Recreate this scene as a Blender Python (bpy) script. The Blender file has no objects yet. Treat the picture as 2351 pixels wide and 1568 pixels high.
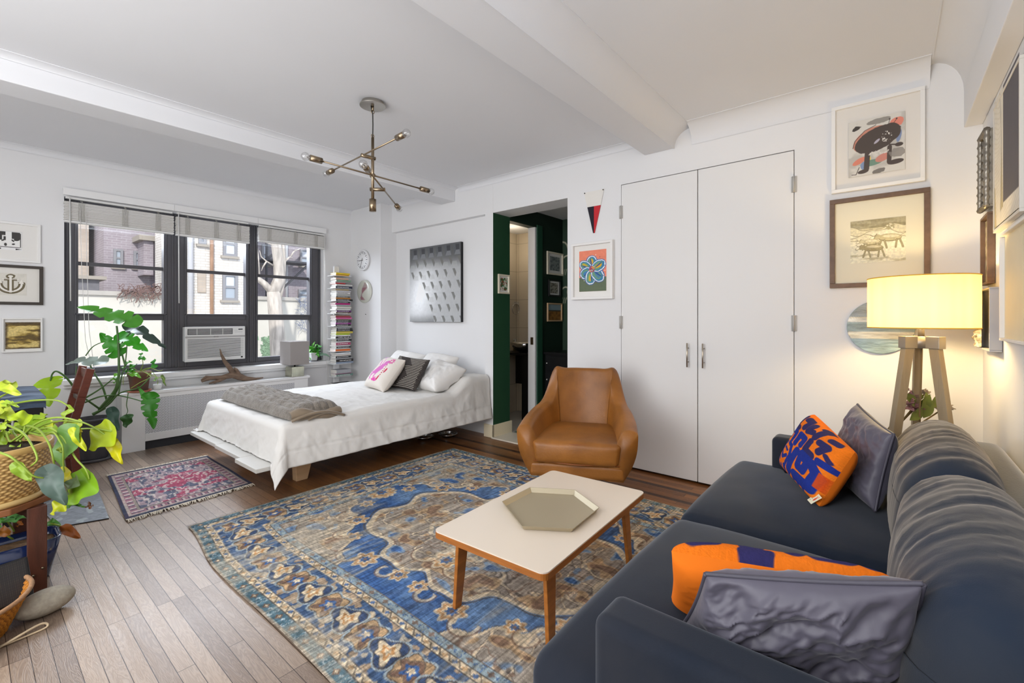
import bpy, bmesh, math, random
import numpy as np
from mathutils import Vector, Matrix
random.seed(7); rng = np.random.default_rng(7)
PI = math.pi
sc = bpy.context.scene
COL = sc.collection

# ---------------------------------------------------------------- camera
CAM_Z = 1.3; FPX = 1048.0; CX = 1175.5; HY = 731.0; YAW = math.radians(39.7)
FX, FY = math.cos(YAW), math.sin(YAW); RX, RY = math.sin(YAW), -math.cos(YAW)
def ray(u, v):
    s = (u-CX)/FPX
    return (FX+s*RX, FY+s*RY, (HY-v)/FPX)
def W(u, v, d):            # point of the room at depth d on a measured sight line
    r = ray(u, v); return Vector((r[0]*d, r[1]*d, CAM_Z+r[2]*d))
def WX(u, v, x):
    r = ray(u, v); return W(u, v, x/r[0])
def WY(u, v, y):
    r = ray(u, v); return W(u, v, y/r[1])
def WZ(u, v, z):
    r = ray(u, v); return W(u, v, (z-CAM_Z)/r[2])
cd = bpy.data.cameras.new('camera'); cam = bpy.data.objects.new('camera', cd); COL.objects.link(cam)
cam.location = (0, 0, CAM_Z); cam.rotation_euler = (PI/2, 0, YAW-PI/2)
cd.sensor_width = 36; cd.lens = 36*FPX/2351; cd.shift_y = -53/2351; cd.clip_start = .02
sc.camera = cam

# ---------------------------------------------------------------- colour, noise
def lin(c):
    if isinstance(c, str):
        c = c.lstrip('#'); c = [int(c[i:i+2], 16)/255 for i in (0, 2, 4)]
    return tuple(((x/12.92) if x <= .04045 else ((x+.055)/1.055)**2.4) for x in c[:3])
def vnoise(x, y, z=0., seed=0):
    x = np.asarray(x, float); y = np.asarray(y, float); z = np.zeros_like(x)+z
    xi, yi, zi = np.floor(x), np.floor(y), np.floor(z)
    fx, fy, fz = x-xi, y-yi, z-zi
    fx = fx*fx*(3-2*fx); fy = fy*fy*(3-2*fy); fz = fz*fz*(3-2*fz)
    def h(a, b, c):
        n = np.sin(a*127.1+b*311.7+c*74.7+seed*17.13)*43758.5453
        return n-np.floor(n)
    def L(a, b, t): return a+(b-a)*t
    c = [[[h(xi+i, yi+j, zi+k) for k in (0, 1)] for j in (0, 1)] for i in (0, 1)]
    return L(L(L(c[0][0][0], c[1][0][0], fx), L(c[0][1][0], c[1][1][0], fx), fy),
             L(L(c[0][0][1], c[1][0][1], fx), L(c[0][1][1], c[1][1][1], fx), fy), fz)
def fbm(x, y, z=0., o=4, seed=0):
    s = 0; a = .5; f = 1.
    for i in range(o):
        s = s+a*vnoise(np.asarray(x)*f, np.asarray(y)*f, np.asarray(z)*f, seed+i); a *= .5; f *= 2.03
    return s/(1-.5**o)
def sstep(a, b, x):
    t = np.clip((x-a)/(b-a), 0, 1); return t*t*(3-2*t)

# ---------------------------------------------------------------- materials
MATS = {}
def nd(nt, t, **kw):
    n = nt.nodes.new(t)
    for k, v in kw.items():
        if k in n.inputs: n.inputs[k].default_value = v
        else: setattr(n, k, v)
    return n
def mat(name, col='#cccccc', rough=.5, metal=0., var=0., vscale=8., col2=None, stretch=(1, 1, 1), bump=0., bscale=60., bstretch=None,
        attr=False, spec=.5, emit=None, estr=0., sheen=0., trans=0., coat=0., alpha=1., detail=4.):
    if name in MATS: return MATS[name]
    m = bpy.data.materials.new(name); m.use_nodes = True; nt = m.node_tree; L = nt.links
    b = nt.nodes['Principled BSDF']; c = lin(col)
    b.inputs['Roughness'].default_value = rough; b.inputs['Metallic'].default_value = metal
    b.inputs['Specular IOR Level'].default_value = spec; b.inputs['Alpha'].default_value = alpha
    b.inputs['Base Color'].default_value = (*c, 1)
    if sheen: b.inputs['Sheen Weight'].default_value = sheen; b.inputs['Sheen Roughness'].default_value = .4
    if trans: b.inputs['Transmission Weight'].default_value = trans
    if coat: b.inputs['Coat Weight'].default_value = coat; b.inputs['Coat Roughness'].default_value = .15
    tc = nd(nt, 'ShaderNodeTexCoord')
    src = None
    if attr:
        a = nd(nt, 'ShaderNodeAttribute', attribute_name='Col'); src = a.outputs['Color']; L.new(src, b.inputs['Base Color'])
    if var or col2:
        mp = nd(nt, 'ShaderNodeMapping'); mp.inputs['Scale'].default_value = stretch; L.new(tc.outputs['Object'], mp.inputs['Vector'])
        n = nd(nt, 'ShaderNodeTexNoise', Scale=vscale, Detail=detail); L.new(mp.outputs[0], n.inputs['Vector'])
        r = nd(nt, 'ShaderNodeMapRange'); r.inputs['From Min'].default_value = .3; r.inputs['From Max'].default_value = .7
        L.new(n.outputs['Fac'], r.inputs['Value'])
        mx = nd(nt, 'ShaderNodeMix', data_type='RGBA')
        if attr:
            mx.blend_type = 'MULTIPLY'; mx.inputs[0].default_value = 1
            r.inputs['To Min'].default_value = 1-var; r.inputs['To Max'].default_value = 1+var*.3
            L.new(src, mx.inputs[6]); L.new(r.outputs[0], mx.inputs[7])
        else:
            c2 = lin(col2) if col2 else tuple(x*(1-var) for x in c)
            mx.inputs[6].default_value = (*c, 1); mx.inputs[7].default_value = (*c2, 1); L.new(r.outputs[0], mx.inputs[0])
        L.new(mx.outputs[2], b.inputs['Base Color'])
    if bump:
        mp2 = nd(nt, 'ShaderNodeMapping'); mp2.inputs['Scale'].default_value = bstretch or stretch; L.new(tc.outputs['Object'], mp2.inputs['Vector'])
        n2 = nd(nt, 'ShaderNodeTexNoise', Scale=bscale, Detail=3.); L.new(mp2.outputs[0], n2.inputs['Vector'])
        bp = nd(nt, 'ShaderNodeBump', Strength=bump, Distance=.01); L.new(n2.outputs['Fac'], bp.inputs['Height']); L.new(bp.outputs[0], b.inputs['Normal'])
    if emit:
        b.inputs['Emission Color'].default_value = (*lin(emit), 1); b.inputs['Emission Strength'].default_value = estr
    MATS[name] = m; return m

# ---------------------------------------------------------------- mesh collector
class MB:
    def __init__(s): s.v = []; s.f = []; s.sm = []
    def add(s, vs, fs, smooth=False):
        o = len(s.v); s.v += [tuple(p) for p in vs]; s.f += [tuple(i+o for i in f) for f in fs]; s.sm += [smooth]*len(fs); return s
    def box(s, x0, y0, z0, x1, y1, z1, M=None):
        vs = [Vector((x, y, z)) for z in (z0, z1) for y in (y0, y1) for x in (x0, x1)]
        if M is not None: vs = [M @ p for p in vs]
        return s.add(vs, [(0, 2, 3, 1), (4, 5, 7, 6), (0, 1, 5, 4), (2, 6, 7, 3), (0, 4, 6, 2), (1, 3, 7, 5)])
    def bar(s, a, b, w, h=None, up=(0, 0, 1), w2=None, h2=None):
        a, b = Vector(a), Vector(b); h = h or w; w2 = w2 or w; h2 = h2 or h; d = (b-a).normalized(); u = Vector(up)
        if abs(d.dot(u)) > .98: u = Vector((0, 1, 0))
        x = d.cross(u).normalized(); y = x.cross(d).normalized()
        vs = [p+x*sx*ww/2+y*sy*hh/2 for p, ww, hh in ((a, w, h), (b, w2, h2)) for sx, sy in ((-1, -1), (1, -1), (1, 1), (-1, 1))]
        return s.add(vs, [(0, 3, 2, 1), (4, 5, 6, 7), (0, 1, 5, 4), (1, 2, 6, 5), (2, 3, 7, 6), (3, 0, 4, 7)])
    def tube(s, pts, r, n=8, cap=True, closed=False):
        pts = [Vector(p) for p in pts]; N = len(pts); rs = r if isinstance(r, (list, tuple)) else [r]*N
        vs = []; pu = None
        for i, p in enumerate(pts):
            if closed: d = (pts[(i+1) % N]-pts[i-1]).normalized()
            else: d = (pts[min(i+1, N-1)]-pts[max(i-1, 0)]).normalized()
            if pu is None:
                u = Vector((0, 0, 1)) if abs(d.z) < .9 else Vector((1, 0, 0))
            else: u = pu
            x = d.cross(u)
            x = x.normalized() if x.length > 1e-6 else Vector((1, 0, 0)); u = x.cross(d).normalized(); pu = u
            for k in range(n):
                t = 2*PI*k/n; vs.append(p+(x*math.cos(t)+u*math.sin(t))*rs[i])
        fs = []
        for i in range(N if closed else N-1):
            a = i*n; b = ((i+1) % N)*n
            for k in range(n): fs.append((a+k, a+(k+1) % n, b+(k+1) % n, b+k))
        if cap and not closed: fs.append(tuple(range(n))[::-1]); fs.append(tuple((N-1)*n+k for k in range(n)))
        return s.add(vs, fs, True)
    def lathe(s, prof, c=(0, 0, 0), n=32, M=None, sx=1., sy=1., smooth=True, caps=True):
        vs = []; c = Vector(c)
        for r, z in prof:
            for k in range(n):
                t = 2*PI*k/n; p = Vector((r*math.cos(t)*sx, r*math.sin(t)*sy, z))
                vs.append((M @ p if M is not None else p)+c)
        fs = [(i*n+k, i*n+(k+1) % n, (i+1)*n+(k+1) % n, (i+1)*n+k) for i in range(len(prof)-1) for k in range(n)]
        if caps and prof[0][0] > 1e-5: fs.append(tuple(range(n))[::-1])
        if caps and prof[-1][0] > 1e-5: fs.append(tuple((len(prof)-1)*n+k for k in range(n)))
        return s.add(vs, fs, smooth)
    def prism(s, poly, z0, z1, M=None, poly2=None):
        n = len(poly); q = poly2 or poly
        vs = [Vector((x, y, z0)) for x, y in poly]+[Vector((x, y, z1)) for x, y in q]
        if M is not None: vs = [M @ p for p in vs]
        return s.add(vs, [tuple(range(n))[::-1], tuple(range(n, 2*n))]+[(i, (i+1) % n, n+(i+1) % n, n+i) for i in range(n)])
    def sphere(s, c, r, n=12, m=8, sc3=(1, 1, 1), M=None):
        vs = []; c = Vector(c)
        for i in range(m+1):
            ph = PI*i/m
            for k in range(n):
                t = 2*PI*k/n; p = Vector((math.sin(ph)*math.cos(t)*sc3[0], math.sin(ph)*math.sin(t)*sc3[1], math.cos(ph)*sc3[2]))*r
                vs.append((M @ p if M is not None else p)+c)
        return s.add(vs, [(i*n+k, (i+1)*n+k, (i+1)*n+(k+1) % n, i*n+(k+1) % n) for i in range(m) for k in range(n)], True)
    def grid(s, P, closed_u=False, smooth=True):     # P[i][j] or array (ni,nj,3)
        P = np.asarray(P, float); ni, nj = P.shape[:2]; fs = []
        for i in range(ni-1):
            for j in range(nj if closed_u else nj-1):
                fs.append((i*nj+j, i*nj+(j+1) % nj, (i+1)*nj+(j+1) % nj, (i+1)*nj+j))
        return s.add([tuple(p) for p in P.reshape(-1, 3)], fs, smooth)
    def build(s, name, m, parent=None, bevel=0., seg=2, subsurf=0, solid=0., merge=False, soff=-1):
        me = bpy.data.meshes.new(name); me.from_pydata(s.v, [], s.f); me.polygons.foreach_set('use_smooth', s.sm)
        bm = bmesh.new(); bm.from_mesh(me)
        if merge: bmesh.ops.remove_doubles(bm, verts=bm.verts, dist=1e-5)
        bmesh.ops.recalc_face_normals(bm, faces=bm.faces) if len(bm.faces) < 60000 else None
        bm.to_mesh(me); bm.free()
        if m: me.materials.append(m)
        o = bpy.data.objects.new(name, me); COL.objects.link(o)
        if parent: o.parent = parent
        if bevel:
            b = o.modifiers.new('b', 'BEVEL'); b.width = bevel; b.segments = seg; b.limit_method = 'ANGLE'; b.angle_limit = .6; b.harden_normals = False
        if solid:
            q = o.modifiers.new('s', 'SOLIDIFY'); q.thickness = solid; q.offset = soff
        if subsurf:
            q = o.modifiers.new('u', 'SUBSURF'); q.levels = q.render_levels = subsurf
        return o
def B(): return MB()
def tag(o, label=None, cat=None, group=None, kind=None):
    if label: o['label'] = label
    if cat: o['category'] = cat
    if group: o['group'] = group
    if kind: o['kind'] = kind
    return o
def struct(o): o['kind'] = 'structure'; return o
def thing(name, label, cat, loc=(0, 0, 0), rotz=0., group=None, M=None):
    o = bpy.data.objects.new(name, None); COL.objects.link(o); o.empty_display_size = .05
    if M is not None: o.matrix_world = M
    else: o.location = loc; o.rotation_euler = (0, 0, rotz)
    return tag(o, label, cat, group)
def copy_tree(o, parent=None):
    c = o.copy(); COL.objects.link(c)
    if parent: c.parent = parent
    for ch in list(o.children): copy_tree(ch, c)
    return c
def gridmesh(name, P, m, parent=None, col=None, smooth=True, flip=False):      # fast numpy grid with colours
    P = np.asarray(P, float); ni, nj = P.shape[:2]
    I = np.arange(ni*nj).reshape(ni, nj)
    F = np.stack([I[:-1, :-1], I[:-1, 1:], I[1:, 1:], I[1:, :-1]], -1).reshape(-1, 4)
    if flip: F = F[:, ::-1]
    me = bpy.data.meshes.new(name); me.vertices.add(ni*nj); me.vertices.foreach_set('co', P.reshape(-1))
    me.loops.add(F.size); me.loops.foreach_set('vertex_index', F.reshape(-1).astype('i4'))
    me.polygons.add(len(F)); me.polygons.foreach_set('loop_start', np.arange(0, F.size, 4, dtype='i4'))
    me.polygons.foreach_set('use_smooth', np.full(len(F), smooth)); me.update(calc_edges=True)
    if col is not None:
        a = me.color_attributes.new('Col', 'FLOAT_COLOR', 'POINT'); c = np.ones((ni*nj, 4), 'f4')
        x = np.clip(np.asarray(col).reshape(-1, 3), 0, 1); c[:, :3] = np.where(x <= .04045, x/12.92, ((x+.055)/1.055)**2.4)
        a.data.foreach_set('color', c.reshape(-1))
    me.materials.append(m); o = bpy.data.objects.new(name, me); COL.objects.link(o)
    if parent: o.parent = parent
    return o
class Cv:            # a painted surface: x in 0..1 (left to right), y in 0..H (bottom to top)
    def __init__(s, w, h, n, bg='#ffffff'):
        s.w, s.h = w, h; s.H = h/w; s.nx = n; s.ny = max(2, int(n*s.H))
        s.Y, s.X = np.meshgrid(np.linspace(0, s.H, s.ny), np.linspace(0, 1, s.nx), indexing='ij')
        s.C = np.zeros((s.ny, s.nx, 3))+s.c(bg); s.e = 1.2/n
    def c(s, c):
        if isinstance(c, str): c = c.lstrip('#'); c = [int(c[i:i+2], 16)/255 for i in (0, 2, 4)]
        return np.array(c[:3], float)
    def put(s, m, c, a=1.):
        m = np.clip(m, 0, 1)[..., None]*a; s.C = s.C*(1-m)+(s.c(c) if not isinstance(c, np.ndarray) else c)*m; return s
    def sdf(s, d, c, a=1.): return s.put(.5-d/s.e, c, a)
    def rect(s, x0, y0, x1, y1, c, a=1.): return s.sdf(np.maximum(np.maximum(x0-s.X, s.X-x1), np.maximum(y0-s.Y, s.Y-y1)), c, a)
    def ell(s, cx, cy, rx, ry, c, ang=0., a=1., wob=0.):
        t = math.radians(ang); dx, dy = s.X-cx, s.Y-cy; u = dx*math.cos(t)+dy*math.sin(t); v = -dx*math.sin(t)+dy*math.cos(t)
        k = np.sqrt((u/rx)**2+(v/ry)**2)
        if wob: k = k*(1+wob*(fbm(s.X*14, s.Y*14, 0, 3)-.5))
        return s.sdf((k-1)*min(rx, ry), c, a)
    def line(s, pts, wd, c, a=1.):
        d = np.full(s.X.shape, 9.)
        for (x0, y0), (x1, y1) in zip(pts[:-1], pts[1:]):
            vx, vy = x1-x0, y1-y0; t = np.clip(((s.X-x0)*vx+(s.Y-y0)*vy)/(vx*vx+vy*vy+1e-12), 0, 1)
            d = np.minimum(d, np.hypot(s.X-x0-t*vx, s.Y-y0-t*vy))
        return s.sdf(d-wd/2, c, a)
    def poly(s, pts, c, a=1.):
        ins = np.zeros(s.X.shape, bool); n = len(pts)
        for i in range(n):
            (x0, y0), (x1, y1) = pts[i], pts[(i+1) % n]
            if y0 == y1: continue
            ins ^= ((s.Y >= min(y0, y1)) & (s.Y < max(y0, y1)) & (s.X < x0+(s.Y-y0)*(x1-x0)/(y1-y0)))
        return s.put(ins.astype(float), c, a)
    def noise(s, k, f=20, seed=0, sx=1., sy=1.):
        s.C = np.clip(s.C*(1+k*(fbm(s.X*f*sx, s.Y*f*sy, 0, 4, seed)-.5)[..., None]), 0, 1); return s
    def mesh(s, name, parent, z=0., m=None, x0=None, y0=None):
        x0 = -s.w/2 if x0 is None else x0; y0 = -s.h/2 if y0 is None else y0
        P = np.stack([s.X*s.w+x0, s.Y*s.w+y0, np.zeros_like(s.X)+z], -1)
        return gridmesh(name, P, m or M_PAINT, parent, s.C)
M_PAINT = mat('painted surface', attr=True, rough=.6)

def soft_box(sx, sy, sz, r, n=10, puff=(0, 0, 0), fn=None, rim=3):
    """closed rounded box centred on the origin; puff bulges the three face pairs"""
    h = np.array([sx, sy, sz])/2; r = min(r, *(h*.999))
    def ax(H):
        t = np.array([math.tan(a)/math.tan(PI/4) for a in np.linspace(0, PI/4, rim+1)])
        e = H-r+t*r; m = np.linspace(-(H-r), H-r, n+1)
        return np.concatenate([-e[::-1], m[1:-1], e])
    A = [ax(q) for q in h]; vs = []; fs = []; key = {}
    def vid(p):
        k = (round(p[0], 6), round(p[1], 6), round(p[2], 6))
        if k not in key: key[k] = len(vs); vs.append(p)
        return key[k]
    for a in range(3):
        b, c = (a+1) % 3, (a+2) % 3
        for s in (-1, 1):
            g = []
            for u in A[b]:
                row = []
                for v in A[c]:
                    p = [0, 0, 0]; p[a] = s*h[a]; p[b] = u; p[c] = v; row.append(vid(tuple(p)))
                g.append(row)
            for i in range(len(g)-1):
                for j in range(len(g[0])-1):
                    q = (g[i][j], g[i+1][j], g[i+1][j+1], g[i][j+1]); fs.append(q if s > 0 else q[::-1])
    P = np.array(vs); inner = np.clip(P, -(h-r), h-r); d = P-inner
    ln = np.linalg.norm(d, axis=1, keepdims=True); P = inner+d/np.maximum(ln, 1e-9)*r
    U = P/h; w = np.clip(1-U**2, 0, 1)
    Q = P.copy()
    for a in range(3):
        if puff[a]: Q[:, a] += np.sign(P[:, a])*puff[a]*(np.abs(U[:, a])**1.5)*w[:, (a+1) % 3]**.6*w[:, (a+2) % 3]**.6
    if fn is not None: Q = fn(Q, U)
    m = MB(); m.add([tuple(p) for p in Q], fs, True); return m

def patch_pillow(name, c, t, m, parent=None, n=40, pinch=.06, wr=.006, seed=0, cv=None, both=False, power=.55, wf=7., sag=0., pipe=None):
    """cushion spanned by four corner points c=[bl,br,tr,tl]; thickness t; front face towards the normal"""
    c = [np.array(q, float) for q in c]; u = np.linspace(0, 1, n); V, U = np.meshgrid(u, u, indexing='ij')
    def base(U, V): return ((1-U)*(1-V))[..., None]*c[0]+(U*(1-V))[..., None]*c[1]+(U*V)[..., None]*c[2]+((1-U)*V)[..., None]*c[3]
    nrm = np.cross(c[1]-c[0], c[3]-c[0]); nrm /= np.linalg.norm(nrm)
    a, b = 2*U-1, 2*V-1
    # edges pull in between the corners
    U2 = U-np.sign(a)*pinch*(np.abs(a)**3)*(1-b**2)*.5; V2 = V-np.sign(b)*pinch*(np.abs(b)**3)*(1-a**2)*.5
    th = t/2*np.clip((1-a**4)*(1-b**4), 0, 1)**power
    P0 = base(U2, V2); S = max(np.linalg.norm(c[1]-c[0]), .1)
    fs = []
    for sgn in (1, -1):
        nz = fbm(U*wf*.45+3*sgn, V*wf*.45, 0, 3, seed+sgn)-.5; rid = -np.abs(fbm(U*wf*.5+V*wf*.35+9, V*wf*.30-U*wf*.2+5*sgn, 0, 4, seed+5)-.5)**.8
        e = np.clip((1-a**6)*(1-b**6), 0, 1)
        off = sgn*th+sgn*wr*(nz*2+rid*3)*e
        P = P0+off[..., None]*nrm
        P[..., 2] -= sag*e*(1-b**2)*0
        fs.append(P)
    def piping(par):
        for sl in ((slice(None), -1), (slice(None), 0), (-1, slice(None)), (0, slice(None))): B().tube([tuple(p) for p in P0[sl]], .0055, 6).build('piping', pipe, par)
    if cv is not None:
        o = gridmesh(name, fs[0], m, parent, cv if not isinstance(cv, Cv) else cv.C)
        back = gridmesh(name+'_back', fs[1], both or m, None, flip=True); return o, back
    mb = MB(); mb.grid(fs[0]); mb.grid(fs[1][:, ::-1]); o = mb.build(name, m, parent, merge=True)
    if pipe: piping(o)
    return o
# ================================================================ materials of the room
WHITE = mat('white plaster', '#e9e9ea', .85, var=.02, vscale=1.5, bump=.08, bscale=18)
CEIL = mat('ceiling plaster', '#e6e7ea', .9, var=.02, vscale=1.2, bump=.06, bscale=10)
TRIMW = mat('white gloss paint', '#ececec', .45)
CREAM = mat('cream baseboard paint', '#efe3c4', .5)
GREEN = mat('dark green wall paint', '#1f4a30', .6, bump=.05)
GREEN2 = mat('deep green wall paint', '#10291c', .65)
DGREY = mat('charcoal aluminium', '#504f54', .45, var=.1, vscale=3)
DGREY2 = mat('dark recess', '#2b2c31', .6)
BLACKM = mat('black lacquer', '#101012', .35)
STEEL = mat('brushed nickel', '#b9b0a2', .3, 1.)
BRONZE = mat('antique brushed metal', '#8a7b66', .32, 1.)
CHROME = mat('polished steel', '#d0d0d0', .12, 1.)
WHITEP = mat('white plastic', '#e4e4e2', .4)

def floor_material():
    m = bpy.data.materials.new('glare-washed oak boards'); m.use_nodes = True; nt = m.node_tree; L = nt.links; b = nt.nodes['Principled BSDF']
    tc = nd(nt, 'ShaderNodeTexCoord'); mp = nd(nt, 'ShaderNodeMapping'); mp.inputs['Rotation'].default_value = (0, 0, PI/2)
    L.new(tc.outputs['Object'], mp.inputs['Vector'])
    br = nd(nt, 'ShaderNodeTexBrick', Scale=1.); br.offset = .37; br.offset_frequency = 3
    br.inputs['Brick Width'].default_value = .85; br.inputs['Row Height'].default_value = .056; br.inputs['Mortar Size'].default_value = .0013
    br.inputs['Mortar Smooth'].default_value = .2
    br.inputs['Color1'].default_value = (0, 0, 0, 1); br.inputs['Color2'].default_value = (1, 1, 1, 1); br.inputs['Mortar'].default_value = (.5, .5, .5, 1)
    L.new(mp.outputs[0], br.inputs['Vector'])
    # grain
    mg = nd(nt, 'ShaderNodeMapping'); mg.inputs['Scale'].default_value = (22, 2.2, 1); L.new(tc.outputs['Object'], mg.inputs['Vector'])
    ad = nd(nt, 'ShaderNodeVectorMath', operation='ADD'); L.new(mg.outputs[0], ad.inputs[0])
    sc_ = nd(nt, 'ShaderNodeVectorMath', operation='SCALE'); sc_.inputs['Scale'].default_value = 37.; L.new(br.outputs['Color'], sc_.inputs[0]); L.new(sc_.outputs[0], ad.inputs[1])
    ng = nd(nt, 'ShaderNodeTexNoise', Scale=1.4, Detail=5., Distortion=1.6); L.new(ad.outputs[0], ng.inputs['Vector'])
    wv = nd(nt, 'ShaderNodeMath', operation='MULTIPLY'); wv.inputs[1].default_value = 9.; L.new(ng.outputs['Fac'], wv.inputs[0])
    fr = nd(nt, 'ShaderNodeMath', operation='PINGPONG'); fr.inputs[1].default_value = .5; L.new(wv.outputs[0], fr.inputs[0])
    cr = nd(nt, 'ShaderNodeValToRGB'); e = cr.color_ramp.elements
    e[0].position = 0; e[0].color = (*lin('#5a3518'), 1); e[1].position = 1; e[1].color = (*lin('#ab733e'), 1)
    mixb = nd(nt, 'ShaderNodeMath', operation='MULTIPLY_ADD'); mixb.inputs[1].default_value = .5; L.new(fr.outputs[0], mixb.inputs[0])
    bw = nd(nt, 'ShaderNodeMath', operation='MULTIPLY'); bw.inputs[1].default_value = .45; L.new(br.outputs['Color'], bw.inputs[0]); L.new(bw.outputs[0], mixb.inputs[2])
    L.new(mixb.outputs[0], cr.inputs[0])
    # pale grey wash on the left: window glare painted into the board colour
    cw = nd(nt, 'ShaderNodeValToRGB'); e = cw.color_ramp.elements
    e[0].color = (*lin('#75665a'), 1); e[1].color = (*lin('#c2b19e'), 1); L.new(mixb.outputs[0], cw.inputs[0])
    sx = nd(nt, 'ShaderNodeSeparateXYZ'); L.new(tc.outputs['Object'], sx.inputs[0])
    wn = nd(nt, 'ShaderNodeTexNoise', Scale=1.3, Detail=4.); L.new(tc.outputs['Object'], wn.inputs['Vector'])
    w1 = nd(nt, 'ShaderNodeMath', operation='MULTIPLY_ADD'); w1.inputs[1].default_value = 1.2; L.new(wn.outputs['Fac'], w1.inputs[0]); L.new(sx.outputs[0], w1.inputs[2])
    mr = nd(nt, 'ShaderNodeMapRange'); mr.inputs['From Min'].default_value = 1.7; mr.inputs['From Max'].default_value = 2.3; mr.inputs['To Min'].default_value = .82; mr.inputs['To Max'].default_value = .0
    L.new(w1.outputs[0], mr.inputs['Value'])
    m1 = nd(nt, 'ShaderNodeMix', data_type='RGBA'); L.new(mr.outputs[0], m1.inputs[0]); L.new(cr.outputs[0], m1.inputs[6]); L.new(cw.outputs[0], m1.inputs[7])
    # dark inlay strips beside the closet wall, seams
    prev = m1.outputs[2]
    for x0, x1 in ((3.24, 3.285), (3.43, 3.48)):
        a = nd(nt, 'ShaderNodeMath', operation='GREATER_THAN'); a.inputs[1].default_value = x0; L.new(sx.outputs[0], a.inputs[0])
        c = nd(nt, 'ShaderNodeMath', operation='LESS_THAN'); c.inputs[1].default_value = x1; L.new(sx.outputs[0], c.inputs[0])
        d = nd(nt, 'ShaderNodeMath', operation='MULTIPLY'); L.new(a.outputs[0], d.inputs[0]); L.new(c.outputs[0], d.inputs[1])
        mm = nd(nt, 'ShaderNodeMix', data_type='RGBA', blend_type='MIX'); L.new(d.outputs[0], mm.inputs[0]); L.new(prev, mm.inputs[6]); mm.inputs[7].default_value = (*lin('#3d2110'), 1); prev = mm.outputs[2]
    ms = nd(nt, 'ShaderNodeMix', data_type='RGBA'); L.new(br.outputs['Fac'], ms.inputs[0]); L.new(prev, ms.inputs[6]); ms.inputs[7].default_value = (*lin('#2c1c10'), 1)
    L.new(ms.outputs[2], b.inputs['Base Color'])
    rr = nd(nt, 'ShaderNodeMapRange'); rr.inputs['To Min'].default_value = .22; rr.inputs['To Max'].default_value = .45; L.new(wn.outputs['Fac'], rr.inputs['Value']); L.new(rr.outputs[0], b.inputs['Roughness'])
    bp = nd(nt, 'ShaderNodeBump', Strength=.25, Distance=.004)
    hs = nd(nt, 'ShaderNodeMath', operation='SUBTRACT'); L.new(mixb.outputs[0], hs.inputs[0]); L.new(br.outputs['Fac'], hs.inputs[1])
    L.new(hs.outputs[0], bp.inputs['Height']); L.new(bp.outputs[0], b.inputs['Normal'])
    return m

XB = 3.692; YW = 5.88; YR = -.401; HC = 2.815; XL = -2.6
# ---------------------------------------------------------------- shell
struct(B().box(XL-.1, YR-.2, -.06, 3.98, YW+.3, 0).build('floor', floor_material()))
struct(B().box(XL-.1, YR-.2, HC, 3.98, YW+.3, HC+.08).build('ceiling', CEIL))
# window wall with one wide opening (left of the three sashes) 
OX0, OX1, OZ0, OZ1 = .602, 3.115, .735, 2.43
w = B(); w.box(XL, YW, 0, OX0, YW+.22, HC).box(OX1, YW, 0, 3.98, YW+.22, HC).box(OX0, YW, 0, OX1, YW+.22, OZ0).box(OX0, YW, OZ1, OX1, YW+.22, HC)
struct(w.build('wall_left', WHITE))
struct(B().box(XL, YR-.15, 0, 3.98, YR, HC).build('wall_right', WHITE))
struct(B().box(XL-.15, YR-.15, 0, XL, YW+.22, HC).build('wall_front', WHITE))
# back wall: niche behind the bed, doorway, closet opening
DY0, DY1, DZ = 2.376, 3.333, 2.45; CY0, CY1, CZ = .516, 1.822, 2.472; NY1 = 5.162; XN = 3.765; XT = 3.975
w = B()
w.box(XB, YR-.15, 0, XT, CY0, HC)                   # right of the closet
w.box(XB, CY0, CZ, XT, CY1, HC); w.box(XB+.12, CY0, 0, XT, CY1, CZ)
w.box(XB, CY1, 0, XT, DY0, HC)
w.box(XB, DY0, DZ, XT, DY1, HC)
w.box(XB, DY1+.001, 0, XT, 3.45, HC)
w.box(XB, 3.45, 2.452, XT, NY1, HC); w.box(XN, 3.45, 0, XT, NY1, 2.452)
w.box(3.515, NY1, 0, XT, YW, HC)
struct(w.build('wall_back', WHITE))
# plaster beams, soffit and coves
def cove(axis, a0, a1, wall, sgn, r, zc=HC, n=8, rz=None):
    rz = rz or r; m = B(); pr = [(wall, zc-rz-.001)]+[(wall+sgn*(r-r*math.cos(t)), zc-(rz-rz*math.sin(t))) for t in np.linspace(0, PI/2, n)]
    g = [[((a, q, z) if axis == 'x' else (q, a, z)) for q, z in pr] for a in (a0, a1)]; m.grid(g)
    e = wall+sgn*r
    if axis == 'x': m.box(a0, min(e, e+sgn*.007), zc-.004, a1, max(e, e+sgn*.007), zc+.002)
    else: m.box(min(e, e+sgn*.007), a0, zc-.004, max(e, e+sgn*.007), a1, zc+.002)
    return m
m = B().box(XL, 1.353, 2.68, XB, 1.605, HC); struct(m.build('trim_1', CEIL, bevel=.006))
m = B().box(XL, 3.93, 2.67, XB, 4.18, HC); struct(m.build('trim_2', CEIL, bevel=.006))
m = B().box(XL, YR, 2.40, XB, -.324, HC); struct(m.build('trim_3', CEIL, bevel=.004))
for i, a in enumerate((('x', XL, XB-.0, 1.353, -1, .14), ('y', -.18, 1.215, XB, -1, .14), ('x', XL, XB, -.324, 1, .135, HC, 8, .2), ('y', 1.605, 3.86, XB, -1, .05), ('x', XL, XB, 3.93, -1, .08, HC, 8, .02),
                      ('x', XL, 3.515, YW, -1, .05), ('y', 4.18, YW, XB if False else 3.692, -1, .05), ('x', XL, XB, 1.605, 1, .03))):
    struct(cove(*a).build('trim_%d' % (4+i), CEIL))
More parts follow.
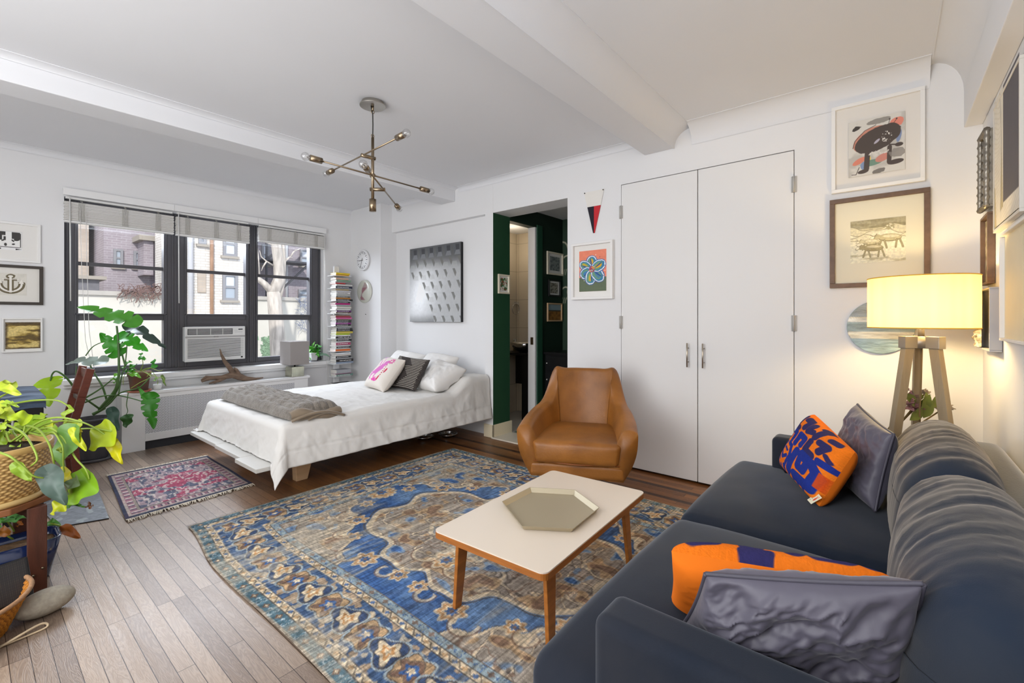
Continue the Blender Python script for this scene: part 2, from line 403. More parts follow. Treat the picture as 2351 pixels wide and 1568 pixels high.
# corridor and bathroom beyond the doorway
TILEF = mat('pale marble tile', '#c9c8c2', .25, var=.08, vscale=4)
def tile_mat():
    m = bpy.data.materials.new('cream wall tile'); m.use_nodes = True; nt = m.node_tree; b = nt.nodes['Principled BSDF']
    tc = nd(nt, 'ShaderNodeTexCoord'); sp = nd(nt, 'ShaderNodeSeparateXYZ'); nt.links.new(tc.outputs['Object'], sp.inputs[0])
    ad = nd(nt, 'ShaderNodeMath', operation='ADD'); nt.links.new(sp.outputs[0], ad.inputs[0]); nt.links.new(sp.outputs[1], ad.inputs[1])
    cb = nd(nt, 'ShaderNodeCombineXYZ'); nt.links.new(ad.outputs[0], cb.inputs[0]); nt.links.new(sp.outputs[2], cb.inputs[1])
    br = nd(nt, 'ShaderNodeTexBrick', Scale=1.); br.offset = 0.
    for k, v in (('Brick Width', .6), ('Row Height', .39), ('Mortar Size', .003)): br.inputs[k].default_value = v
    br.inputs['Color1'].default_value = br.inputs['Color2'].default_value = (*lin('#d9cdb8'), 1); br.inputs['Mortar'].default_value = (*lin('#a99c86'), 1)
    nt.links.new(cb.outputs[0], br.inputs['Vector']); nt.links.new(br.outputs['Color'], b.inputs['Base Color']); b.inputs['Roughness'].default_value = .3
    return m
TILEW = tile_mat()
# green jamb lining and hall walls
struct(B().box(XB+.002, DY1, .0, XT, DY1+.002, DZ).box(XB+.28, DY1, DZ, 3.985, DY1+.1, 2.6).build('wall_jamb', GREEN))
hw = B(); hw.box(4.48, DY1, 0, 5.07, DY1+.1, 2.6); hw.box(3.977, DY1, 2.41, 4.48, DY1+.1, 2.6)
struct(hw.build('wall_hall', GREEN2))
def wallpaper():
    c = Cv(1.4, 2.6, 150, '#28402f')
    r = random.Random(3)
    for i in range(34):
        x, y = r.random(), r.random()*c.H; s = r.uniform(.05, .08)
        pts = [(x+s*math.cos(a)*1.1, y+s*math.sin(a)*1.6) for a in np.linspace(.3, 3.6, 9)]
        c.line(pts, .012, '#c9c3ab')
        for k in range(4): c.line([(x-s+.02*k, y-.02), (x-s+.02*k-.015, y-.07)], .006, '#b8b39c')
    return c
Mx = Matrix(((0, 0, -1, 5.06), (-1, 0, 0, 2.65), (0, 1, 0, 1.3), (0, 0, 0, 1)))
wp = wallpaper().mesh('wall_end', None, 0., mat('patterned wallpaper', attr=True, rough=.7)); wp.matrix_world = Mx; struct(wp)
struct(B().box(5.062, 1.8, 0, 5.16, DY1+.1, 2.6).build('wall_end_core', GREEN2))
struct(B().box(XT, 1.8, 0, 5.07, 1.9, 2.6).build('wall_hall_right', GREEN2))
struct(B().box(XT-.0, 1.8, 2.6, 5.07, DY1+.1, 2.66).build('ceiling_hall', CEIL))
struct(B().box(3.66, DY0, -.05, XT, DY1, .012).build('trim_20', mat('marble threshold', '#e3dccb', .25, var=.06, vscale=3), bevel=.004))
struct(B().box(3.98, 1.8, -.06, 5.07, 4.10, .004).build('floor_hall', TILEF))
# bathroom
bw = B(); bw.box(3.98, 4.04, 0, 5.08, 4.12, 2.5); bw.box(4.985, 3.434, 0, 5.08, 4.04, 2.5); bw.box(3.90+.076, 3.434, 0, 3.985, 4.04, 2.5)
struct(bw.build('wall_bath', TILEW))
struct(B().box(3.975, 3.434, 2.48, 5.08, 4.12, 2.54).build('ceiling_bath', CEIL))
# bathroom door: casing strip and open leaf edge
d = B().box(4.445, DY1-.006, 0, 4.475, DY1+.1, 2.41); dr = struct(d.build('door_3', TRIMW))
B().box(4.44, DY1+.02, .98, 4.447, DY1+.06, 1.07).build('strike_plate', BRONZE, dr)
struct(B().box(4.477, DY1-.02, 0, 4.585, DY1, 2.44).build('trim_21', mat('green door casing', '#1f4d38', .45), bevel=.004))
struct(B().box(3.977, DY1-.004, 2.41, 4.50, DY1+.001, 2.45).build('trim_22', GREEN2))
# cream baseboard at the doorway post
bb = B().box(XB-.014, DY1-.014, 0, XB, 3.46, .14).box(XB-.014, DY1-.014, 0, 4.0, DY1, .14); struct(bb.build('baseboard_back', CREAM, bevel=.003))

# ---------------------------------------------------------------- closet doors
GAP = mat('dark gap', '#191512', .9)
struct(B().box(XB+.034, CY0-.003, 0, XB+.036, CY1+.003, CZ+.003).build('trim_23', GAP))  # dark sheet behind the doors paints the shade in their gaps
def closet_door(n, y0, y1, hinge_y, handle_y):
    d = B().box(XB-.002, y0, .016, XB+.032, y1, CZ-.006).build('door_%d' % n, mat('white door paint', '#e6e5e4', .5, bump=.02, bscale=20), bevel=.002); struct(d)
    for z in (2.23, 1.266):
        h = B().box(XB-.010, hinge_y-.016, z-.055, XB-.002, hinge_y+.016, z+.055).tube([(XB-.012, hinge_y, z-.055), (XB-.012, hinge_y, z+.055)], .008, 8)
        h.build('hinge', mat('grey painted hinge', '#b4b2ae', .5), d)
    z0, z1 = .915, 1.105; h = B().tube([(XB-.035, handle_y, z0), (XB-.035, handle_y, z1)], .006, 8)
    for z in (z0+.04, z1-.04): h.tube([(XB-.002, handle_y, z), (XB-.035, handle_y, z)], .0045, 8)
    h.build('handle', STEEL, d); return d
YM = 1.168
closet_door(1, YM+.003, CY1-.004, CY1-.002, 1.24)
closet_door(2, CY0+.004, YM-.003, CY0+.002, 1.121)

# ---------------------------------------------------------------- windows
def glass_mat():
    m = bpy.data.materials.new('window glass'); m.use_nodes = True; nt = m.node_tree; nt.nodes.remove(nt.nodes['Principled BSDF'])
    t = nd(nt, 'ShaderNodeBsdfTransparent'); t.inputs[0].default_value = (.97, .98, 1, 1); g = nd(nt, 'ShaderNodeBsdfGlossy'); g.inputs['Roughness'].default_value = .03
    x = nd(nt, 'ShaderNodeMixShader'); x.inputs[0].default_value = .05
    nt.links.new(t.outputs[0], x.inputs[1]); nt.links.new(g.outputs[0], x.inputs[2]); nt.links.new(x.outputs[0], nt.nodes['Material Output'].inputs[0]); return m
GLASS = glass_mat()
YF = 5.95
def sash(n, x0, x1, gx0, gx1, lower=True):
    root = B(); z0, z1 = OZ0, OZ1
    y0, y1 = YF, YF+.09
    root.box(x0, y0, z0, gx0, y1, z1).box(gx1, y0, z0, x1, y1, z1).box(gx0, y0, z1-.07, gx1, y1, z1).box(gx0, y0, z0, gx1, y1, z0+.09)
    # channels on the stiles
    for a in (x0+.02, gx0-.025, gx1+.012, x1-.03): root.box(a, y0-.012, z0, a+.012, y0, z1)
    root.box(x0, y0-.03, z0, x1, y0, z0+.035)
    r = struct(root.build('window_%d' % n, DGREY, bevel=.002))
    B().box(gx0, y0+.045, 1.345, gx1, y0+.052, z1-.07).build('pane', GLASS, r)
    B().box(gx0, y0+.01, 1.28, gx1, y0+.055, 1.345).box(gx0-.03, y0-.012, 1.335, gx1+.03, y0+.02, 1.35).build('meeting_rail', DGREY, r, bevel=.003)
    B().box(gx0, y0+.035, 1.81, gx1, y0+.065, 1.845).build('muntin', DGREY, r)
    if lower:
        B().box(gx0, y0+.02, z0+.09, gx1, y0+.027, 1.285).build('pane', GLASS, r)
    else:
        B().box(gx0, y0+.0, 1.19, gx1, y0+.05, 1.285).box(gx0, y0-.006, 1.232, gx1, y0+.0, 1.24).build('filler_panel', DGREY, r)
        B().box(gx0, y0, z0+.09, gx0+.012, y0+.05, 1.2).box(gx1-.012, y0, z0+.09, gx1, y0+.05, 1.2).build('filler_panel', DGREY, r)
    return r
sash(1, OX0, 1.47, .706, 1.37)
sash(2, 1.47, 2.24, 1.58, 2.175, False)
sash(3, 2.24, OX1-.012, 2.307, 2.955)
struct(B().box(OX1-.013, YW-.002, OZ0, OX1+.004, YF+.1, OZ1).build('trim_24', TRIMW))
s_ = B().box(OX0-.02, 5.79, .685, 3.16, YW+.02, .735).box(OX0, YW, .70, OX1, YF+.02, .737).box(OX0-.01, 5.83, .655, 3.15, YW+.02, .69)
struct(s_.build('trim_25', TRIMW, bevel=.006))

# ---------------------------------------------------------------- radiator cover
rc = thing('radiator_cover', 'long white radiator cover with perforated grille below the window', 'radiator cover', (0, 0, 0))
RX0, RX1, RYF = .975, 2.79, 5.665
B().box(RX0-.02, RYF-.015, .55, RX1+.02, 5.865, .578).build('top', TRIMW, rc, bevel=.003)
b_ = B().box(RX0, RYF, 0, 1.155, RYF+.02, .55).box(2.62, RYF, 0, RX1, RYF+.02, .55).box(1.155, RYF, .505, 2.62, RYF+.02, .55).box(1.155, RYF, .085, 2.62, RYF+.02, .16)
b_.box(RX0, RYF+.02, 0, RX0+.02, 5.865, .55).box(RX1-.02, RYF+.02, 0, RX1, 5.865, .55)
b_.build('panel', TRIMW, rc, bevel=.002)
def grille():
    m = bpy.data.materials.new('perforated grille'); m.use_nodes = True; nt = m.node_tree; b = nt.nodes['Principled BSDF']; L = nt.links
    tc = nd(nt, 'ShaderNodeTexCoord'); sp = nd(nt, 'ShaderNodeSeparateXYZ'); L.new(tc.outputs['Object'], sp.inputs[0])
    def ring(ox, oz, s, r0, r1):
        fs = []
        for o, off in ((sp.outputs[0], ox), (sp.outputs[2], oz)):
            a = nd(nt, 'ShaderNodeMath', operation='MULTIPLY_ADD'); a.inputs[1].default_value = 1/s; a.inputs[2].default_value = off; L.new(o, a.inputs[0])
            f = nd(nt, 'ShaderNodeMath', operation='FRACT'); L.new(a.outputs[0], f.inputs[0])
            g = nd(nt, 'ShaderNodeMath', operation='SUBTRACT'); g.inputs[1].default_value = .5; L.new(f.outputs[0], g.inputs[0])
            h = nd(nt, 'ShaderNodeMath', operation='ABSOLUTE'); L.new(g.outputs[0], h.inputs[0]); fs.append(h.outputs[0])
        q = nd(nt, 'ShaderNodeMath', operation='MULTIPLY'); L.new(fs[0], q.inputs[0]); L.new(fs[0], q.inputs[1])
        p = nd(nt, 'ShaderNodeMath', operation='MULTIPLY_ADD'); L.new(fs[1], p.inputs[0]); L.new(fs[1], p.inputs[1]); L.new(q.outputs[0], p.inputs[2])
        e = nd(nt, 'ShaderNodeMath', operation='SQRT'); L.new(p.outputs[0], e.inputs[0])
        a1 = nd(nt, 'ShaderNodeMath', operation='GREATER_THAN'); a1.inputs[1].default_value = r0; L.new(e.outputs[0], a1.inputs[0])
        a2 = nd(nt, 'ShaderNodeMath', operation='LESS_THAN'); a2.inputs[1].default_value = r1; L.new(e.outputs[0], a2.inputs[0])
        z = nd(nt, 'ShaderNodeMath', operation='MULTIPLY'); L.new(a1.outputs[0], z.inputs[0]); L.new(a2.outputs[0], z.inputs[1]); return z.outputs[0]
    r1 = ring(0, 0, .026, .24, .40); r2 = ring(.5, .5, .026, -1, .13)
    a = nd(nt, 'ShaderNodeMath', operation='MAXIMUM'); L.new(r1, a.inputs[0]); L.new(r2, a.inputs[1])
    mx = nd(nt, 'ShaderNodeMix', data_type='RGBA'); mx.inputs[6].default_value = (*lin('#e9e9ec'), 1); mx.inputs[7].default_value = (*lin('#6a6e78'), 1); L.new(a.outputs[0], mx.inputs[0]); L.new(mx.outputs[2], b.inputs['Base Color'])
    return m
B().box(1.155, RYF+.006, .16, 2.62, RYF+.012, .505).build('grille', grille(), rc)
B().box(1.155, RYF+.03, .0, 2.62, RYF+.04, .3).build('backing', DGREY2, rc)  # dark sheet stands in for the shade inside and under the cover
# ================================================================ blue rug
def rug_colors(nx, ny, w, h):
    V, U = np.meshgrid(np.linspace(0, h, ny), np.linspace(0, w, nx), indexing='ij')
    u = np.minimum(U, w-U); v = np.minimum(V, h-V)
    wob = .006*(fbm(U*18, V*18, 0, 3)-.5)
    d = (np.minimum(u, v)+wob)*1.2
    along = np.where(u < v, V, U)              # coordinate along the border
    hx = lambda c: np.array([int(c[i:i+2], 16)/255 for i in (1, 3, 5)])
    NAVY, BLUE, LBLUE, TEAL, SKY = hx('#2b4068'), hx('#2c5596'), hx('#6f93bd'), hx('#3f6376'), hx('#9aabb5')
    CREAM_, TAN, ORA, BRN, DK = hx('#d8c6a8'), hx('#bd9a72'), hx('#c08a55'), hx('#74584a'), hx('#4a4340')
    C = np.zeros(U.shape+(3,))+CREAM_
    def put(m, c, a=1.):
        nonlocal C
        k = (np.clip(m, 0, 1)*a)[..., None]; C = C*(1-k)+c*k
    def band(a, b, e=.004): return sstep(a-e, a+e, d)*(1-sstep(b-e, b+e, d))
    def rosette(cx_period, dc, rad, lobes, amp, off=0., sc_=1.):
        t = (along/cx_period+off) % 1.-.5; x = t*cx_period; y = (d-dc); r = np.hypot(x, y*sc_); a = np.arctan2(y*sc_, x)
        return r/(rad*(1+amp*np.cos(lobes*a)))
    N = fbm(U*30, V*30, 0, 3, 5)
    # field
    nf = fbm(U*2.2, V*9, 0, 4, 11); nf2 = fbm(U*3, V*3, 0, 4, 2)
    f = BLUE+(LBLUE-BLUE)*(sstep(.48, .7, nf2))[..., None]*.7
    f = f+(NAVY-f)*sstep(.5, .75, fbm(U*5, V*14, 0, 3, 21))[..., None]*.5
    field = sstep(.498, .502, d); C = C*(1-field[..., None])+f*field[..., None]
    # corner spandrels and central medallion as scrolling arabesques
    cx, cy = w/2, h/2; X = np.abs(U-cx); Y = np.abs(V-cy); Xw = X+.05*(fbm(U*4, V*4, 0, 3, 8)-.5); Yw = Y+.05*(fbm(U*4, V*4, 0, 3, 9)-.5)
    sp = (w/2-.42-Xw)/.55+(h/2-.42-Yw)/.70; sp = sp+.10*np.cos(Yw*26)*np.cos(Xw*22)
    med = np.hypot(Xw/.52, Yw/.82)+.07*np.cos(8*np.arctan2(Yw, Xw+1e-6))+.03*np.cos(16*np.arctan2(Yw, Xw+1e-6))
    def arab(mask, seed, base, p=.16):
        nonlocal C
        k = mask[..., None]*.85; C = C*(1-k)+base*k
        g1 = np.abs(fbm(U*6, V*6, 0, 3, seed)-.5); g2 = np.abs(fbm(U*9+4, V*9, 0, 3, seed+3)-.5)
        put(mask*(1-sstep(.012, .028, g1)), CREAM_, .9); put(mask*sstep(.028, .034, g1)*(1-sstep(.038, .046, g1)), DK, .7)
        put(mask*(1-sstep(.01, .022, g2)), BRN, .7)
        b = fbm(U*11, V*11, 0, 2, seed+7); put(mask*sstep(.60, .64, b), TAN, .8); put(mask*sstep(.70, .73, b), BRN, .8); put(mask*sstep(.34, .30, b), LBLUE, .8); put(mask*(1-sstep(.22, .26, b)), BLUE, .9)
    fm = field
    arab(fm*(1-sstep(.98, 1.0, sp)), 31, hx('#b3a189')); arab(fm*(1-sstep(.98, 1.0, med)), 41, hx('#a8957f'))
    for s, th in ((sp, 1.0), (med, 1.0)):
        put(fm*(1-sstep(.02, .035, np.abs(s-th))), CREAM_, .95); put(fm*(1-sstep(.006, .012, np.abs(s-th-.045))), DK, .7)
    put(fm*(1-sstep(.42, .44, med)), hx('#5c6f85'), .8); arab(fm*(1-sstep(.40, .41, med)), 51, hx('#8d8a86'))
    put(fm*(1-sstep(.015, .025, np.abs(med-.43))), CREAM_, .9)
    # palmettes and hooked tendrils standing in the open blue
    for (px, py, rr) in ((.33, .0, .085), (.60, .34, .07), (.0, 1.08, .10), (.36, .80, .065), (.50, .62, .05), (.18, .98, .05), (.58, .08, .05)):
        for sx in (-1, 1):
            for sy in (-1, 1):
                x = U-cx-sx*px; y = V-cy-sy*py; r = np.hypot(x, y); a = np.arctan2(y*sy, x*sx); q = r/(rr*(1+.18*np.cos(7*a)))+.12*(N-.5)
                put(fm*(1-sstep(.96, 1.06, q)), CREAM_, .9); put(fm*(1-sstep(.78, .86, q)), ORA, .8); put(fm*(1-sstep(.52, .6, q)), CREAM_, .9); put(fm*(1-sstep(.34, .42, q)), BLUE, .9); put(fm*(1-sstep(.14, .2, q)), BRN, .9)
                r2 = np.hypot(x-sx*.02, y-sy*rr*1.5); put(fm*(1-sstep(.006, .011, np.abs(r2-rr*.9)))*((x*sx) > -.01), CREAM_, .8); put(fm*(1-sstep(.003, .006, np.abs(r2-rr*.9-.012)))*((x*sx) > -.01), BRN, .7)
    # borders, outside in
    put(1-sstep(.010, .016, d), hx('#8f8274')); put(band(.014, .075), TEAL); 
    q = rosette(.12, .044, .016, 4, .25); put(band(.014, .075)*(1-sstep(.9, 1.1, q)), BRN); put(band(.014, .075)*(1-sstep(.4, .55, q)), CREAM_)
    q = rosette(.12, .044, .020, 3, .5, .5); put(band(.014, .075)*(1-sstep(.10, .2, np.abs(q-1))), SKY); put(band(.074, .079), DK)
    for a0, a1, per in ((.079, .122, .055), (.402, .445, .055)):
        put(band(a0, a1), CREAM_); t = (along/per) % 1.; y = (d-a0)/(a1-a0)
        z = np.abs(y-.5-.28*np.sin(2*PI*t)); put(band(a0, a1)*(1-sstep(.08, .16, z)), hx('#5a5148'), .85)
        q = rosette(per*2, (a0+a1)/2, .012, 4, .3, .25); put(band(a0, a1)*(1-sstep(.9, 1.15, q)), TAN)
        q = rosette(per*2, (a0+a1)/2, .011, 4, .3, .75); put(band(a0, a1)*(1-sstep(.9, 1.15, q)), BLUE, .8)
        put(band(a0-.003, a0+.001, .001), DK); put(band(a1-.001, a1+.003, .001), DK)
    put(band(.125, .399), hx('#375480'))
    put(band(.125, .399)*sstep(.62, .66, fbm(U*24, V*24, 0, 2, 77)), TAN, .8); put(band(.125, .399)*sstep(.66, .70, fbm(U*20, V*20, 0, 2, 78)), CREAM_, .8)
    per = .30
    for off, dc, rad, lob, amp, col1, col2, col3 in ((0., .262, .098, 6, .13, TAN, BRN, BLUE), (.5, .262, .088, 3, .22, NAVY, CREAM_, ORA)):
        q = rosette(per, dc, rad, lob, amp, off)
        put(band(.127, .397)*(1-sstep(1.0, 1.05, q)), SKY); put(band(.127, .397)*(1-sstep(.90, .94, q)), DK); put(band(.127, .397)*(1-sstep(.84, .9, q)), col1)
        t = (along/per+off) % 1.-.5; a = np.arctan2(d-dc, t*per); p = q*(1+.25*np.cos(5*a+1.5))
        put(band(.127, .397)*(1-sstep(.62, .68, p)), DK, .8); put(band(.127, .397)*(1-sstep(.55, .62, p)), col2); put(band(.127, .397)*(1-sstep(.32, .38, p)), col3); put(band(.127, .397)*(1-sstep(.14, .2, p)), CREAM_)
    put(band(.448, .497), hx('#8ba0ab')); q = rosette(.11, .472, .015, 4, .3, .1); put(band(.448, .497)*(1-sstep(.9, 1.1, q)), BRN, .8)
    q = rosette(.11, .472, .018, 3, .5, .6); put(band(.448, .497)*(1-sstep(.1, .2, np.abs(q-1))), BLUE, .8); put(band(.495, .501, .001), DK, .7)
    # wear: pile worn down to the cream warp in streaks across the weave, threads
    wear = fbm(U*3.2, V*26, 0, 4, 61)*.55+fbm(U*2.2, V*2.2, 0, 3, 62)*.6
    put(sstep(.60, .80, wear), hx('#c4b8a4'), .62)
    th = vnoise(U*9, V*230, 0, 3)-.5; th2 = vnoise(U*210, V*60, 0, 4)-.5
    C = C*.84+hx('#c9bda8')*.16
    C = C*(1+.42*th+.26*th2)[..., None]
    C = C*(1+.28*(fbm(U*45, V*45, 0, 2, 91)-.5))[..., None]
    return U, V, np.clip(C, 0, 1)
RW, RH = 2.29, 3.06
nxr, nyr = 420, 560
U, V, C = rug_colors(nxr, nyr, RW, RH)
xs = .835+U+(.055*sstep(2.4, 3.06, V)*(1-U/RW))+.006*np.sin(V*5)*(1-U/RW); ys = .30+V
P = np.stack([xs, ys, np.full_like(U, .009)], -1)
RUGM = mat('worn wool pile', attr=True, rough=.95, spec=.1, bump=.5, bscale=260, bstretch=(1, 1.6, 1))
rug = gridmesh('area_rug', P, RUGM, None, C)
tag(rug, 'large worn blue oriental area rug under the coffee table', 'rug')
e = B().box(.90, .31, .001, 3.115, 3.35, .0085).build('backing', mat('rug backing', '#7c7266', .95), rug)

# ================================================================ small red rug
def small_rug():
    c = Cv(1.12, .84, 240, '#a7949a')
    X, Y = c.X, c.Y; n = fbm(X*26, Y*26, 0, 3, 2); n2 = fbm(X*6, Y*20, 0, 3, 3); n3 = fbm(X*50, Y*50, 0, 2, 9)
    c.put(sstep(.50, .56, n), '#5d6376', .9); c.put(sstep(.55, .62, n2), '#b05068', .85); c.put(sstep(.6, .66, n3), '#d8cdc4', .8)
    e = np.minimum(np.minimum(X, 1-X)*1.0, np.minimum(Y, c.H-Y)*1.3)
    for a, b, k in ((0, .028, '#3b4154'), (.028, .05, '#b3a79e'), (.05, .10, '#9c7480'), (.10, .118, '#9c9388'), (.118, .124, '#3b4154')): c.put(((e >= a) & (e < b)).astype(float), k, .9)
    bandm = ((e >= .052) & (e < .098)).astype(float); al = np.where(X < .14, Y, np.where(X > .86, Y, X))
    c.put(bandm*(np.sin(al*120) > .2), '#e0d6cc', .7); c.put(bandm*(np.sin(al*120+1.4) > .75), '#4e4a5c', .8)
    c.noise(.3, 60, 4); return c
cr_ = small_rug()
q00, q10, q11, q01 = [np.array(p) for p in ((.668, 3.77, .012), (1.452, 3.84, .012), (1.470, 4.93, .012), (.76, 4.93, .012))]
# painted x runs across the room (towards the bed) and y from the near edge to the window
cs = cr_.X[..., None]; ct = (cr_.Y/cr_.H)[..., None]
P = (1-cs)*(1-ct)*q00+cs*(1-ct)*q10+cs*ct*q11+(1-cs)*ct*q01
P[..., 2] += .002*np.sin(P[..., 1]*9)
rr = gridmesh('runner_rug', P, mat('red wool pile', attr=True, rough=.95, spec=.1, bump=.4, bscale=250), None, cr_.C)
tag(rr, 'small faded red fringed rug on the floor at the foot of the bed', 'rug')
r_ = random.Random(5)
for (a, b, sg) in ((q00, q10, -1), (q01, q11, 1)):
    f = B()
    for i in range(150):
        t = (i+r_.random())/150; p = a+(b-a)*t; l = r_.uniform(.03, .055); dx = r_.uniform(-.02, .02)
        f.tube([(p[0], p[1], .010), (p[0]+dx*.4, p[1]+sg*l*.5, .014), (p[0]+dx, p[1]+sg*l, .006)], [.0035, .003, .0015], 4, cap=False)
    f.build('fringe', mat('cream fringe', '#d9cfbd', .95), rr)
m = Cv(.26, .68, 60, '#70757b'); m.noise(.5, 14, 1, 1, 3); m.put(sstep(.62, .7, fbm(m.X*7, m.Y*4, 0, 3, 4)), '#a3acab', .6)
p00, p10, p11, p01 = [np.array(p) for p in ((.375, 3.975, .008), (.607, 3.896, .008), (.655, 4.60, .008), (.33, 4.65, .008))]
cs = m.X[..., None]; ct = (m.Y/m.H)[..., None]; P = (1-cs)*(1-ct)*p00+cs*(1-ct)*p10+cs*ct*p11+(1-cs)*ct*p01
g = gridmesh('floor_mat', P, M_PAINT, None, m.C); tag(g, 'mottled grey rubber-edged floor mat beside the plant stand', 'mat')
B().prism([(.375, 3.975), (.607, 3.896), (.655, 4.60), (.33, 4.65)], .001, .0075).build('backing', BLACKM, g)

# ================================================================ bed
BOARD = mat('grey white painted ply', '#d5d3cd', .5, var=.05, vscale=5)
bed = thing('platform_bed', 'low platform bed with pale painted boards against the niche wall', 'bed', (0, 0, 0))
for x0, y0, y1 in ((1.348, 4.325, 4.99), (1.338, 3.775, 4.32), (1.30, 3.385, 3.77)):
    B().box(x0, y0, .222, 3.70, y1, .252).build('board', BOARD, bed, bevel=.003)
PALEW = mat('pale birch wood', '#d9b58c', .5, var=.15, vscale=3, stretch=(1, 1, 8))
for x, y, sg in ((1.76, 3.66, 1), (3.3, 4.05, 1), (1.76, 4.75, -1), (3.3, 4.75, -1)):
    B().prism([(x-.06, y-.02), (x+.03, y-.02), (x+.03, y+.05), (x-.06, y+.05)], .0, .222, poly2=[(x-.07, y-.02), (x+.09, y-.02), (x+.09, y+.05), (x-.07, y+.05)]).build('leg', PALEW, bed, bevel=.004)
B().box(1.6, 3.62, .17, 3.65, 3.72, .222).box(1.6, 4.7, .17, 3.65, 4.8, .222).build('rail', BOARD, bed)
mt = soft_box(2.16, 1.46, .25, .06, 10); M_ = mt.build('mattress', mat('white mattress ticking', '#dddcd8', .9), None); M_.location = (2.62, 4.16, .378)
tag(M_, 'white mattress under the bedspread on the platform bed', 'mattress')
# white bedspread: flat on top, falls at the foot and on both long sides
LINEN = mat('white linen', '#e9e7e3', .9, var=.04, vscale=4, bump=.25, bscale=16, spec=.2)
TX0, TX1, TY0, TY1, TZ = 1.50, 3.678, 3.415, 4.905, .525
def spread():
    ex, ey = .30, .335
    a = np.linspace(TX0-ex, TX1, 230); b = np.concatenate([np.linspace(TY0-ey, TY1+.30, 200)])
    Bv, A = np.meshgrid(b, a, indexing='ij')
    cx = np.clip(A, TX0, TX1); cy = np.clip(Bv, TY0, TY1)
    dx = A-cx; dy = Bv-cy; e = np.hypot(dx, dy); ux = dx/np.maximum(e, 1e-6); uy = dy/np.maximum(e, 1e-6)
    r = .045; ang = np.clip(e/r, 0, PI/2); over = np.maximum(e-r*PI/2, 0)
    corner = np.abs(ux*uy)*2; out = r*np.sin(ang)+over*(.16+.20*corner); down = r*(1-np.cos(ang))+over*.985
    # folds in the hanging parts
    al = np.where(np.abs(uy) > np.abs(ux), A, Bv)
    fold = np.sin(al*19+3*fbm(A*2, Bv*2, 0, 2))*.5+np.sin(al*43+1)*.25
    out = out+over*fold*.022
    X = cx+ux*out; Y = cy+uy*out; Z = TZ-down
    foot = (ux < -.5) & (np.abs(uy) < .8)
    # foot end rests on the platform, gathered
    minz = np.where((X > 1.27) & (Y > 3.37), .262, .03); Z = np.maximum(Z, minz+.004*np.sin(al*80))
    flat = (e < 1e-6)
    wr = (fbm(A*5, Bv*9, 0, 5, 2)-.5)*.022+(-np.abs(fbm(A*7, Bv*4, 0, 4, 8)-.5))*.03+.006
    top = np.where(flat, 1., 0.); hang = sstep(.05, .15, e)
    Z = Z+top*wr*.8
    n = (fbm(A*5, Bv*5, 0, 4, 22)-.5)*.022-np.abs(fbm(A*9+Bv*5, Bv*5-A*3, 0, 4, 25)-.5)*.024
    Y = Y+hang*uy*n; X = X+hang*ux*n
    # band hem line
    hem = np.abs(np.abs(dy)-(ey-.12)); Y = Y+(-.006)*np.sign(uy)*(1-sstep(.0, .008, hem))*hang*(np.abs(dy) > .05)
    # crown of the mattress and bulge over the pillows at the head
    Z = Z+.025*np.clip(1-((A-2.6)/1.2)**2, 0, 1)*(1-sstep(0, .1, e))
    Z = Z+.15*sstep(3.12, 3.42, A)*(1-sstep(.0, .25, e))*(1-.6*sstep(3.6, 3.9, Bv))
    return np.stack([X, Y, Z], -1)
sp = gridmesh('bedspread', spread(), LINEN); q = sp.modifiers.new('s', 'SOLIDIFY'); q.thickness = .006; q.offset = -1
tag(sp, 'rumpled white linen bedspread draped over the bed to near the floor', 'bedspread')
# pillows
WP = mat('white cotton pillowcase', '#ebe9e6', .85, bump=.3, bscale=12, spec=.2)
def pil(name, c, t, m, lab, cat='pillow', **k):
    o = patch_pillow(name, c, t, m, **k)
    if isinstance(o, tuple): o[1].parent = o[0]; o[1].name = 'back_cover'; o = o[0]
    tag(o, lab, cat); return o
pil('bed_pillow', [(3.30, 4.93, .56), (3.24, 4.30, .56), (3.56, 4.28, .86), (3.60, 4.90, .89)], .20, WP, 'white bed pillow in the corner behind the pink printed cushion', n=44, wr=.016, seed=3)
pil('bed_pillow', [(3.27, 4.28, .60), (3.24, 3.74, .60), (3.56, 3.72, .86), (3.60, 4.24, .88)], .20, WP, 'white bed pillow leaning on the niche wall behind the dark striped cushion', n=44, wr=.016, seed=5)
pil('bed_pillow', [(3.06, 3.86, .57), (2.99, 3.47, .58), (3.40, 3.44, .76), (3.42, 3.92, .845)], .21, WP, 'crumpled white bed pillow nearest the doorway post', n=44, wr=.024, seed=9)
# dark cushion with dashed stitch rows
c = Cv(.46, .46, 170, '#46413f'); c.noise(.5, 70, 3)
for i in range(21):
    y = .03+i*.047; k = abs((i % 14)-7)/7.; x0 = .40+.28*(1-k) if i < 14 else .40+.28*(1-abs(((i-7) % 14)-7)/7.)
    y2 = lambda x: y+.02*math.sin(x*3)
    for s, e_ in ((x0, .97), (.03, .40-.30*(1-k))):
        x = s
        while x < e_-.02: c.line([(x, y2(x)), (x+.014, y2(x))], .011, '#d9d3c7'); x += .024
pil('throw_cushion', [(2.92, 4.21, .555), (2.95, 3.735, .555), (3.13, 3.71, .865), (3.13, 4.23, .885)], .12, mat('woven dark cotton', attr=True, rough=.95, bump=.3, bscale=200, spec=.1), 'dark charcoal cushion with rows of white dashes on the bed', 'cushion', n=170, cv=c, both=mat('charcoal cotton', '#3f3b39', .95), wr=.003)
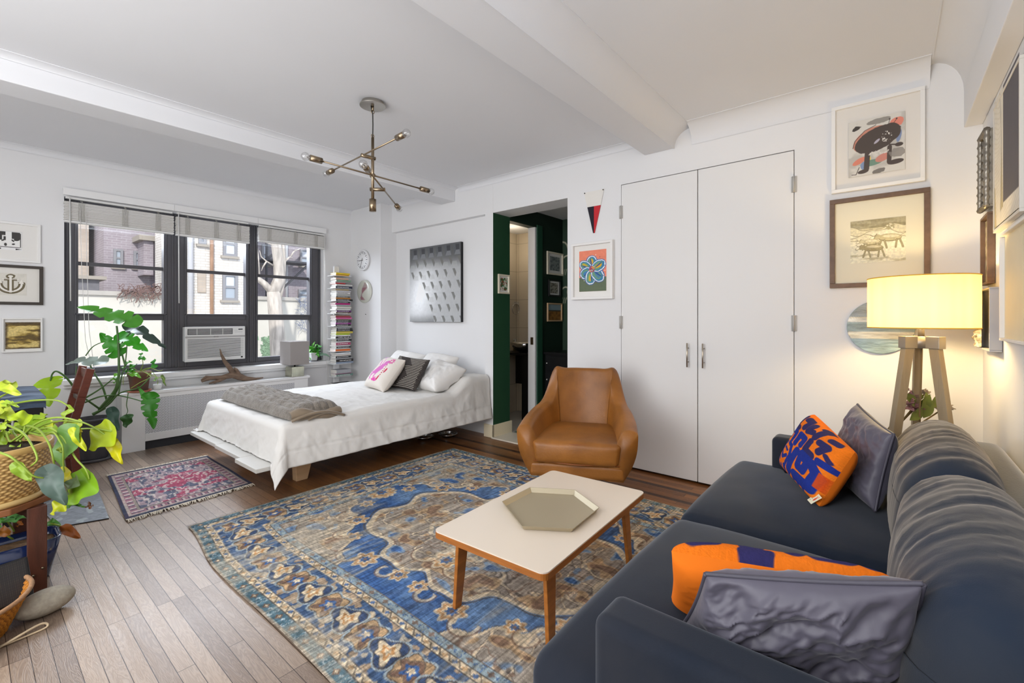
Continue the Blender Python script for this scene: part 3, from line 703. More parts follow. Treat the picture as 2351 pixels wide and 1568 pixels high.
# pink printed cushion
c = Cv(.44, .44, 150, '#e6dfd6'); PK = '#d77cc0'; RD = '#c8455f'
c.ell(.45, .50, .20, .13, PK, 40, wob=.4); c.ell(.60, .70, .12, .09, PK, 60, wob=.5); c.line([(.36, .40), (.30, .28)], .05, PK); c.line([(.48, .40), (.44, .26)], .05, PK)
c.line([(.33, .62), (.26, .76)], .04, PK); c.line([(.42, .66), (.38, .84)], .04, PK)
for k in range(9):
    a = k*40*PI/180; c.ell(.76+.07*math.cos(a), .80+.07*math.sin(a), .035, .02, '#dc5f9f', k*40)
for k in range(7):
    a = (20+k*23)*PI/180; c.ell(.52+.08*math.cos(a), .13+.08*math.sin(a), .06, .015, '#e050a8', 20+k*23)
for k in range(6): c.ell(.30-.02*k, .18+.05*k, .05, .018, PK, 60+30*k); c.ell(.70, .35+.06*k, .018, .018, RD)
c.ell(.78, .50, .03, .08, RD, -15); c.ell(.66, .25, .03, .08, RD, -25); c.ell(.25, .90, .09, .03, '#c490c8', 30); c.ell(.15, .62, .03, .10, '#c490c8', 10)
pil('throw_cushion', [(2.80, 4.42, .565), (2.71, 3.94, .555), (2.98, 3.93, .86), (3.06, 4.33, .865)], .17, mat('printed cotton', attr=True, rough=.9, spec=.1), 'cream cushion with a pink floral print on the bed', 'cushion', n=150, cv=c, both=mat('cream cotton', '#e2dbd2', .9), wr=.006)
# fur throw folded across the foot of the bed
def throw():
    n1, n2 = 150, 120
    s = np.linspace(0, 1, n1); t = np.linspace(-1, 1, n2); T, S = np.meshgrid(t, s, indexing='ij')
    a = np.array((1.60, 4.80)); b = np.array((1.72, 3.36)); d = (b-a); L_ = np.linalg.norm(d); d = d/L_; nrm = np.array((-d[1], d[0]))
    wd = .30+.03*np.sin(S*5)+.05*sstep(.6, 1, S)
    ctr = np.array([1.80, 4.72])[None, None]+0
    wd = .205; X = 1.745+ T*wd; Y = 4.85-S*1.45
    prof = np.clip(1-np.abs(T)**3.5, 0, 1)**.5
    endp = sstep(0, .03, S)*np.sqrt(np.clip(1-(np.clip(S-.94, 0, 1)/.0601)**2, 0, 1))
    quilt = np.abs(np.sin(T*11+2*fbm(S*3, T*2, 0, 2, 3)))*.014+np.abs(np.sin(S*26+1.5*np.sin(T*7)))*.010
    Z = .533+.025*np.clip(1-((X-2.6)/1.2)**2, 0, 1)+.010+prof*(.075+quilt+.03*(fbm(S*7, T*3, 0, 4, 7)-.5))*endp
    X = X+.02*(fbm(S*6, T*2, 0, 3, 5)-.5)
    return np.stack([X, Y, Z], -1), T, S
P, T, S = throw()
FUR = mat('grey brown faux fur', '#8d857b', .98, var=.35, vscale=30, bump=.9, bscale=90, sheen=.5, spec=.1)
th = gridmesh('throw_blanket', P, FUR, None, flip=True); tag(th, 'grey faux fur throw folded across the foot of the bed', 'blanket')
# the turned-back velvet edge at the near end
VEL = mat('taupe velvet', '#8f7f6b', .8, var=.15, vscale=10, sheen=.6)
g = []; 
for i, s in enumerate(np.linspace(0, 1, 40)):
    x = 1.545+s*.40; row = []
    for j, a in enumerate(np.linspace(-.5*PI, .5*PI, 9)):
        th_ = .030+.012*math.sin(s*9); row.append((x, 3.43-.045*math.cos(a)-.02*math.sin(s*PI), .572-.02*s+.01*math.sin(s*7)+(th_+.012*math.sin(s*PI))*math.sin(a)))
    g.append(row)
m = B().grid(g); m.tube([(1.54+.42*s, 3.375-.02*math.sin(s*PI), .545+.05*math.sin(s*PI)-.02*s) for s in np.linspace(0, 1, 24)], .011, 8)
m.tube([(1.66+.28*s, 3.372-.01*math.sin(s*PI), .535+.035*math.sin(s*PI)) for s in np.linspace(0, 1, 20)], .008, 8)
m.build('turned_edge', VEL, th)
# things under the bed
for i, (u, v) in enumerate(((985, 1006), (1040, 1000))):
    p = WZ(u, v, .02); o = B().tube([(p.x+.10*math.cos(a), p.y+.08+.10*math.sin(a), .03) for a in np.linspace(0, 2*PI, 20, endpoint=False)], .006, 6, closed=True).lathe([(.0, .004), (.07, .004), (.10, .03)], (p.x, p.y+.08, 0), 20).build('metal_dish', CHROME)
    tag(o, ['shiny metal dish under the middle of the bed', 'shiny metal dish under the bed by the doorway'][i], 'dish')

# ================================================================ coffee table
OAK = mat('honey bent ply', '#b9722e', .4, var=.35, vscale=3, stretch=(1.5, 1.5, 12), spec=.4)
PLYE = mat('ply edge band', '#b06a2a', .45, var=.3, vscale=4, stretch=(2, 2, 20))
ct = thing('coffee_table', 'low coffee table with white top and bent ply legs on the blue rug', 'coffee table', (1.812, 1.268, .009), math.radians(2.9))
def rrect(a, b, r, n=6):
    return [(sx*(a-r)+r*math.cos(t), sy*(b-r)+r*math.sin(t)) for sx, sy, t0 in ((1, 1, 0), (-1, 1, PI/2), (-1, -1, PI), (1, -1, 1.5*PI)) for t in np.linspace(t0, t0+PI/2, n)]
B().prism(rrect(.4925, .290, .03), .342, .3665).build('edge_band', PLYE, ct)
B().prism(rrect(.4915, .289, .03), .3666, .3715).build('tabletop', mat('cream white laminate', '#e9dccb', .28), ct)
for sx in (-1, 1):
    for sy in (-1, 1):
        m = B(); x0, x1 = sx*.33, sx*.400; N = 14; g = []
        for i in range(N):
            t = i/(N-1)
            if t < .35: a = t/.35*PI/2; y = sy*(.16+.06*math.sin(a)); z = .341-.05*(1-math.cos(a)); y = sy*(.155+.075*math.sin(a))
            else: k = (t-.35)/.65; y = sy*(.23+.016*k); z = .291*(1-k)
            wdt = .5-(.5-.30)*max(0, (t-.3)/.7)
            g.append((x0+(x1-x0)*(.5-wdt) + sx*.0, x0+(x1-x0)*(.5+wdt), y, z))
        th_ = .018; vs = []
        for k, (xa, xb, y, z) in enumerate(g):
            k0 = max(k-1, 0); k1 = min(k+1, N-1); dy = g[k1][2]-g[k0][2]; dz = g[k1][3]-g[k0][3]; l = math.hypot(dy, dz); ny_, nz_ = -dz/l*th_/2, dy/l*th_/2
            o_ = sx*.02*(1-z/.34)
            vs += [(xa+o_, y-ny_, z-nz_), (xb+o_, y-ny_, z-nz_), (xb+o_, y+ny_, z+nz_), (xa+o_, y+ny_, z+nz_)]
        fs = [(0, 3, 2, 1), tuple(4*(N-1)+q for q in range(4))]+[(4*i+q, 4*i+(q+1) % 4, 4*i+4+(q+1) % 4, 4*i+4+q) for i in range(N-1) for q in range(4)]
        m.add(vs, fs).build('leg', OAK, ct, bevel=.003)
# hexagonal tray
tp = [(1.688, 1.466), (1.927, 1.475), (2.048, 1.272), (1.929, 1.063), (1.663, 1.042), (1.542, 1.225)]
ctr = np.mean(tp, 0); tr = B(); a = []
for k, z in ((.925, .3815), (1., .404), (.985, .404), (.915, .3835)): a.append([tuple(ctr+(np.array(p)-ctr)*k)+(z,) for p in tp])
vs = sum(a, []); fs = [tuple(range(6))[::-1], tuple(18+i for i in range(6))]+[(6*k+i, 6*k+(i+1) % 6, 6*k+6+(i+1) % 6, 6*k+6+i) for k in range(3) for i in range(6)]
tray = tr.add(vs, fs).build('serving_tray', mat('champagne metal tray', '#b9ad92', .38, .35)); tag(tray, 'hexagonal champagne metal tray on the coffee table', 'tray')

# ================================================================ armchair
LEA = mat('tan leather', '#a2682b', .42, var=.28, vscale=5, col2='#80501f', bump=.12, bscale=70, spec=.45)
ac = thing('swivel_armchair', 'tan leather swivel armchair in front of the closet', 'armchair', (2.905, 1.755, 0), math.radians(-64.2))
def shell():
    # s, top(x,y,z), bottom(x,y,z)
    K = [(0, (.398, -.36, .545), (.305, -.335, .235)), (.16, (.392, -.16, .580), (.315, -.13, .235)), (.30, (.365, .06, .612), (.318, .08, .235)), (.41, (.330, .215, .640), (.31, .20, .235)),
         (.49, (.295, .315, .745), (.28, .27, .235)), (.56, (.270, .355, .858), (.24, .285, .235)), (.72, (.165, .385, .868), (.16, .302, .235)), (1., (0, .41, .868), (0, .31, .235))]
    K = K+[(2-s, (-t[0], t[1], t[2]), (-b[0], b[1], b[2])) for s, t, b in K[-2::-1]]
    S_ = [k[0] for k in K]; T_ = np.array([k[1] for k in K]); Bm = np.array([k[2] for k in K])
    def cub(s, X, Yv):
        X = np.array(X); m = np.gradient(Yv, X); i = np.clip(np.searchsorted(X, s, 'right')-1, 0, len(X)-2); h = X[i+1]-X[i]; t = (s-X[i])/h
        return (2*t**3-3*t**2+1)*Yv[i]+(t**3-2*t**2+t)*h*m[i]+(-2*t**3+3*t**2)*Yv[i+1]+(t**3-t**2)*h*m[i+1]
    ss = np.linspace(0, 2, 73); top = np.stack([cub(ss, S_, T_[:, i]) for i in range(3)], 1); bot = np.stack([cub(ss, S_, Bm[:, i]) for i in range(3)], 1)
    def smooth(a):
        for _ in range(5): a[1:-1, :2] = (a[:-2, :2]+2*a[1:-1, :2]+a[2:, :2])/4
        for _ in range(2): a[1:-1, 2] = (a[:-2, 2]+2*a[1:-1, 2]+a[2:, 2])/4
        return a
    top, bot = smooth(top), smooth(bot)
    back = 1-np.minimum(1, np.abs(ss-1)/.5)**2
    rows = []
    # tangent normal in plan pointing inward
    tg = np.gradient((top+bot)[:, :2], axis=0); nrm = np.stack([-tg[:, 1], tg[:, 0]], 1); nrm /= np.linalg.norm(nrm, axis=1, keepdims=True)
    c0 = np.array([0, -.05]); sgn = np.sign(np.sum((c0-(top+bot)[:, :2]/2)*nrm, 1)); nrm *= sgn[:, None]
    th0, th1 = .085+.03*(1-back), .055+.05*(1-back)
    nv = 12
    for i in range(nv):                                   # outer skin, bottom to top
        t = i/(nv-1); p = bot+(top-bot)*t; p[:, :2] -= nrm*(.03*math.sin(PI*t))[..., None] if False else nrm*.028*math.sin(PI*t)
        rows.append(p)
    for k in range(1, 6):                                 # rolled rim
        a = PI*k/6; p = top.copy(); h = (th1/2)[:, None]; p[:, :2] += nrm*h*(1-math.cos(a)); p[:, 2] += .028*math.sin(a); rows.append(p)
    for i in range(nv):                                   # inner skin, top to bottom
        t = 1-i/(nv-1); p = bot+(top-bot)*t; p[:, :2] += nrm*((th0*(1-t)+th1*t)[:, None]+.012*math.sin(PI*t)); rows.append(p)
    m = B(); G = np.stack(rows, 0); m.grid(G)
    for e_ in (0, -1):                                    # close the arm fronts
        col_ = G[:, e_]; n = len(col_); cen = col_.mean(0)+np.array([0, -.004, 0]); vs = [tuple(p) for p in col_]+[tuple(cen)]
        m.add(vs, [(i, (i+1) % n, n) for i in range(n)], True)
    return m
shell().build('shell', LEA, ac, merge=True)
def tap(P, U):
    P = P.copy(); P[:, 0] *= 1+.04*U[:, 2]; P[:, 2] += .012*fbm(P[:, 0]*6, P[:, 1]*6, P[:, 2]*3, 3, 4); return P
c = soft_box(.565, .60, .145, .030, 12, (.0, .02, .022), tap).build('seat_cushion', LEA, ac); c.location = (0, -.075, .405)
m = B(); 
for z, r in ((.472, .285), (.342, .285)):
    m.tube([(x, y, z) for x, y in [(-r, -.05), (-r+.005, -.35), (0, -.383), (r-.005, -.35), (r, -.05)]], .0045, 6)
m.build('piping', mat('leather piping', '#8a4d1d', .45), ac)
c = soft_box(.635, .66, .105, .03, 10, (0, 0, .0)).build('seat_base', LEA, ac); c.location = (0, -.015, .285)
B().tube([(0, 0, .24), (0, 0, .05)], .028, 16).lathe([(.0, .245), (.11, .24), (.11, .232), (0, .23)], (0, 0, 0), 24).build('swivel_column', BRONZE, ac)
for k in range(4):
    a = math.radians(36+90*k); B().bar((.02*math.cos(a), .02*math.sin(a), .045), (.33*math.cos(a), .33*math.sin(a), .022), .05, .03, w2=.03, h2=.016).build('star_foot', BRONZE, ac, bevel=.004)

# ================================================================ sofa
VELV = mat('dark slate velvet', '#1a2331', .85, var=.35, vscale=3.5, col2='#2b2e36', bump=.06, bscale=420, sheen=.35, spec=.15)
VELV.node_tree.nodes['Principled BSDF'].inputs['Sheen Tint'].default_value = (.62, .66, .72, 1)
VELB = mat('grey slate velvet', '#1f2c3f', .85, var=.3, vscale=3, col2='#383b40', bump=.06, bscale=420, sheen=.55, spec=.15)
VELB.node_tree.nodes['Principled BSDF'].inputs['Sheen Tint'].default_value = (.85, .76, .64, 1)
VELG = mat('olive grey velvet', '#5b574c', .9, var=.3, vscale=6, col2='#474439', bump=.1, bscale=120, sheen=.8, spec=.1)
so = thing('sofa', 'dark slate blue velvet two seat sofa along the picture wall', 'sofa', (0, 0, 0))
def sb(name, x0, y0, z0, x1, y1, z1, r, m, n=12, puff=(0, 0, 0), fn=None, par=None):
    o = soft_box(x1-x0, y1-y0, z1-z0, r, n, puff, fn).build(name, m, par or so); o.location = ((x0+x1)/2, (y0+y1)/2, (z0+z1)/2); return o
sb('base', .93, -.36, .10, 2.99, .60, .29, .03, VELV)
sb('backrest', .90, -.395, .10, 3.02, -.235, .735, .05, VELG, 14)
sb('arm', .895, -.39, .08, 1.025, .515, .64, .03, VELV, 12)
sb('arm', 2.885, -.23, .08, 3.015, .515, .64, .03, VELV, 12)
for x in (.98, 2.94):
    for y in (-.3, .5): B().lathe([(.018, 0), (.028, .10)], (x, y, 0), 12).build('leg', BLACKM, so)
def seat_fn(side, xl):
    def f(P, U):
        P = P.copy(); t = sstep(.10, .17, P[:, 1]-.0)*1.
        out = (P[:, 0]*side > xl*.5)*t
        k = np.clip((P[:, 0]*side-xl*.55)/(xl*.45), 0, 1)
        P[:, 0] += side*k*t*.13*(P[:, 1] > .14)
        P[:, 2] += .010*(fbm(P[:, 0]*4, P[:, 1]*6, 0, 4, 3+side)-.5)*(U[:, 2] > 0)
        P[:, 2] -= .012*(np.abs(U[:, 0])**4)*(U[:, 2] > 0)
        return P
    return f
sb('seat_cushion', 1.03, -.08, .285, 1.967, .71, .465, .05, VELV, 22, (0, .01, .03), seat_fn(-1, .4685))
sb('seat_cushion', 1.973, -.08, .285, 2.882, .71, .465, .05, VELV, 22, (0, .01, .03), seat_fn(1, .4545))
SEAMS = []
def back_fn(seed, lean):
    def f(P, U):
        P = P.copy(); z = U[:, 2]
        w = fbm(P[:, 0]*34+P[:, 1]*9, P[:, 1]*5, P[:, 2]*5, 3, seed)-.5
        e = np.clip(1-np.abs(U[:, 0])**8, .15, 1)
        P[:, 2] += w*.022*(z > 0)*e; P[:, 1] += w*.020*np.clip(U[:, 1], 0, 1)*np.clip(.4+z, .2, 1)*e
        P[:, 1] -= (P[:, 2]+.2)*lean
        P[:, 2] += -.030*np.abs(U[:, 0])**3*(z > .2)
        for yt in (.42, -.42):
            uy = np.unique(np.round(U[:, 1], 5)); y_ = uy[np.argmin(np.abs(uy-yt))]; q = (np.abs(U[:, 1]-y_) < 1e-4) & (U[:, 2] > .999) & (np.abs(U[:, 0]) < .97); L = P[q]; L = L[np.argsort(L[:, 0])]; P[q, 2] -= .004; SEAMS.append(L)
        return P
    return f
bk1 = sb('back_cushion', 1.03, -.225, .45, 1.93, -.005, .845, .095, VELB, 56, (.01, .035, .03), back_fn(5, .12))
bk2 = sb('back_cushion', 1.945, -.225, .45, 2.90, -.005, .835, .095, VELB, 56, (.01, .035, .03), back_fn(15, .12))
for bk, Ls in ((bk1, SEAMS[:2]), (bk2, SEAMS[2:])):
    for L in Ls: B().tube([tuple(p+np.array([0, 0, .006])) for p in L], .0035, 5).build('seam', VELV, bk)
# scatter cushions on the sofa 
ORC = '#f07a1e'
def orange_print(seed=0):
    c = Cv(.48, .48, 200, ORC); BL = '#23358a'; DB = '#33305f'
    X, Y = c.X, c.Y; c.C += (.06*(fbm(X*3, Y*3, 0, 2, 5)-.5))[..., None]
    n = lambda pts, w=.075, k=BL: c.line(pts, w*1.35, k)
    n([(.10, .92), (.10, .74), (.20, .74)], .07, DB); n([(.20, .93), (.32, .93), (.30, .80)], .07, DB); n([(.42, .92), (.40, .80), (.50, .84)], .075, DB)
    n([(.62, .93), (.60, .82)], .09, DB); n([(.72, .80), (.86, .82), (.80, .68)], .075, DB); n([(.90, .95), (.80, .93)], .06, DB)
    n([(.08, .56), (.08, .66), (.22, .66), (.22, .52)], .065); n([(.33, .52), (.33, .68), (.48, .68), (.46, .56)], .075, BL); n([(.60, .72), (.58, .56), (.74, .56)], .08, DB)
    n([(.86, .56), (.97, .58)], .08); n([(.04, .42), (.04, .22), (.14, .14)], .04); n([(.12, .44), (.12, .28), (.22, .20), (.30, .26)], .045); n([(.20, .46), (.30, .44), (.38, .30), (.34, .12)], .05)
    n([(.18, .36), (.27, .34)], .03); n([(.46, .44), (.46, .12)], .10); n([(.58, .46), (.62, .28), (.74, .28), (.74, .36)], .085); n([(.58, .46), (.80, .46), (.92, .38), (.90, .14), (.60, .12)], .11)
    for i in range(6): c.line([(.20+.12*i, .02), (.22+.12*i, .07)], .05, BL)
    n([(.03, .80), (.03, .64)], .05); n([(.54, .98), (.66, .98)], .04, DB); n([(.90, .70), (.95, .66)], .05, DB); n([(.06, .12), (.12, .04)], .04); n([(.30, .10), (.34, .02)], .04)
    c.rect(.93, .20, 1, .44, '#d8501c', .9); c.noise(.12, 90, 3); return c
PRT = mat('crewel stitched cotton', attr=True, rough=.9, bump=.35, bscale=180, spec=.1)
ORM = mat('orange cotton', ORC, .85, var=.1, vscale=6, spec=.15)
GRC = mat('grey polished cotton', '#5d5a68', .48, var=.25, vscale=5, bump=.3, bscale=14, sheen=.3)
# far pair against the far arm and back
pa = pil('throw_cushion', [(2.83, .455, .505), (2.33, .235, .50), (2.365, .115, .745), (2.885, .31, .79)], .15, PRT, 'orange and blue patterned cushion at the far end of the sofa', 'cushion', n=200, cv=orange_print(), both=ORM, wr=.004, pinch=.02, power=.42)
lb = Cv(.05, .035, 40, '#ece6c8'); lb.ell(.62, .35, .12, .14, '#d8431f'); lb.line([(.62, .45), (.5, .58)], .05, '#d8431f'); lb.line([(.62, .45), (.76, .6)], .05, '#d8431f'); lb.line([(.12, .15), (.3, .15)], .03, '#8a8672'); lb.line([(.12, .28), (.34, .28)], .03, '#8a8672'); lb.line([(.12, .42), (.3, .42)], .03, '#8a8672')
pb = [(2.358, .282, .508), (2.312, .262, .508), (2.300, .222, .548), (2.345, .242, .552)]
cs = lb.X[..., None]; ct_ = (lb.Y/lb.H)[..., None]; P = (1-cs)*(1-ct_)*np.array(pb[0])+cs*(1-ct_)*np.array(pb[1])+cs*ct_*np.array(pb[2])+(1-cs)*ct_*np.array(pb[3])
lo = gridmesh('sewn_label', P, M_PAINT, pa, lb.C); lo['label'] = 'cream sewn label with a red mark'
pg = pil('throw_cushion', [(2.86, .24, .50), (2.42, .05, .50), (2.46, -.01, .82), (2.90, .13, .865)], .14, GRC, 'grey cushion with piped edge leaning behind the far orange cushion', 'cushion', n=70, wr=.018, wf=8., pipe=mat('grey piping', '#4c4a56', .5), seed=4, pinch=.05, power=.45)
# near pair squeezed against the near arm
pa2 = pil('throw_cushion', [(1.42, -.02, .50), (1.30, .485, .50), (1.10, .41, .735), (1.26, -.02, .735)], .145, PRT, 'orange and blue patterned cushion standing inside the near sofa arm', 'cushion', n=200, cv=orange_print(1), both=ORM, wr=.004, pinch=.02, power=.36)
pg2 = pil('throw_cushion', [(1.22, -.03, .50), (1.16, .42, .50), (1.05, .315, .735), (1.10, -.045, .825)], .15, GRC, 'grey cushion with piped edge slumped over the near sofa arm', 'cushion', n=90, wr=.030, wf=8., pipe=mat('grey piping', '#4c4a56', .5), seed=8, pinch=.05, power=.5)
# ================================================================ chandelier
cx_, cy_ = 1.838, 2.795
NKL = mat('brushed nickel brass', '#9c8b74', .28, 1.)
CNPY = mat('satin nickel', '#b5b0a8', .3, 1.)
def bulbglass():
    m = bpy.data.materials.new('clear bulb glass'); m.use_nodes = True; nt = m.node_tree; nt.nodes.remove(nt.nodes['Principled BSDF'])
    t = nd(nt, 'ShaderNodeBsdfTransparent'); t.inputs[0].default_value = (.95, .95, .95, 1); g = nd(nt, 'ShaderNodeBsdfGlossy'); g.inputs['Roughness'].default_value = .18
    f = nd(nt, 'ShaderNodeLayerWeight', Blend=.35); a = nd(nt, 'ShaderNodeMath', operation='MULTIPLY_ADD'); a.inputs[1].default_value = .6; a.inputs[2].default_value = .12; nt.links.new(f.outputs['Facing'], a.inputs[0])
    x = nd(nt, 'ShaderNodeMixShader'); nt.links.new(a.outputs[0], x.inputs[0]); nt.links.new(t.outputs[0], x.inputs[1]); nt.links.new(g.outputs[0], x.inputs[2]); nt.links.new(x.outputs[0], nt.nodes['Material Output'].inputs[0]); return m
BULB = bulbglass()
ch = thing('chandelier', 'brushed metal chandelier with crossed arms and clear round bulbs', 'chandelier', (cx_, cy_, 0))
B().lathe([(.0, 2.785), (.088, 2.785), (.088, 2.793), (.075, 2.795), (.075, 2.815)], (0, 0, 0), 40).build('canopy', CNPY, ch, bevel=.001)
B().tube([(0, 0, 2.785), (0, 0, 2.755)], .009, 10).tube([(.012*math.cos(a), 0, 2.748+.012*math.sin(a)) for a in np.linspace(0, 2*PI, 12, endpoint=False)], .003, 6, closed=True).build('loop', NKL, ch)
B().tube([(-.012, 0, 2.785), (-.006, 0, 2.75), (0, 0, 2.73), (.003, .002, 2.66), (0, 0, 2.57)], .004, 6).build('cord', mat('black cord', '#1a1715', .6), ch)
B().tube([(0, 0, 2.565), (0, 0, 2.12)], .0105, 14).tube([(.011*math.cos(a), 0, 2.578+.011*math.sin(a)) for a in np.linspace(0, 2*PI, 12, endpoint=False)], .003, 6, closed=True).build('stem', NKL, ch)
B().tube([(0, 0, 2.135), (0, 0, 2.05)], .0235, 20).build('socket', NKL, ch)
def arm(z, e0, e1, off):
    e0, e1 = Vector((e0[0]-cx_, e0[1]-cy_, z)), Vector((e1[0]-cx_, e1[1]-cy_, z)); d = (e1-e0).normalized(); o = Vector(off)
    a, b = e0+o, e1+o; mid = (a+b)/2
    B().tube([a+d*.10, b-d*.10], .0055, 10).build('arm', NKL, ch)
    near = a-d*a.xy.dot(d.xy)/d.xy.length_squared; near.z = z; n_ = Vector((near.x, near.y, 0)).normalized()
    B().tube([Vector((0, 0, z))-n_*.018, near+n_*.010], .013, 14).build('clamp', NKL, ch)
    for p, s in ((a, 1), (b, -1)):
        B().tube([p+d*s*.105, p+d*s*.030], .0195, 18).build('socket', NKL, ch)
        q = p+d*s*.0; bl = B().sphere(q, .026, 14, 10); bl.tube([q+d*s*.02, q+d*s*.035], .012, 10); bo = bl.build('bulb', BULB, ch)
        B().tube([q+d*s*.03, q+d*s*.008], .003, 6).build('filament', mat('bulb filament', '#6f6a60', .5), bo)
arm(2.423, (1.757, 2.262), (1.84, 3.37), (-.035, .0, 0))
arm(2.301, (1.355, 2.82), (2.365, 2.828), (.0, -.035, 0))
arm(2.204, (1.475, 2.41), (2.275, 3.15), (.028, -.028, 0))

# ================================================================ pictures
MB_ = {'b': lambda y, z: Matrix(((0, 0, -1, XB), (-1, 0, 0, y), (0, 1, 0, z), (0, 0, 0, 1))),
       'l': lambda x, z: Matrix(((1, 0, 0, x), (0, 0, -1, YW), (0, 1, 0, z), (0, 0, 0, 1))),
       'r': lambda x, z: Matrix(((-1, 0, 0, x), (0, 0, 1, YR), (0, 1, 0, z), (0, 0, 0, 1))),
       'h': lambda x, z: Matrix(((1, 0, 0, x), (0, 0, -1, DY1), (0, 1, 0, z), (0, 0, 0, 1)))}
FWHITE = mat('white picture frame', '#efeeec', .45); FDARK = mat('dark wood frame', '#3a322b', .5); MATB = mat('white mount board', '#eceae6', .9)
def picture(name, label, M, w, h, fw, dep, fm, art=None, aw=0, ah=0, mount=MATB, off=(0, 0), cat='picture', group=None, tilt=0.):
    if tilt: M = M @ Matrix.Rotation(tilt, 4, 'Z')
    t = thing(name, label, cat, M=M, group=group); a, b = w/2, h/2
    f = B()
    for x0, y0, x1, y1 in ((-a, -b, a, -b+fw), (-a, b-fw, a, b), (-a, -b+fw, -a+fw, b-fw), (a-fw, -b+fw, a, b-fw)): f.box(x0, y0, .002, x1, y1, dep)
    f.build('frame', fm, t, bevel=.0015)
    if mount: B().box(-a+fw, -b+fw, .002, a-fw, b-fw, .006 if dep < .03 else dep*.35).build('mount', mount, t)
    if art is not None:
        z = (.0075 if dep < .03 else dep*.35+.0015); o = art.mesh('print', t, z, None, -aw/2+off[0], -ah/2+off[1])
    return t
# flower painting
def flower():
    c = Cv(.28, .375, 170, '#ef8a6c'); c.rect(0, 0, 1, .46, '#5f6d54'); c.noise(.1, 12)
    cx, cy = .47, .72
    for k, (a, L_, wd) in enumerate(((90, .30, .15), (152, .34, .12), (208, .32, .14), (262, .34, .15), (318, .38, .15), (22, .36, .14))):
        L_ *= 1.22; wd *= 1.3
        t = math.radians(a); x, y = cx+L_*.62*math.cos(t), cy+L_*.62*math.sin(t)
        c.ell(x, y, L_*.62, wd*1.12, '#3f69ad', a, wob=.12); c.ell(x, y, L_*.58, wd*.98, '#e8eef0', a, wob=.1); c.ell(x, y, L_*.5, wd*.82, '#2f7fae', a, wob=.25)
        c.ell(x-.02, y, L_*.40, wd*.6, '#6f9f7c', a+6, wob=.4); c.ell(x-.01, y, L_*.30, wd*.32, ['#e0ac28', '#cdb02e', '#3d82b8', '#d0b53c', '#4f86a4', '#e3a91f'][k], a-6, wob=.4)
        c.ell(x+.03*math.cos(t+1.2), y+.03*math.sin(t+1.2), L_*.32, wd*.12, '#23518f', a+10)
        for j in range(6):
            b = math.radians(a-50+j*20); c.ell(cx+L_*1.12*math.cos(b)*.98, cy+L_*1.12*math.sin(b)*.98, .014, .014, '#f4f0ea' if j % 2 else '#8f3040') if k in (2, 3, 5) else 0
    c.ell(cx, cy, .10, .10, '#a93c4a', wob=.5)
    rr_ = random.Random(2)
    for j in range(20): c.ell(cx+rr_.uniform(-.09, .09), cy+rr_.uniform(-.09, .09), .018, .018, rr_.choice(['#f4eef0', '#d9839a', '#e3ac3a', '#3c70b0']))
    return c
picture('framed_painting', 'bright blue and yellow flower painting on orange in a deep white frame', MB_['b'](2.096, 1.735), .425, .52, .022, .045, FWHITE, flower(), .28, .375, off=(-.0, .0))
# pennant
pn = thing('pennant', 'white black and red triangular cloth pennant above the flower painting', 'pennant', M=MB_['b'](2.088, 2.27))
B().prism([(-.105, .195), (.105, .195), (.070, .055), (-.068, .055)], .004, .007).build('cloth', mat('white canvas cloth', '#e9e6e0', .9, bump=.2, bscale=30), pn)
B().prism([(-.068, .054), (.0, .054), (.0, -.19), (-.008, -.19)], .004, .007).build('cloth', mat('black cloth', '#201c28', .85), pn)
B().prism([(.001, .054), (.070, .054), (.008, -.19), (.001, -.19)], .004, .007).build('cloth', mat('red cloth', '#c62b33', .85), pn)
B().sphere((-.095, .188, .009), .006, 8, 6).sphere((.095, .188, .009), .006, 8, 6).build('pin', BLACKM, pn)
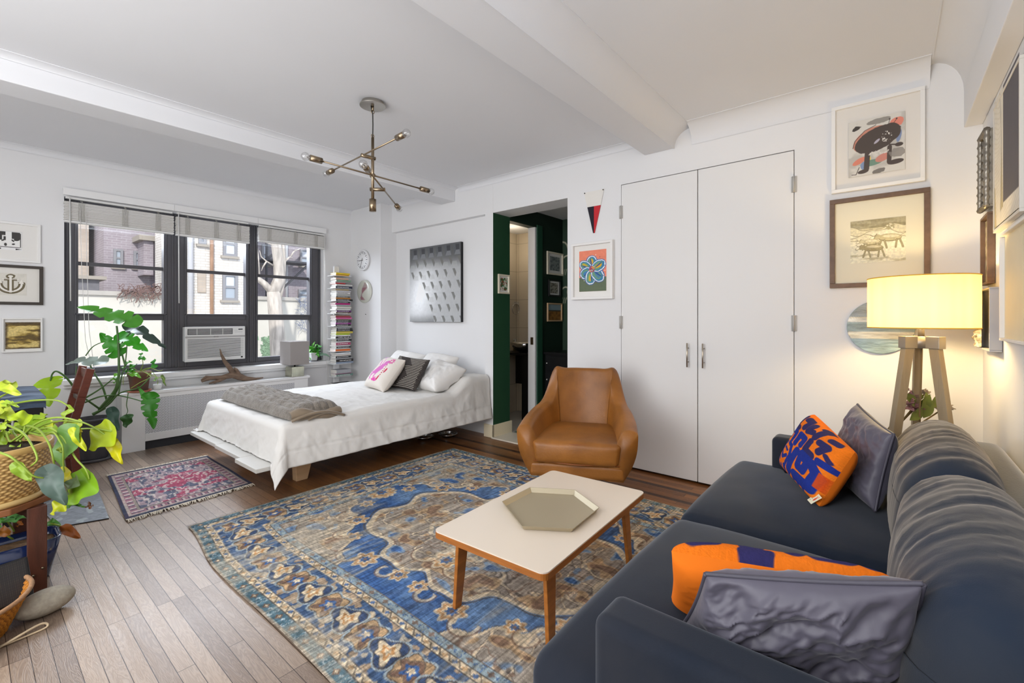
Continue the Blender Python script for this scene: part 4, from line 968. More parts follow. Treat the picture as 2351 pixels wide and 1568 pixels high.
# abstract lithograph (generic)
def abstract():
    c = Cv(.278, .355, 200, '#d9d6cf'); X, Y = c.X, c.Y
    c.put(sstep(.5, .7, fbm(X*3, Y*3, 0, 4, 3)), '#a9a6a0', .6)
    c.ell(.14, 1.10, .07, .05, '#3a3532', 20, wob=1.2); c.ell(.55, 1.18, .2, .06, '#77736e', 5, a=.7, wob=.4); c.ell(.86, 1.08, .12, .10, '#e08a78', 10, wob=.3)
    c.ell(.42, .80, .36, .24, '#c98a76', 30); c.line([(.08, .66), (.12, .82), (.30, 1.02), (.5, 1.1)], .012, '#3a302c')
    c.ell(.20, .34, .14, .06, '#d8846e', 30); c.ell(.36, .36, .05, .09, '#e6cf5a', 0); c.ell(.42, .26, .20, .07, '#6f9080', 5); c.ell(.62, .34, .14, .08, '#c9877a', 25); c.ell(.30, .22, .08, .10, '#7f93b8', 0); c.ell(.90, .76, .04, .14, '#8090b4', -10)
    DKB = '#4a403b'
    c.ell(.52, .78, .43, .25, DKB, 25, wob=.1); c.ell(.76, .88, .17, .20, DKB, 0); c.line([(.35, .5), (.33, .14)], .10, DKB); c.ell(.27, .09, .10, .045, DKB, 8); c.line([(.74, .55), (.73, .22)], .08, DKB); c.ell(.84, .20, .14, .055, DKB, 6)
    c.line([(.74, .60), (.84, .58)], .03, DKB); c.ell(.90, .57, .07, .045, DKB, 0)
    c.line([(.80, 1.05), (.86, 1.14)], .01, DKB); c.line([(.72, 1.05), (.74, 1.16)], .01, DKB); c.ell(.86, 1.15, .016, .016, DKB); c.ell(.74, 1.17, .016, .016, DKB)
    c.ell(.52, .73, .07, .025, '#b4b0c0', 45, wob=.3); c.put((sstep(.62, .68, fbm(X*40, Y*40, 0, 2, 4)))*(np.hypot((X-.68)/.10, (Y-.80)/.12) < 1), '#e6e2dc'); c.put((sstep(.55, .62, fbm(X*40, Y*40, 0, 2, 5)))*(np.hypot((X-.55)/.2, (Y-.47)/.05) < 1), '#e0dcd6')
    c.ell(.55, .06, .14, .05, '#5c5854', 10, a=.8, wob=.9); c.ell(.88, .40, .14, .10, '#8a8580', 5, a=.8, wob=.6); c.line([(.06, .05), (.14, .04), (.20, .20)], .014, DKB)
    return c
t = picture('framed_print', 'abstract print of a dark rounded form in a white frame, top picture by the lamp', MB_['b'](.073, 2.405), .46, .565, .022, .03, FWHITE, abstract(), .278, .355, mount=mat('warm mount board', '#e6e2dc', .9), off=(0, -.015))
B().box(-.145, -.199, .007, .145, .169, .0085).build('inner_border', mat('olive slip', '#8a8068', .6), t)
for o in t.children:
    if o.name.startswith('print'): o.location.z = .004
# cattle print (generic)
def cattle():
    c = Cv(.272, .272, 200, '#cfc8a6'); X, Y = c.X, c.Y
    L_ = '#e9e5cd'; D = '#7d7556'; Mi = '#a39b78'
    c.rect(0, .80, 1, 1, '#a8a184'); c.put(sstep(.45, .6, fbm(X*2, Y*12, 0, 3, 5))*(Y > .8), '#87805f', .6)
    for k, (y, s) in enumerate(((.80, 1), (.70, 2), (.60, 3), (.50, 4))):
        yy = y+.05*np.sin(X*7+s*2)+.02*np.sin(X*17+s); c.put(1-sstep(yy-.008, yy, Y), L_ if k % 2 else '#ddd7b9', .8); c.put(1-sstep(.004, .010, np.abs(Y-yy)), D, .7)
    c.ell(.72, .80, .09, .07, Mi, wob=.6); c.put((sstep(.5, .6, fbm(X*40, Y*40, 0, 2, 8)))*(np.hypot((X-.72)/.09, (Y-.8)/.07) < 1), L_)
    def cow(x, y, s, col, f=1):
        c.ell(x, y, .20*s, .085*s, D, -3); c.ell(x, y+.008*s, .195*s, .075*s, col, -3); c.ell(x+.02*s, y+.03*s, .14*s, .03*s, L_, -3, a=.6)
        c.ell(x-.22*s, y+.03*s, .07*s, .055*s, col, 30); c.ell(x-.30*s, y+.01*s, .055*s, .035*s, D, 40); c.ell(x-.30*s, y+.015*s, .045*s, .027*s, L_, 40)
        c.line([(x-.28*s, y+.05*s), (x-.33*s, y+.09*s)], .012*s, D); c.line([(x-.25*s, y+.05*s), (x-.22*s, y+.10*s)], .012*s, D)
        for lx, dx in ((-.14, -.05), (-.09, .04), (.12, -.02), (.17, .05)): c.line([(x+lx*s, y-.05*s), (x+lx*s+dx*.5*s, y-.13*s), (x+lx*s+dx*s, y-.22*s)], .035*s, D); c.line([(x+lx*s, y-.05*s), (x+lx*s+dx*.5*s, y-.13*s), (x+lx*s+dx*s, y-.22*s)], .02*s, Mi)
    cow(.72, .55, 1.05, '#b9b18c'); cow(.38, .48, .8, '#c8c19d'); cow(.42, .34, .95, '#9a916c')
    c.put(sstep(.55, .7, fbm(X*6, Y*22, 0, 3, 9))*(Y < .22), Mi, .6); c.noise(.25, 30, 2); return c
WALN = mat('walnut frame', '#6b5341', .5, var=.3, vscale=4, stretch=(8, 8, 8))
picture('framed_print', 'engraving of cattle in snow in a wide brown frame behind the lamp', MB_['b'](.066, 1.79), .492, .580, .028, .03, WALN, cattle(), .272, .272, mount=mat('ivory mount board', '#e4dfcb', .9), off=(0, -.0))
# round textured painting behind the lamp
rp = thing('round_painting', 'round blue grey horizon painting on the wall behind the lamp', 'painting', M=MB_['b'](.054, 1.246))
N = 150; v, u = np.meshgrid(np.linspace(0, 1, 90), np.linspace(0, 2*PI, N), indexing='ij'); R_ = .166
X = v*R_*np.cos(u); Y = v*R_*np.sin(u); n_ = fbm(X*14+9, Y*90+9, 0, 4, 3)
hx = lambda c: np.array([int(c[i:i+2], 16)/255 for i in (1, 3, 5)])
C = np.zeros(X.shape+(3,))+hx('#7e8a90'); kq = lambda m: np.clip(m, 0, 1)[..., None]
for y0, y1, col in ((.055, .062, '#e6e0c8'), (.03, .055, '#dfe2dc'), (-.03, .03, '#8ba0a4'), (-.075, -.03, '#e6e2cc'), (-.2, -.075, '#8fa9b5')): m = sstep(y0-.004, y0+.004, Y)*(1-sstep(y1-.004, y1+.004, Y)); C = C*(1-kq(m))+hx(col)*kq(m)
C = C*(1+.45*(n_-.5))[..., None]; Z = .022+.004*n_
gridmesh('canvas', np.stack([X, Y, Z], -1), mat('impasto paint', attr=True, rough=.35, bump=.2, bscale=60), rp, C, flip=True)
B().lathe([(.158, .003), (.167, .008), (.167, .023), (.163, .024)], (0, 0, 0), 64, caps=False).build('rim', mat('blue grey rim', '#7f97a3', .5), rp)
# big grey geometric canvas in the niche
def geo():
    w, h = .95, .94; c = Cv(w, h, 260, '#8f9092'); X, Y = c.X, c.Y
    g = .66+.26*np.exp(-((X-.15)**2/.09+(Y-.30)**2/.10))+.16*np.exp(-((X-.3)**2/.2+(Y-.55)**2/.1)); g = g-.30*sstep(.66, .86, Y)+.05*(1-Y); g = g-.12*sstep(.25, 0, X)*sstep(.5, .1, np.abs(Y-.55)); g = g-.2*sstep(.12, 0, Y)*(X < .5)
    g = g*(.97+.06*fbm(X*40, Y*40, 0, 2, 3)); c.C = np.stack([g*.99, g, g*1.01], -1)
    for r in range(6):
        for k in range(7):
            x = -.02+.075*(5-r)*-1*-.0+k*.165+(r*.073)-.0; y = .72-r*.148
            x = k*.165-.05+r*.073-(.165 if r > 2 else 0)
            if r >= 2 and x < .07+.075*(r-1): continue
            c.poly([(x, y+.10), (x+.045, y+.10), (x+.075, y+.045), (x+.055, y-.005)], '#70706c', .9)
            c.poly([(x+.075, y+.045), (x+.15, y+.045), (x+.165, y-.02), (x+.055, y-.015)], '#b9bab9', .35)
    for k in range(-1, 7):
        x = k*.165+.03; c.poly([(x, .98), (x+.03, .84), (x+.14, .84), (x+.13, .98)], '#5b5e63', .8); c.poly([(x+.03, .84), (x+.06, .90), (x+.12, .90), (x+.14, .84)], '#7f8286', .9); c.poly([(x+.06, .90), (x+.12, .90), (x+.12, .97), (x+.05, .97)], '#3b3d41', .9)
    return c
Mn = Matrix(((0, 0, -1, XN), (-1, 0, 0, 4.346), (0, 1, 0, 1.728), (0, 0, 0, 1)))
gp = thing('canvas_painting', 'large grey canvas painting of repeated geometric facets above the bed', 'painting', M=Mn)
B().box(-.476, -.471, .002, .476, .471, .040).build('canvas_edge', mat('black canvas edge', '#15161a', .7), gp)
geo().mesh('painted_face', gp, .0405, mat('graphite paint', attr=True, rough=.55))
# window wall pictures
def hooks():
    c = Cv(.165, .165, 110, '#efefef'); k = '#3a3836'
    c.rect(.0, .13, 1, 1, '#d9d9d7'); c.rect(.03, .16, .97, .97, '#f0f0ee'); c.rect(.10, .62, .40, .95, k); c.ell(.25, .62, .15, .12, k); c.rect(.62, .62, .92, .95, k); c.ell(.77, .62, .15, .12, k)
    c.rect(.06, .14, .92, .17, k); c.rect(.92, .17, .95, .90, k); c.rect(.28, .22, .46, .76, '#f0f0ee'); c.rect(.33, .50, .41, .70, k); c.ell(.40, .28, .05, .08, k); c.ell(.32, .5, .08, .035, k, 40); c.rect(.56, .25, .70, .60, '#f0f0ee'); c.ell(.66, .50, .07, .035, k, -50); c.ell(.68, .32, .06, .04, k, 20)
    c.poly([(.0, .06), (.24, .02), (.24, .10)], k); c.poly([(.76, .10), (.76, .02), (1, .06)], k); return c
picture('framed_print', 'black and white block print in a white frame, top picture left of the window', MB_['l'](.285, 1.965), .33, .345, .02, .02, FWHITE, hooks(), .165, .165, off=(-.03, .01), tilt=0)
def anchor():
    c = Cv(.19, .19, 120, '#dcd8ce'); c.noise(.1, 8); k = '#6b6047'; wv = '#eeeae2'
    c.ell(.5, .86, .15, .11, k, wob=.4); c.ell(.5, .86, .08, .05, wv); c.rect(.30, .66, .70, .76, k); c.rect(.24, .72, .76, .75, wv)
    a = np.arctan2(c.Y-.52, c.X-.5); r = np.hypot(c.X-.5, c.Y-.52); c.put(((r > .24) & (r < .46) & (c.Y < .60)).astype(float), k); c.put(((r > .31) & (r < .38) & (c.Y < .58)).astype(float), wv)
    c.rect(.40, .20, .60, .72, k); c.rect(.46, .12, .54, .85, wv); c.poly([(.08, .52), (.16, .72), (.26, .54)], wv); c.poly([(.74, .54), (.84, .72), (.92, .52)], wv); return c
picture('framed_print', 'brown anchor print in a dark frame left of the window', MB_['l'](.278, 1.592), .375, .345, .024, .022, FDARK, anchor(), .19, .19, mount=mat('glazed mount', '#e6e3dc', .3), off=(-.01, .005))
def gold():
    c = Cv(.215, .235, 110, '#a68a3e'); X, Y = c.X, c.Y; n = fbm(X*2.2, Y*8, 0, 5, 3); c.put(sstep(.45, .6, n), '#e6cf86', .9); c.put(sstep(.5, .38, n), '#5c4a22', .85)
    e = np.minimum(np.minimum(X, 1-X), np.minimum(Y, c.H-Y)); c.put(1-sstep(.0, .12, e+.08*(fbm(X*12, Y*12, 0, 3)-.5)), '#3c2c1a', .8); c.put(1-sstep(0, .02, e+.02*(fbm(X*30, Y*30, 0, 2)-.5)), '#d8d6d0', .8); c.noise(.3, 30); return c
picture('framed_print', 'tarnished gold leaf panel in a white frame, lowest left of the window', MB_['l'](.338, 1.155), .245, .30, .012, .03, FWHITE, gold(), .205, .245)
# gallery on the right wall
SILV = mat('aged silver', '#a09a90', .35, .7, var=.4, vscale=30)
def murk(w, h, n=60, a='#8d8a84', b='#5c5850', f=3): c = Cv(w, h, n, a); c.put(sstep(.4, .65, fbm(c.X*f, c.Y*f*1.6, 0, 4, 7)), b, .8); return c
t = picture('framed_mirror', 'small silver bamboo edged frame by the ceiling corner on the right wall', MB_['r'](3.405, 2.065), .215, .39, .012, .03, SILV, murk(.15, .32, 50, '#b7b1a4', '#8f897c'), .15, .32, mount=SILV, cat='picture', tilt=math.radians(-3))
bm_ = B()
for a, b in (((-.105, -.19), (-.105, .19)), ((.105, -.19), (.105, .19)), ((-.105, -.19), (.105, -.19)), ((-.105, .19), (.105, .19))):
    n = 9; pts = [(a[0]+(b[0]-a[0])*i/(n*4), a[1]+(b[1]-a[1])*i/(n*4), .03) for i in range(n*4+1)]; bm_.tube(pts, [.011+(.004 if i % 4 == 0 else 0) for i in range(n*4+1)], 8)
bm_.build('bamboo_border', SILV, t)
picture('framed_print', 'narrow brown framed sepia print below the silver frame on the right wall', MB_['r'](3.40, 1.655), .24, .36, .012, .03, WALN, murk(.2, .32, 60, '#c5bda4', '#8d8160', 5), .20, .32, mount=None)
t = picture('relief_panel', 'carved grey relief panel in a deep silver box, lowest on the right wall', MB_['r'](3.30, 1.295), .42, .305, .008, .045, mat('silver box frame', '#b2b4ba', .4, .3), None, cat='relief')
c = murk(.19, .28, 90, '#b9b2a2', '#5f5647', 9); X, Y = c.X, c.Y
P = np.stack([X*.19-.20, Y*.19-.14, .047+.018*np.abs(fbm(X*5, Y*5, 0, 4, 3)-.5)*4*np.minimum(1, 8*np.minimum(X, 1-X))], -1); gridmesh('relief', P, mat('weathered relief', attr=True, rough=.6), t, c.C)
def contour():
    c = Cv(.55, .60, 160, '#e3ddcf'); X, Y = c.X, c.Y; q = Y*26+6*np.sin(X*3+1)*fbm(X*1.5, Y*1.5, 0, 2, 3)+3*fbm(X*2, Y*2, 0, 3, 4)
    c.put(1-sstep(.0, .22, np.abs((q % 1.)-.5)), '#cfc7b4', .6); c.poly([(.0, .0), (.10, .0), (.04, .34), (0, .36)], '#bdb08a'); c.poly([(.28, .10), (.40, .12), (.33, .64)], '#b5aa86'); c.line([(.28, .10), (.33, .66), (.26, 1.08)], .012, '#8a8270'); c.rect(.40, .15, 1, 1.1, '#4a4852'); c.noise(.1, 10); return c
picture('artwork', 'large pale artwork of wavy white ridges under the right wall beam', MB_['r'](2.885, 2.01), .59, .60, .014, .022, mat('pale grey frame', '#dcd8cf', .5), contour(), .55, .56, mount=None, cat='picture')
for _o in bpy.data.objects:
    if _o.name.startswith('print') and _o.parent and _o.parent.name == 'artwork': _o.location.z = .012
picture('framed_print', 'large cream print in a thin white frame at the right wall above the sofa', MB_['r'](2.70, 1.44), .64, .48, .012, .022, FWHITE, None, mount=mat('cream parchment', '#e9dfc2', .5, var=.08, vscale=4))
# hall pictures
c = Cv(.12, .14, 60, '#dfe0d0'); c.put(sstep(.42, .6, fbm(c.X*5, c.Y*5, 0, 3, 4)), '#2f6b3c'); c.put(sstep(.6, .7, fbm(c.X*9, c.Y*9, 0, 3, 5)), '#9c3f34')
picture('framed_print', 'little leafy print in a cream frame on the green doorway jamb', MB_['h'](3.86, 1.682), .19, .215, .018, .02, mat('cream frame', '#efe6cf', .5), c, .11, .14)
for lab, x, z, w_, h_, fm, a, b, fw in (('grey landscape etching in a cream frame, top of three in the green hall', 4.870, 2.002, .36, .29, mat('cream frame', '#efe6cf', .5), '#8f9795', '#5c6466', .02),
                                        ('black framed pair of small photos, middle picture in the green hall', 4.853, 1.688, .27, .215, BLACKM, '#a8a394', '#55514a', .02),
                                        ('autumn field painting in a pale wood frame, lowest in the green hall', 4.86, 1.379, .33, .235, PALEW, '#9a6a2e', '#6e4a1e', .016)):
    c = murk(w_*.6, h_*.62, 50, a, b, 6)
    if 'autumn' in lab: c = murk(w_*.88, h_*.86, 50, a, b, 6); c.rect(0, c.H*.62, 1, c.H, '#8fa3ab'); c.rect(0, c.H*.56, 1, c.H*.63, '#3f4038')
    picture('framed_print', lab, MB_['h'](x, z), w_, h_, fw, .022, fm, c, c.w, c.h)

# ================================================================ clock and ceramic plate on the pillar
Mp = lambda y, z: Matrix(((0, 0, -1, 3.515), (-1, 0, 0, y), (0, 1, 0, z), (0, 0, 0, 1)))
ck = thing('wall_clock', 'round white wall clock with thin grey tick marks on the pillar', 'clock', M=Mp(5.545, 2.093))
B().lathe([(0, .003), (.142, .003), (.142, .028), (.136, .032), (0, .030)], (0, 0, 0), 48).build('face', mat('clock white', '#e9e9ea', .4), ck)
m = B()
for k in range(12):
    a = k*PI/6; m.bar((.088*math.cos(a), .088*math.sin(a), .0335), (.122*math.cos(a), .122*math.sin(a), .0335), .008, .002); 
    m.bar((.105*math.cos(a+.26), .105*math.sin(a+.26), .0335), (.122*math.cos(a+.26), .122*math.sin(a+.26), .0335), .004, .002)
m.build('numerals', mat('grey print', '#6b6d72', .5), ck)
B().bar((.02, .0, .036), (-.075, -.004, .036), .007, .002).build('hour_hand', BLACKM, ck); B().bar((.01, .03, .037), (-.042, -.10, .037), .005, .002).build('minute_hand', BLACKM, ck)
c = 3.515
pl = thing('hanging_plaque', 'oval celadon wall plaque with a mottled red figure below the clock', 'plaque', M=Mp(5.527, 1.667))
v, u = np.meshgrid(np.linspace(0, 1, 50), np.linspace(0, 2*PI, 90), indexing='ij'); X = v*.175*np.cos(u); Y = v*.158*np.sin(u); Z = .006+.04*np.sqrt(np.clip(1-v**2.2, 0, 1))
C = np.zeros(X.shape+(3,))+hx('#cfd1c6'); q = np.abs(X-.02-.04*np.sin(Y*22))-(.035+.02*np.sin(Y*40)); q = q+.02*(fbm(X*60, Y*60, 0, 3)-.5)
mm = (1-sstep(-.004, .004, q))*(np.abs(Y) < .12); C = C*(1-kq(mm)*.75)+hx('#a88f90')*kq(mm)*.75; mm = (1-sstep(-.02, -.01, q))*(Y < .05)*(np.abs(Y) < .11); C = C*(1-kq(mm)*.5)+hx('#8f4a5c')*kq(mm)*.5
gridmesh('plate', np.stack([X, Y, Z], -1), mat('celadon glaze', attr=True, rough=.2), pl, C, flip=True)
nl = B().tube([(3.513, 5.50, 1.355), (3.500, 5.50, 1.358)], .004, 6).build('wall_hook', BLACKM); tag(nl, 'tiny dark nail hook in the pillar below the oval plaque', 'hook')

# ================================================================ blinds
BL = mat('white blind slat', '#efede9', .5); CORDM = mat('white blind cord', '#dcdad6', .7); TAPE = mat('grey ladder cord', '#b3afa6', .9)
vb = B().box(.590, 5.825, 2.432, 1.432, 5.84, 2.502).box(1.434, 5.825, 2.432, 2.262, 5.84, 2.502).box(2.264, 5.825, 2.432, 3.122, 5.84, 2.502).box(.590, 5.84, 2.432, .60, 5.88, 2.502).box(3.112, 5.84, 2.432, 3.122, 5.88, 2.502)
for i, (x0, x1) in enumerate(((.590, 1.432), (1.434, 2.262), (2.264, 3.122))):
    o = B().box(x0, 5.826, 2.436, x1, 5.838, 2.502).box(x0, 5.838, 2.49, x1, 5.88, 2.502).build('valance', TRIMW, bevel=.001); tag(o, ['white valance board over the left window', 'white valance board over the middle window', 'white valance board over the right window'][i], 'valance', 'white valance boards over the windows')
def blind(lab, x0, x1, zt, zb, y, wx=None, tilt=0.):
    t = thing('window_blind', lab, 'blind', (0, 0, 0), group='white slatted blinds pulled up')
    B().box(x0+.01, y-.01, 2.405, x1-.01, y+.025, 2.42).build('headrail', WHITEP, t)
    n = 26; m = B(); r = random.Random(int(x0*100))
    for i in range(n):
        z = zb+.022+(zt-zb-.022)*i/(n-1); j = r.uniform(-.004, .004)
        m.box(x0+j, y-.02+j, z, x1+j, y+.03+j, z+(zt-zb)/n*.55)
    m.build('slat_stack', BL, t); B().box(x0, y-.024, zb, x1, y+.03, zb+.018).build('bottom_rail', WHITEP, t, bevel=.002)
    for f in (.14, .52, .84):
        x = x0+(x1-x0)*f; q = B()
        for j in range(5): q.tube([(x-.02+.01*j, y-.026, zb+.02), (x-.022+.01*j+.004*math.sin(j*3), y-.027, (zb+zt)/2), (x-.02+.01*j, y-.026, zt)], .0014, 4)
        q.tube([(x, y-.02, zt), (x-.006, y-.005, 2.405)], .0018, 4).tube([(x+.008, y-.02, zt), (x+.004, y-.005, 2.405)], .0018, 4)
        q.build('ladder_cord', TAPE, t)
    if wx: B().tube([(wx, y-.03, 2.41), (wx+.004, y-.032, 1.46)], .005, 6).build('wand', WHITEP, t)
    return t
b1 = blind('raised white blind over the left window', .597, 1.425, 2.372, 2.185, 5.835, .632)
b2 = blind('raised white blind hanging lowest over the middle window', 1.440, 2.150, 2.368, 2.175, 5.80, 1.455)
b3 = blind('raised white blind over the right window', 2.268, 3.105, 2.388, 2.222, 5.835, 3.085)
B().tube([(.74, 5.80, 2.3), (.745, 5.80, 1.9), (.76, 5.79, 1.2), (.80, 5.78, .78)], .0022, 5).tube([(.70, 5.80, 2.3), (.71, 5.80, 1.8), (.735, 5.79, 1.1), (.79, 5.78, .77)], .0022, 5).build('pull_cord', CORDM, b1)
B().tube([(3.09, 5.80, 2.2), (3.09, 5.80, 1.4), (3.10, 5.79, .8), (3.12, 5.78, .4)], .0022, 5).tube([(3.11, 5.80, 1.4), (3.13, 5.79, .8), (3.13, 5.78, .35)], .0022, 5).build('pull_cord', CORDM, b3)

# ================================================================ air conditioner
A = thing('air_conditioner', 'white window air conditioner under the middle window', 'air conditioner', (1.832, 5.885, .83))
AW, AH = .600, .375
AX0, AX1 = -.295, .295
def acl(x): return x
B().box(AX0, .0, .0, AX1, .28, AH-.0).build('case', WHITEP, A, bevel=.006)
B().box(AX0-.004, -.03, -.004, AX1+.004, .0, AH+.002).build('front_panel', mat('ac white', '#e3e3e2', .4), A, bevel=.006)
m = B(); 
for i in range(17): m.box(AX0+.02, -.0315, .035+i*.0125, AX1-.045, -.0300, .0405+i*.0125)
for i in range(17): m.box(AX1-.043, -.0315, .036+i*.0125, AX1-.015, -.0300, .0375+i*.0125)
m.build('intake_louvre', mat('louvre slot grey', '#55565a', .6), A)
B().box(AX0+.02, -.0318, .290, .165, -.0302, .355).build('vent_recess', mat('vent dark', '#3a3b40', .6), A, bevel=.003)
m = B()
for i in range(4): m.box(AX0+.026, -.036, .300+i*.014, .158, -.0325, .3045+i*.014)
for x in (-.19, -.06, .06): m.box(x, -.0365, .292, x+.004, -.033, .353)
m.build('outlet_louvre', WHITEP, A)
B().box(AX0-.002, -.0325, .255, AX1+.002, -.0302, .274).build('silver_band', mat('silver band', '#b3b3b4', .35, .3), A)
B().box(.225, -.0318, .338, .270, -.0302, .350).build('display', mat('ac display', '#2a3038', .3), A)
m = B()
for i in range(3): m.lathe([(0, 0), (.004, 0)], (0, 0, 0), 8) if False else m.box(.185+.012*i, -.0312, .330, .191+.012*i, -.0302, .334)
m.box(.185, -.0312, .312, .27, -.0302, .3145); m.build('buttons', mat('button grey', '#a4a4a6', .5), A)
B().box(.252, -.0316, .012, .272, -.0302, .030).build('energy_sticker', mat('dark sticker', '#2c3330', .5), A)
def text(s, size, M, m, parent, name='lettering', ext=.0006):
    cu = bpy.data.curves.new(name, 'FONT'); cu.body = s; cu.size = size; cu.extrude = ext; cu.align_x = 'CENTER'; cu.align_y = 'CENTER'; t0 = bpy.data.objects.new('tmp', cu); COL.objects.link(t0); bpy.context.view_layer.update()
    me = bpy.data.meshes.new_from_object(t0.evaluated_get(bpy.context.evaluated_depsgraph_get())); bpy.data.objects.remove(t0); bpy.data.curves.remove(cu); me.materials.clear(); me.materials.append(m)
    o = bpy.data.objects.new(name, me); COL.objects.link(o); o.parent = parent; o.matrix_local = M; return o
RXM = Matrix.Rotation(PI/2, 4, 'X')
text('LG', .020, Matrix.Translation((.008, -.0335, .2645)) @ RXM, mat('logo grey', '#3c3c40', .4), A, 'logo_letters')
m = B().tube([(-.018+.0065*math.cos(a), -.0333, .2645+.0065*math.sin(a)) for a in np.linspace(0, 2*PI, 14, endpoint=False)], .0012, 4, closed=True); m.build('logo_roundel', mat('logo grey', '#3c3c40', .4), A)

# ================================================================ driftwood, cube lamp, sill plant, pots
DRIFT = mat('grey brown driftwood', '#8a7361', .85, var=.45, vscale=14, stretch=(1, 1, 3), bump=.5, bscale=40)
dw = B(); P0 = Vector((1.93, 5.74, .60))
def root(pts, r): dw.tube([Vector(p) for p in pts], r, 9)
root([(1.66, 5.76, .615), (1.74, 5.75, .645), (1.84, 5.74, .64), (1.95, 5.74, .66), (2.02, 5.74, .635), (2.10, 5.74, .60), (2.20, 5.73, .592), (2.28, 5.73, .597)], [.012, .022, .024, .036, .040, .030, .014, .006])
root([(1.97, 5.74, .66), (1.93, 5.74, .74), (1.88, 5.75, .82), (1.85, 5.76, .90), (1.84, 5.77, .96)], [.032, .026, .020, .012, .004])
root([(2.02, 5.74, .65), (1.99, 5.735, .72), (1.97, 5.735, .74)], [.03, .018, .006])
root([(1.90, 5.74, .645), (1.82, 5.73, .61), (1.72, 5.72, .590)], [.022, .018, .008]); root([(1.80, 5.74, .64), (1.70, 5.76, .66), (1.655, 5.76, .63)], [.02, .015, .006]); root([(1.86, 5.74, .63), (1.76, 5.70, .592)], [.018, .008])
tag(dw.build('driftwood', DRIFT), 'forked piece of driftwood on the radiator cover', 'driftwood')
lm = thing('table_lamp', 'table lamp with square grey shade and mirrored cube base', 'lamp', (2.655, 5.735, .578), math.radians(4))
B().box(-.080, -.080, .0, .080, .080, .125).build('mirror_base', mat('antiqued mirror', '#c3c2ae', .12, .85, var=.35, vscale=9), lm, bevel=.004)
B().tube([(0, 0, .125), (0, 0, .17)], .01, 8).build('stem', CHROME, lm)
m = B(); a, b = .122, .122
for z0, z1 in ((.152, .438),):
    m.prism([(-a, -b), (a, -b), (a, b), (-a, b)], z0, z1)
m.build('lamp_shade', mat('taupe fabric shade', '#9b9592', .9, bump=.1, bscale=200), lm, bevel=.003)
# ================================================================ book tower
tw = thing('book_tower', 'slim white metal shelf tower stacked with books beside the window', 'bookshelf', (3.245, 5.70, 0))
B().box(-.035, .085, .0, .035, .12, 2.005).build('spine_post', TRIMW, tw, bevel=.002)
B().box(-.15, -.10, .0, .15, .16, .02).build('base', TRIMW, tw, bevel=.003)
SH = [1.866-.167*i for i in range(11)]
for z in SH: B().box(-.135, -.075, z-.004, .125, .085, z).build('shelf', TRIMW, tw)
books = [ # per shelf, bottom to top: colour, thickness, length, label, title, title colour
 [('#dca63a', .018, .19, 'yellow and orange', '', ''), ('#e3c11d', .022, .20, 'bright yellow', '', '')],
 [('#30364a', .030, .24, 'navy', '', ''), ('#c4c3c0', .026, .23, 'pale grey', '', ''), ('#c23a3c', .017, .14, 'short red', '', ''), ('#a9aaa8', .015, .23, 'mid grey lettered', '', ''), ('#7f9c86', .023, .21, 'sage green', '', ''), ('#c2a389', .027, .18, 'tan and red', '', '')],
 [('#242427', .026, .24, 'black', '', ''), ('#d69044', .018, .21, 'orange', '', ''), ('#6d6e6c', .018, .20, 'dark grey', '', ''), ('#adafac', .025, .20, 'grey', '', ''), ('#dcdadb', .031, .20, 'white with grey letters', '', ''), ('#c3c3c8', .018, .21, 'silver grey', '', ''), ('#b5a37e', .020, .19, 'khaki', '', '')],
 [('#6f5a51', .020, .21, 'brown', '', ''), ('#5c2468', .021, .21, 'purple', '', ''), ('#d5d5d3', .022, .21, 'white', '', ''), ('#c9c6bf', .030, .21, 'cream', '', ''), ('#9ba1a0', .022, .21, 'grey green', '', ''), ('#d0358e', .021, .21, 'magenta', '', ''), ('#2a2b2e', .018, .20, 'thin black', '', '')],
 [('#2c2b2e', .024, .22, 'black', '', ''), ('#9b2490', .018, .22, 'bright purple', '', ''), ('#4a4a4c', .016, .22, 'charcoal with white letters', '', ''), ('#343436', .018, .22, 'dark charcoal', '', ''), ('#8a8072', .015, .21, 'taupe', '', ''), ('#cf5e98', .020, .23, 'pink', '', ''), ('#a8384a', .019, .22, 'crimson', '', ''), ('#8a6a5e', .014, .20, 'brown red', '', '')],
 [('#2a2a2c', .030, .21, 'black with bold white letters', 'TAIPEI TAO LIN', '#e8e8e8'), ('#dadad8', .018, .20, 'white', '', ''), ('#b6cf3e', .018, .20, 'lime green', '', ''), ('#c8b850', .028, .24, 'dull yellow', '', ''), ('#2c2c2e', .021, .24, 'black', '', ''), ('#333336', .023, .23, 'dark charcoal', '', ''), ('#a6abae', .014, .21, 'blue grey', '', '')],
 [('#dd6e2e', .026, .21, 'orange', '', ''), ('#d8d8d6', .014, .20, 'thin white', '', ''), ('#3c3e42', .022, .21, 'grey black', '', ''), ('#d5d5d5', .017, .20, 'white', '', ''), ('#ad4a6c', .034, .21, 'rose and grey', '', ''), ('#dcdcdc', .018, .20, 'plain white', '', ''), ('#2b2e31', .030, .22, 'black', '', '')],
 [('#8d9bb0', .025, .25, 'pale blue with a pink corner', '', ''), ('#2a2726', .033, .25, 'thick black', 'men and parties', '#e6e6e6'), ('#a6a8aa', .017, .23, 'grey', '', ''), ('#33363a', .026, .22, 'slate', '', ''), ('#d8d2cc', .022, .21, 'cream', '', ''), ('#dfe3e8', .022, .21, 'pale blue white', '', '')],
 [('#6f8f86', .026, .24, 'teal', '', ''), ('#b890a4', .013, .23, 'thin mauve', '', ''), ('#a9abb0', .048, .21, 'big plain grey', '', '')],
 [('#8d6f80', .020, .24, 'mauve', '', ''), ('#33373b', .050, .26, 'large dark', 'Caste', '#f0f0f0')],
]
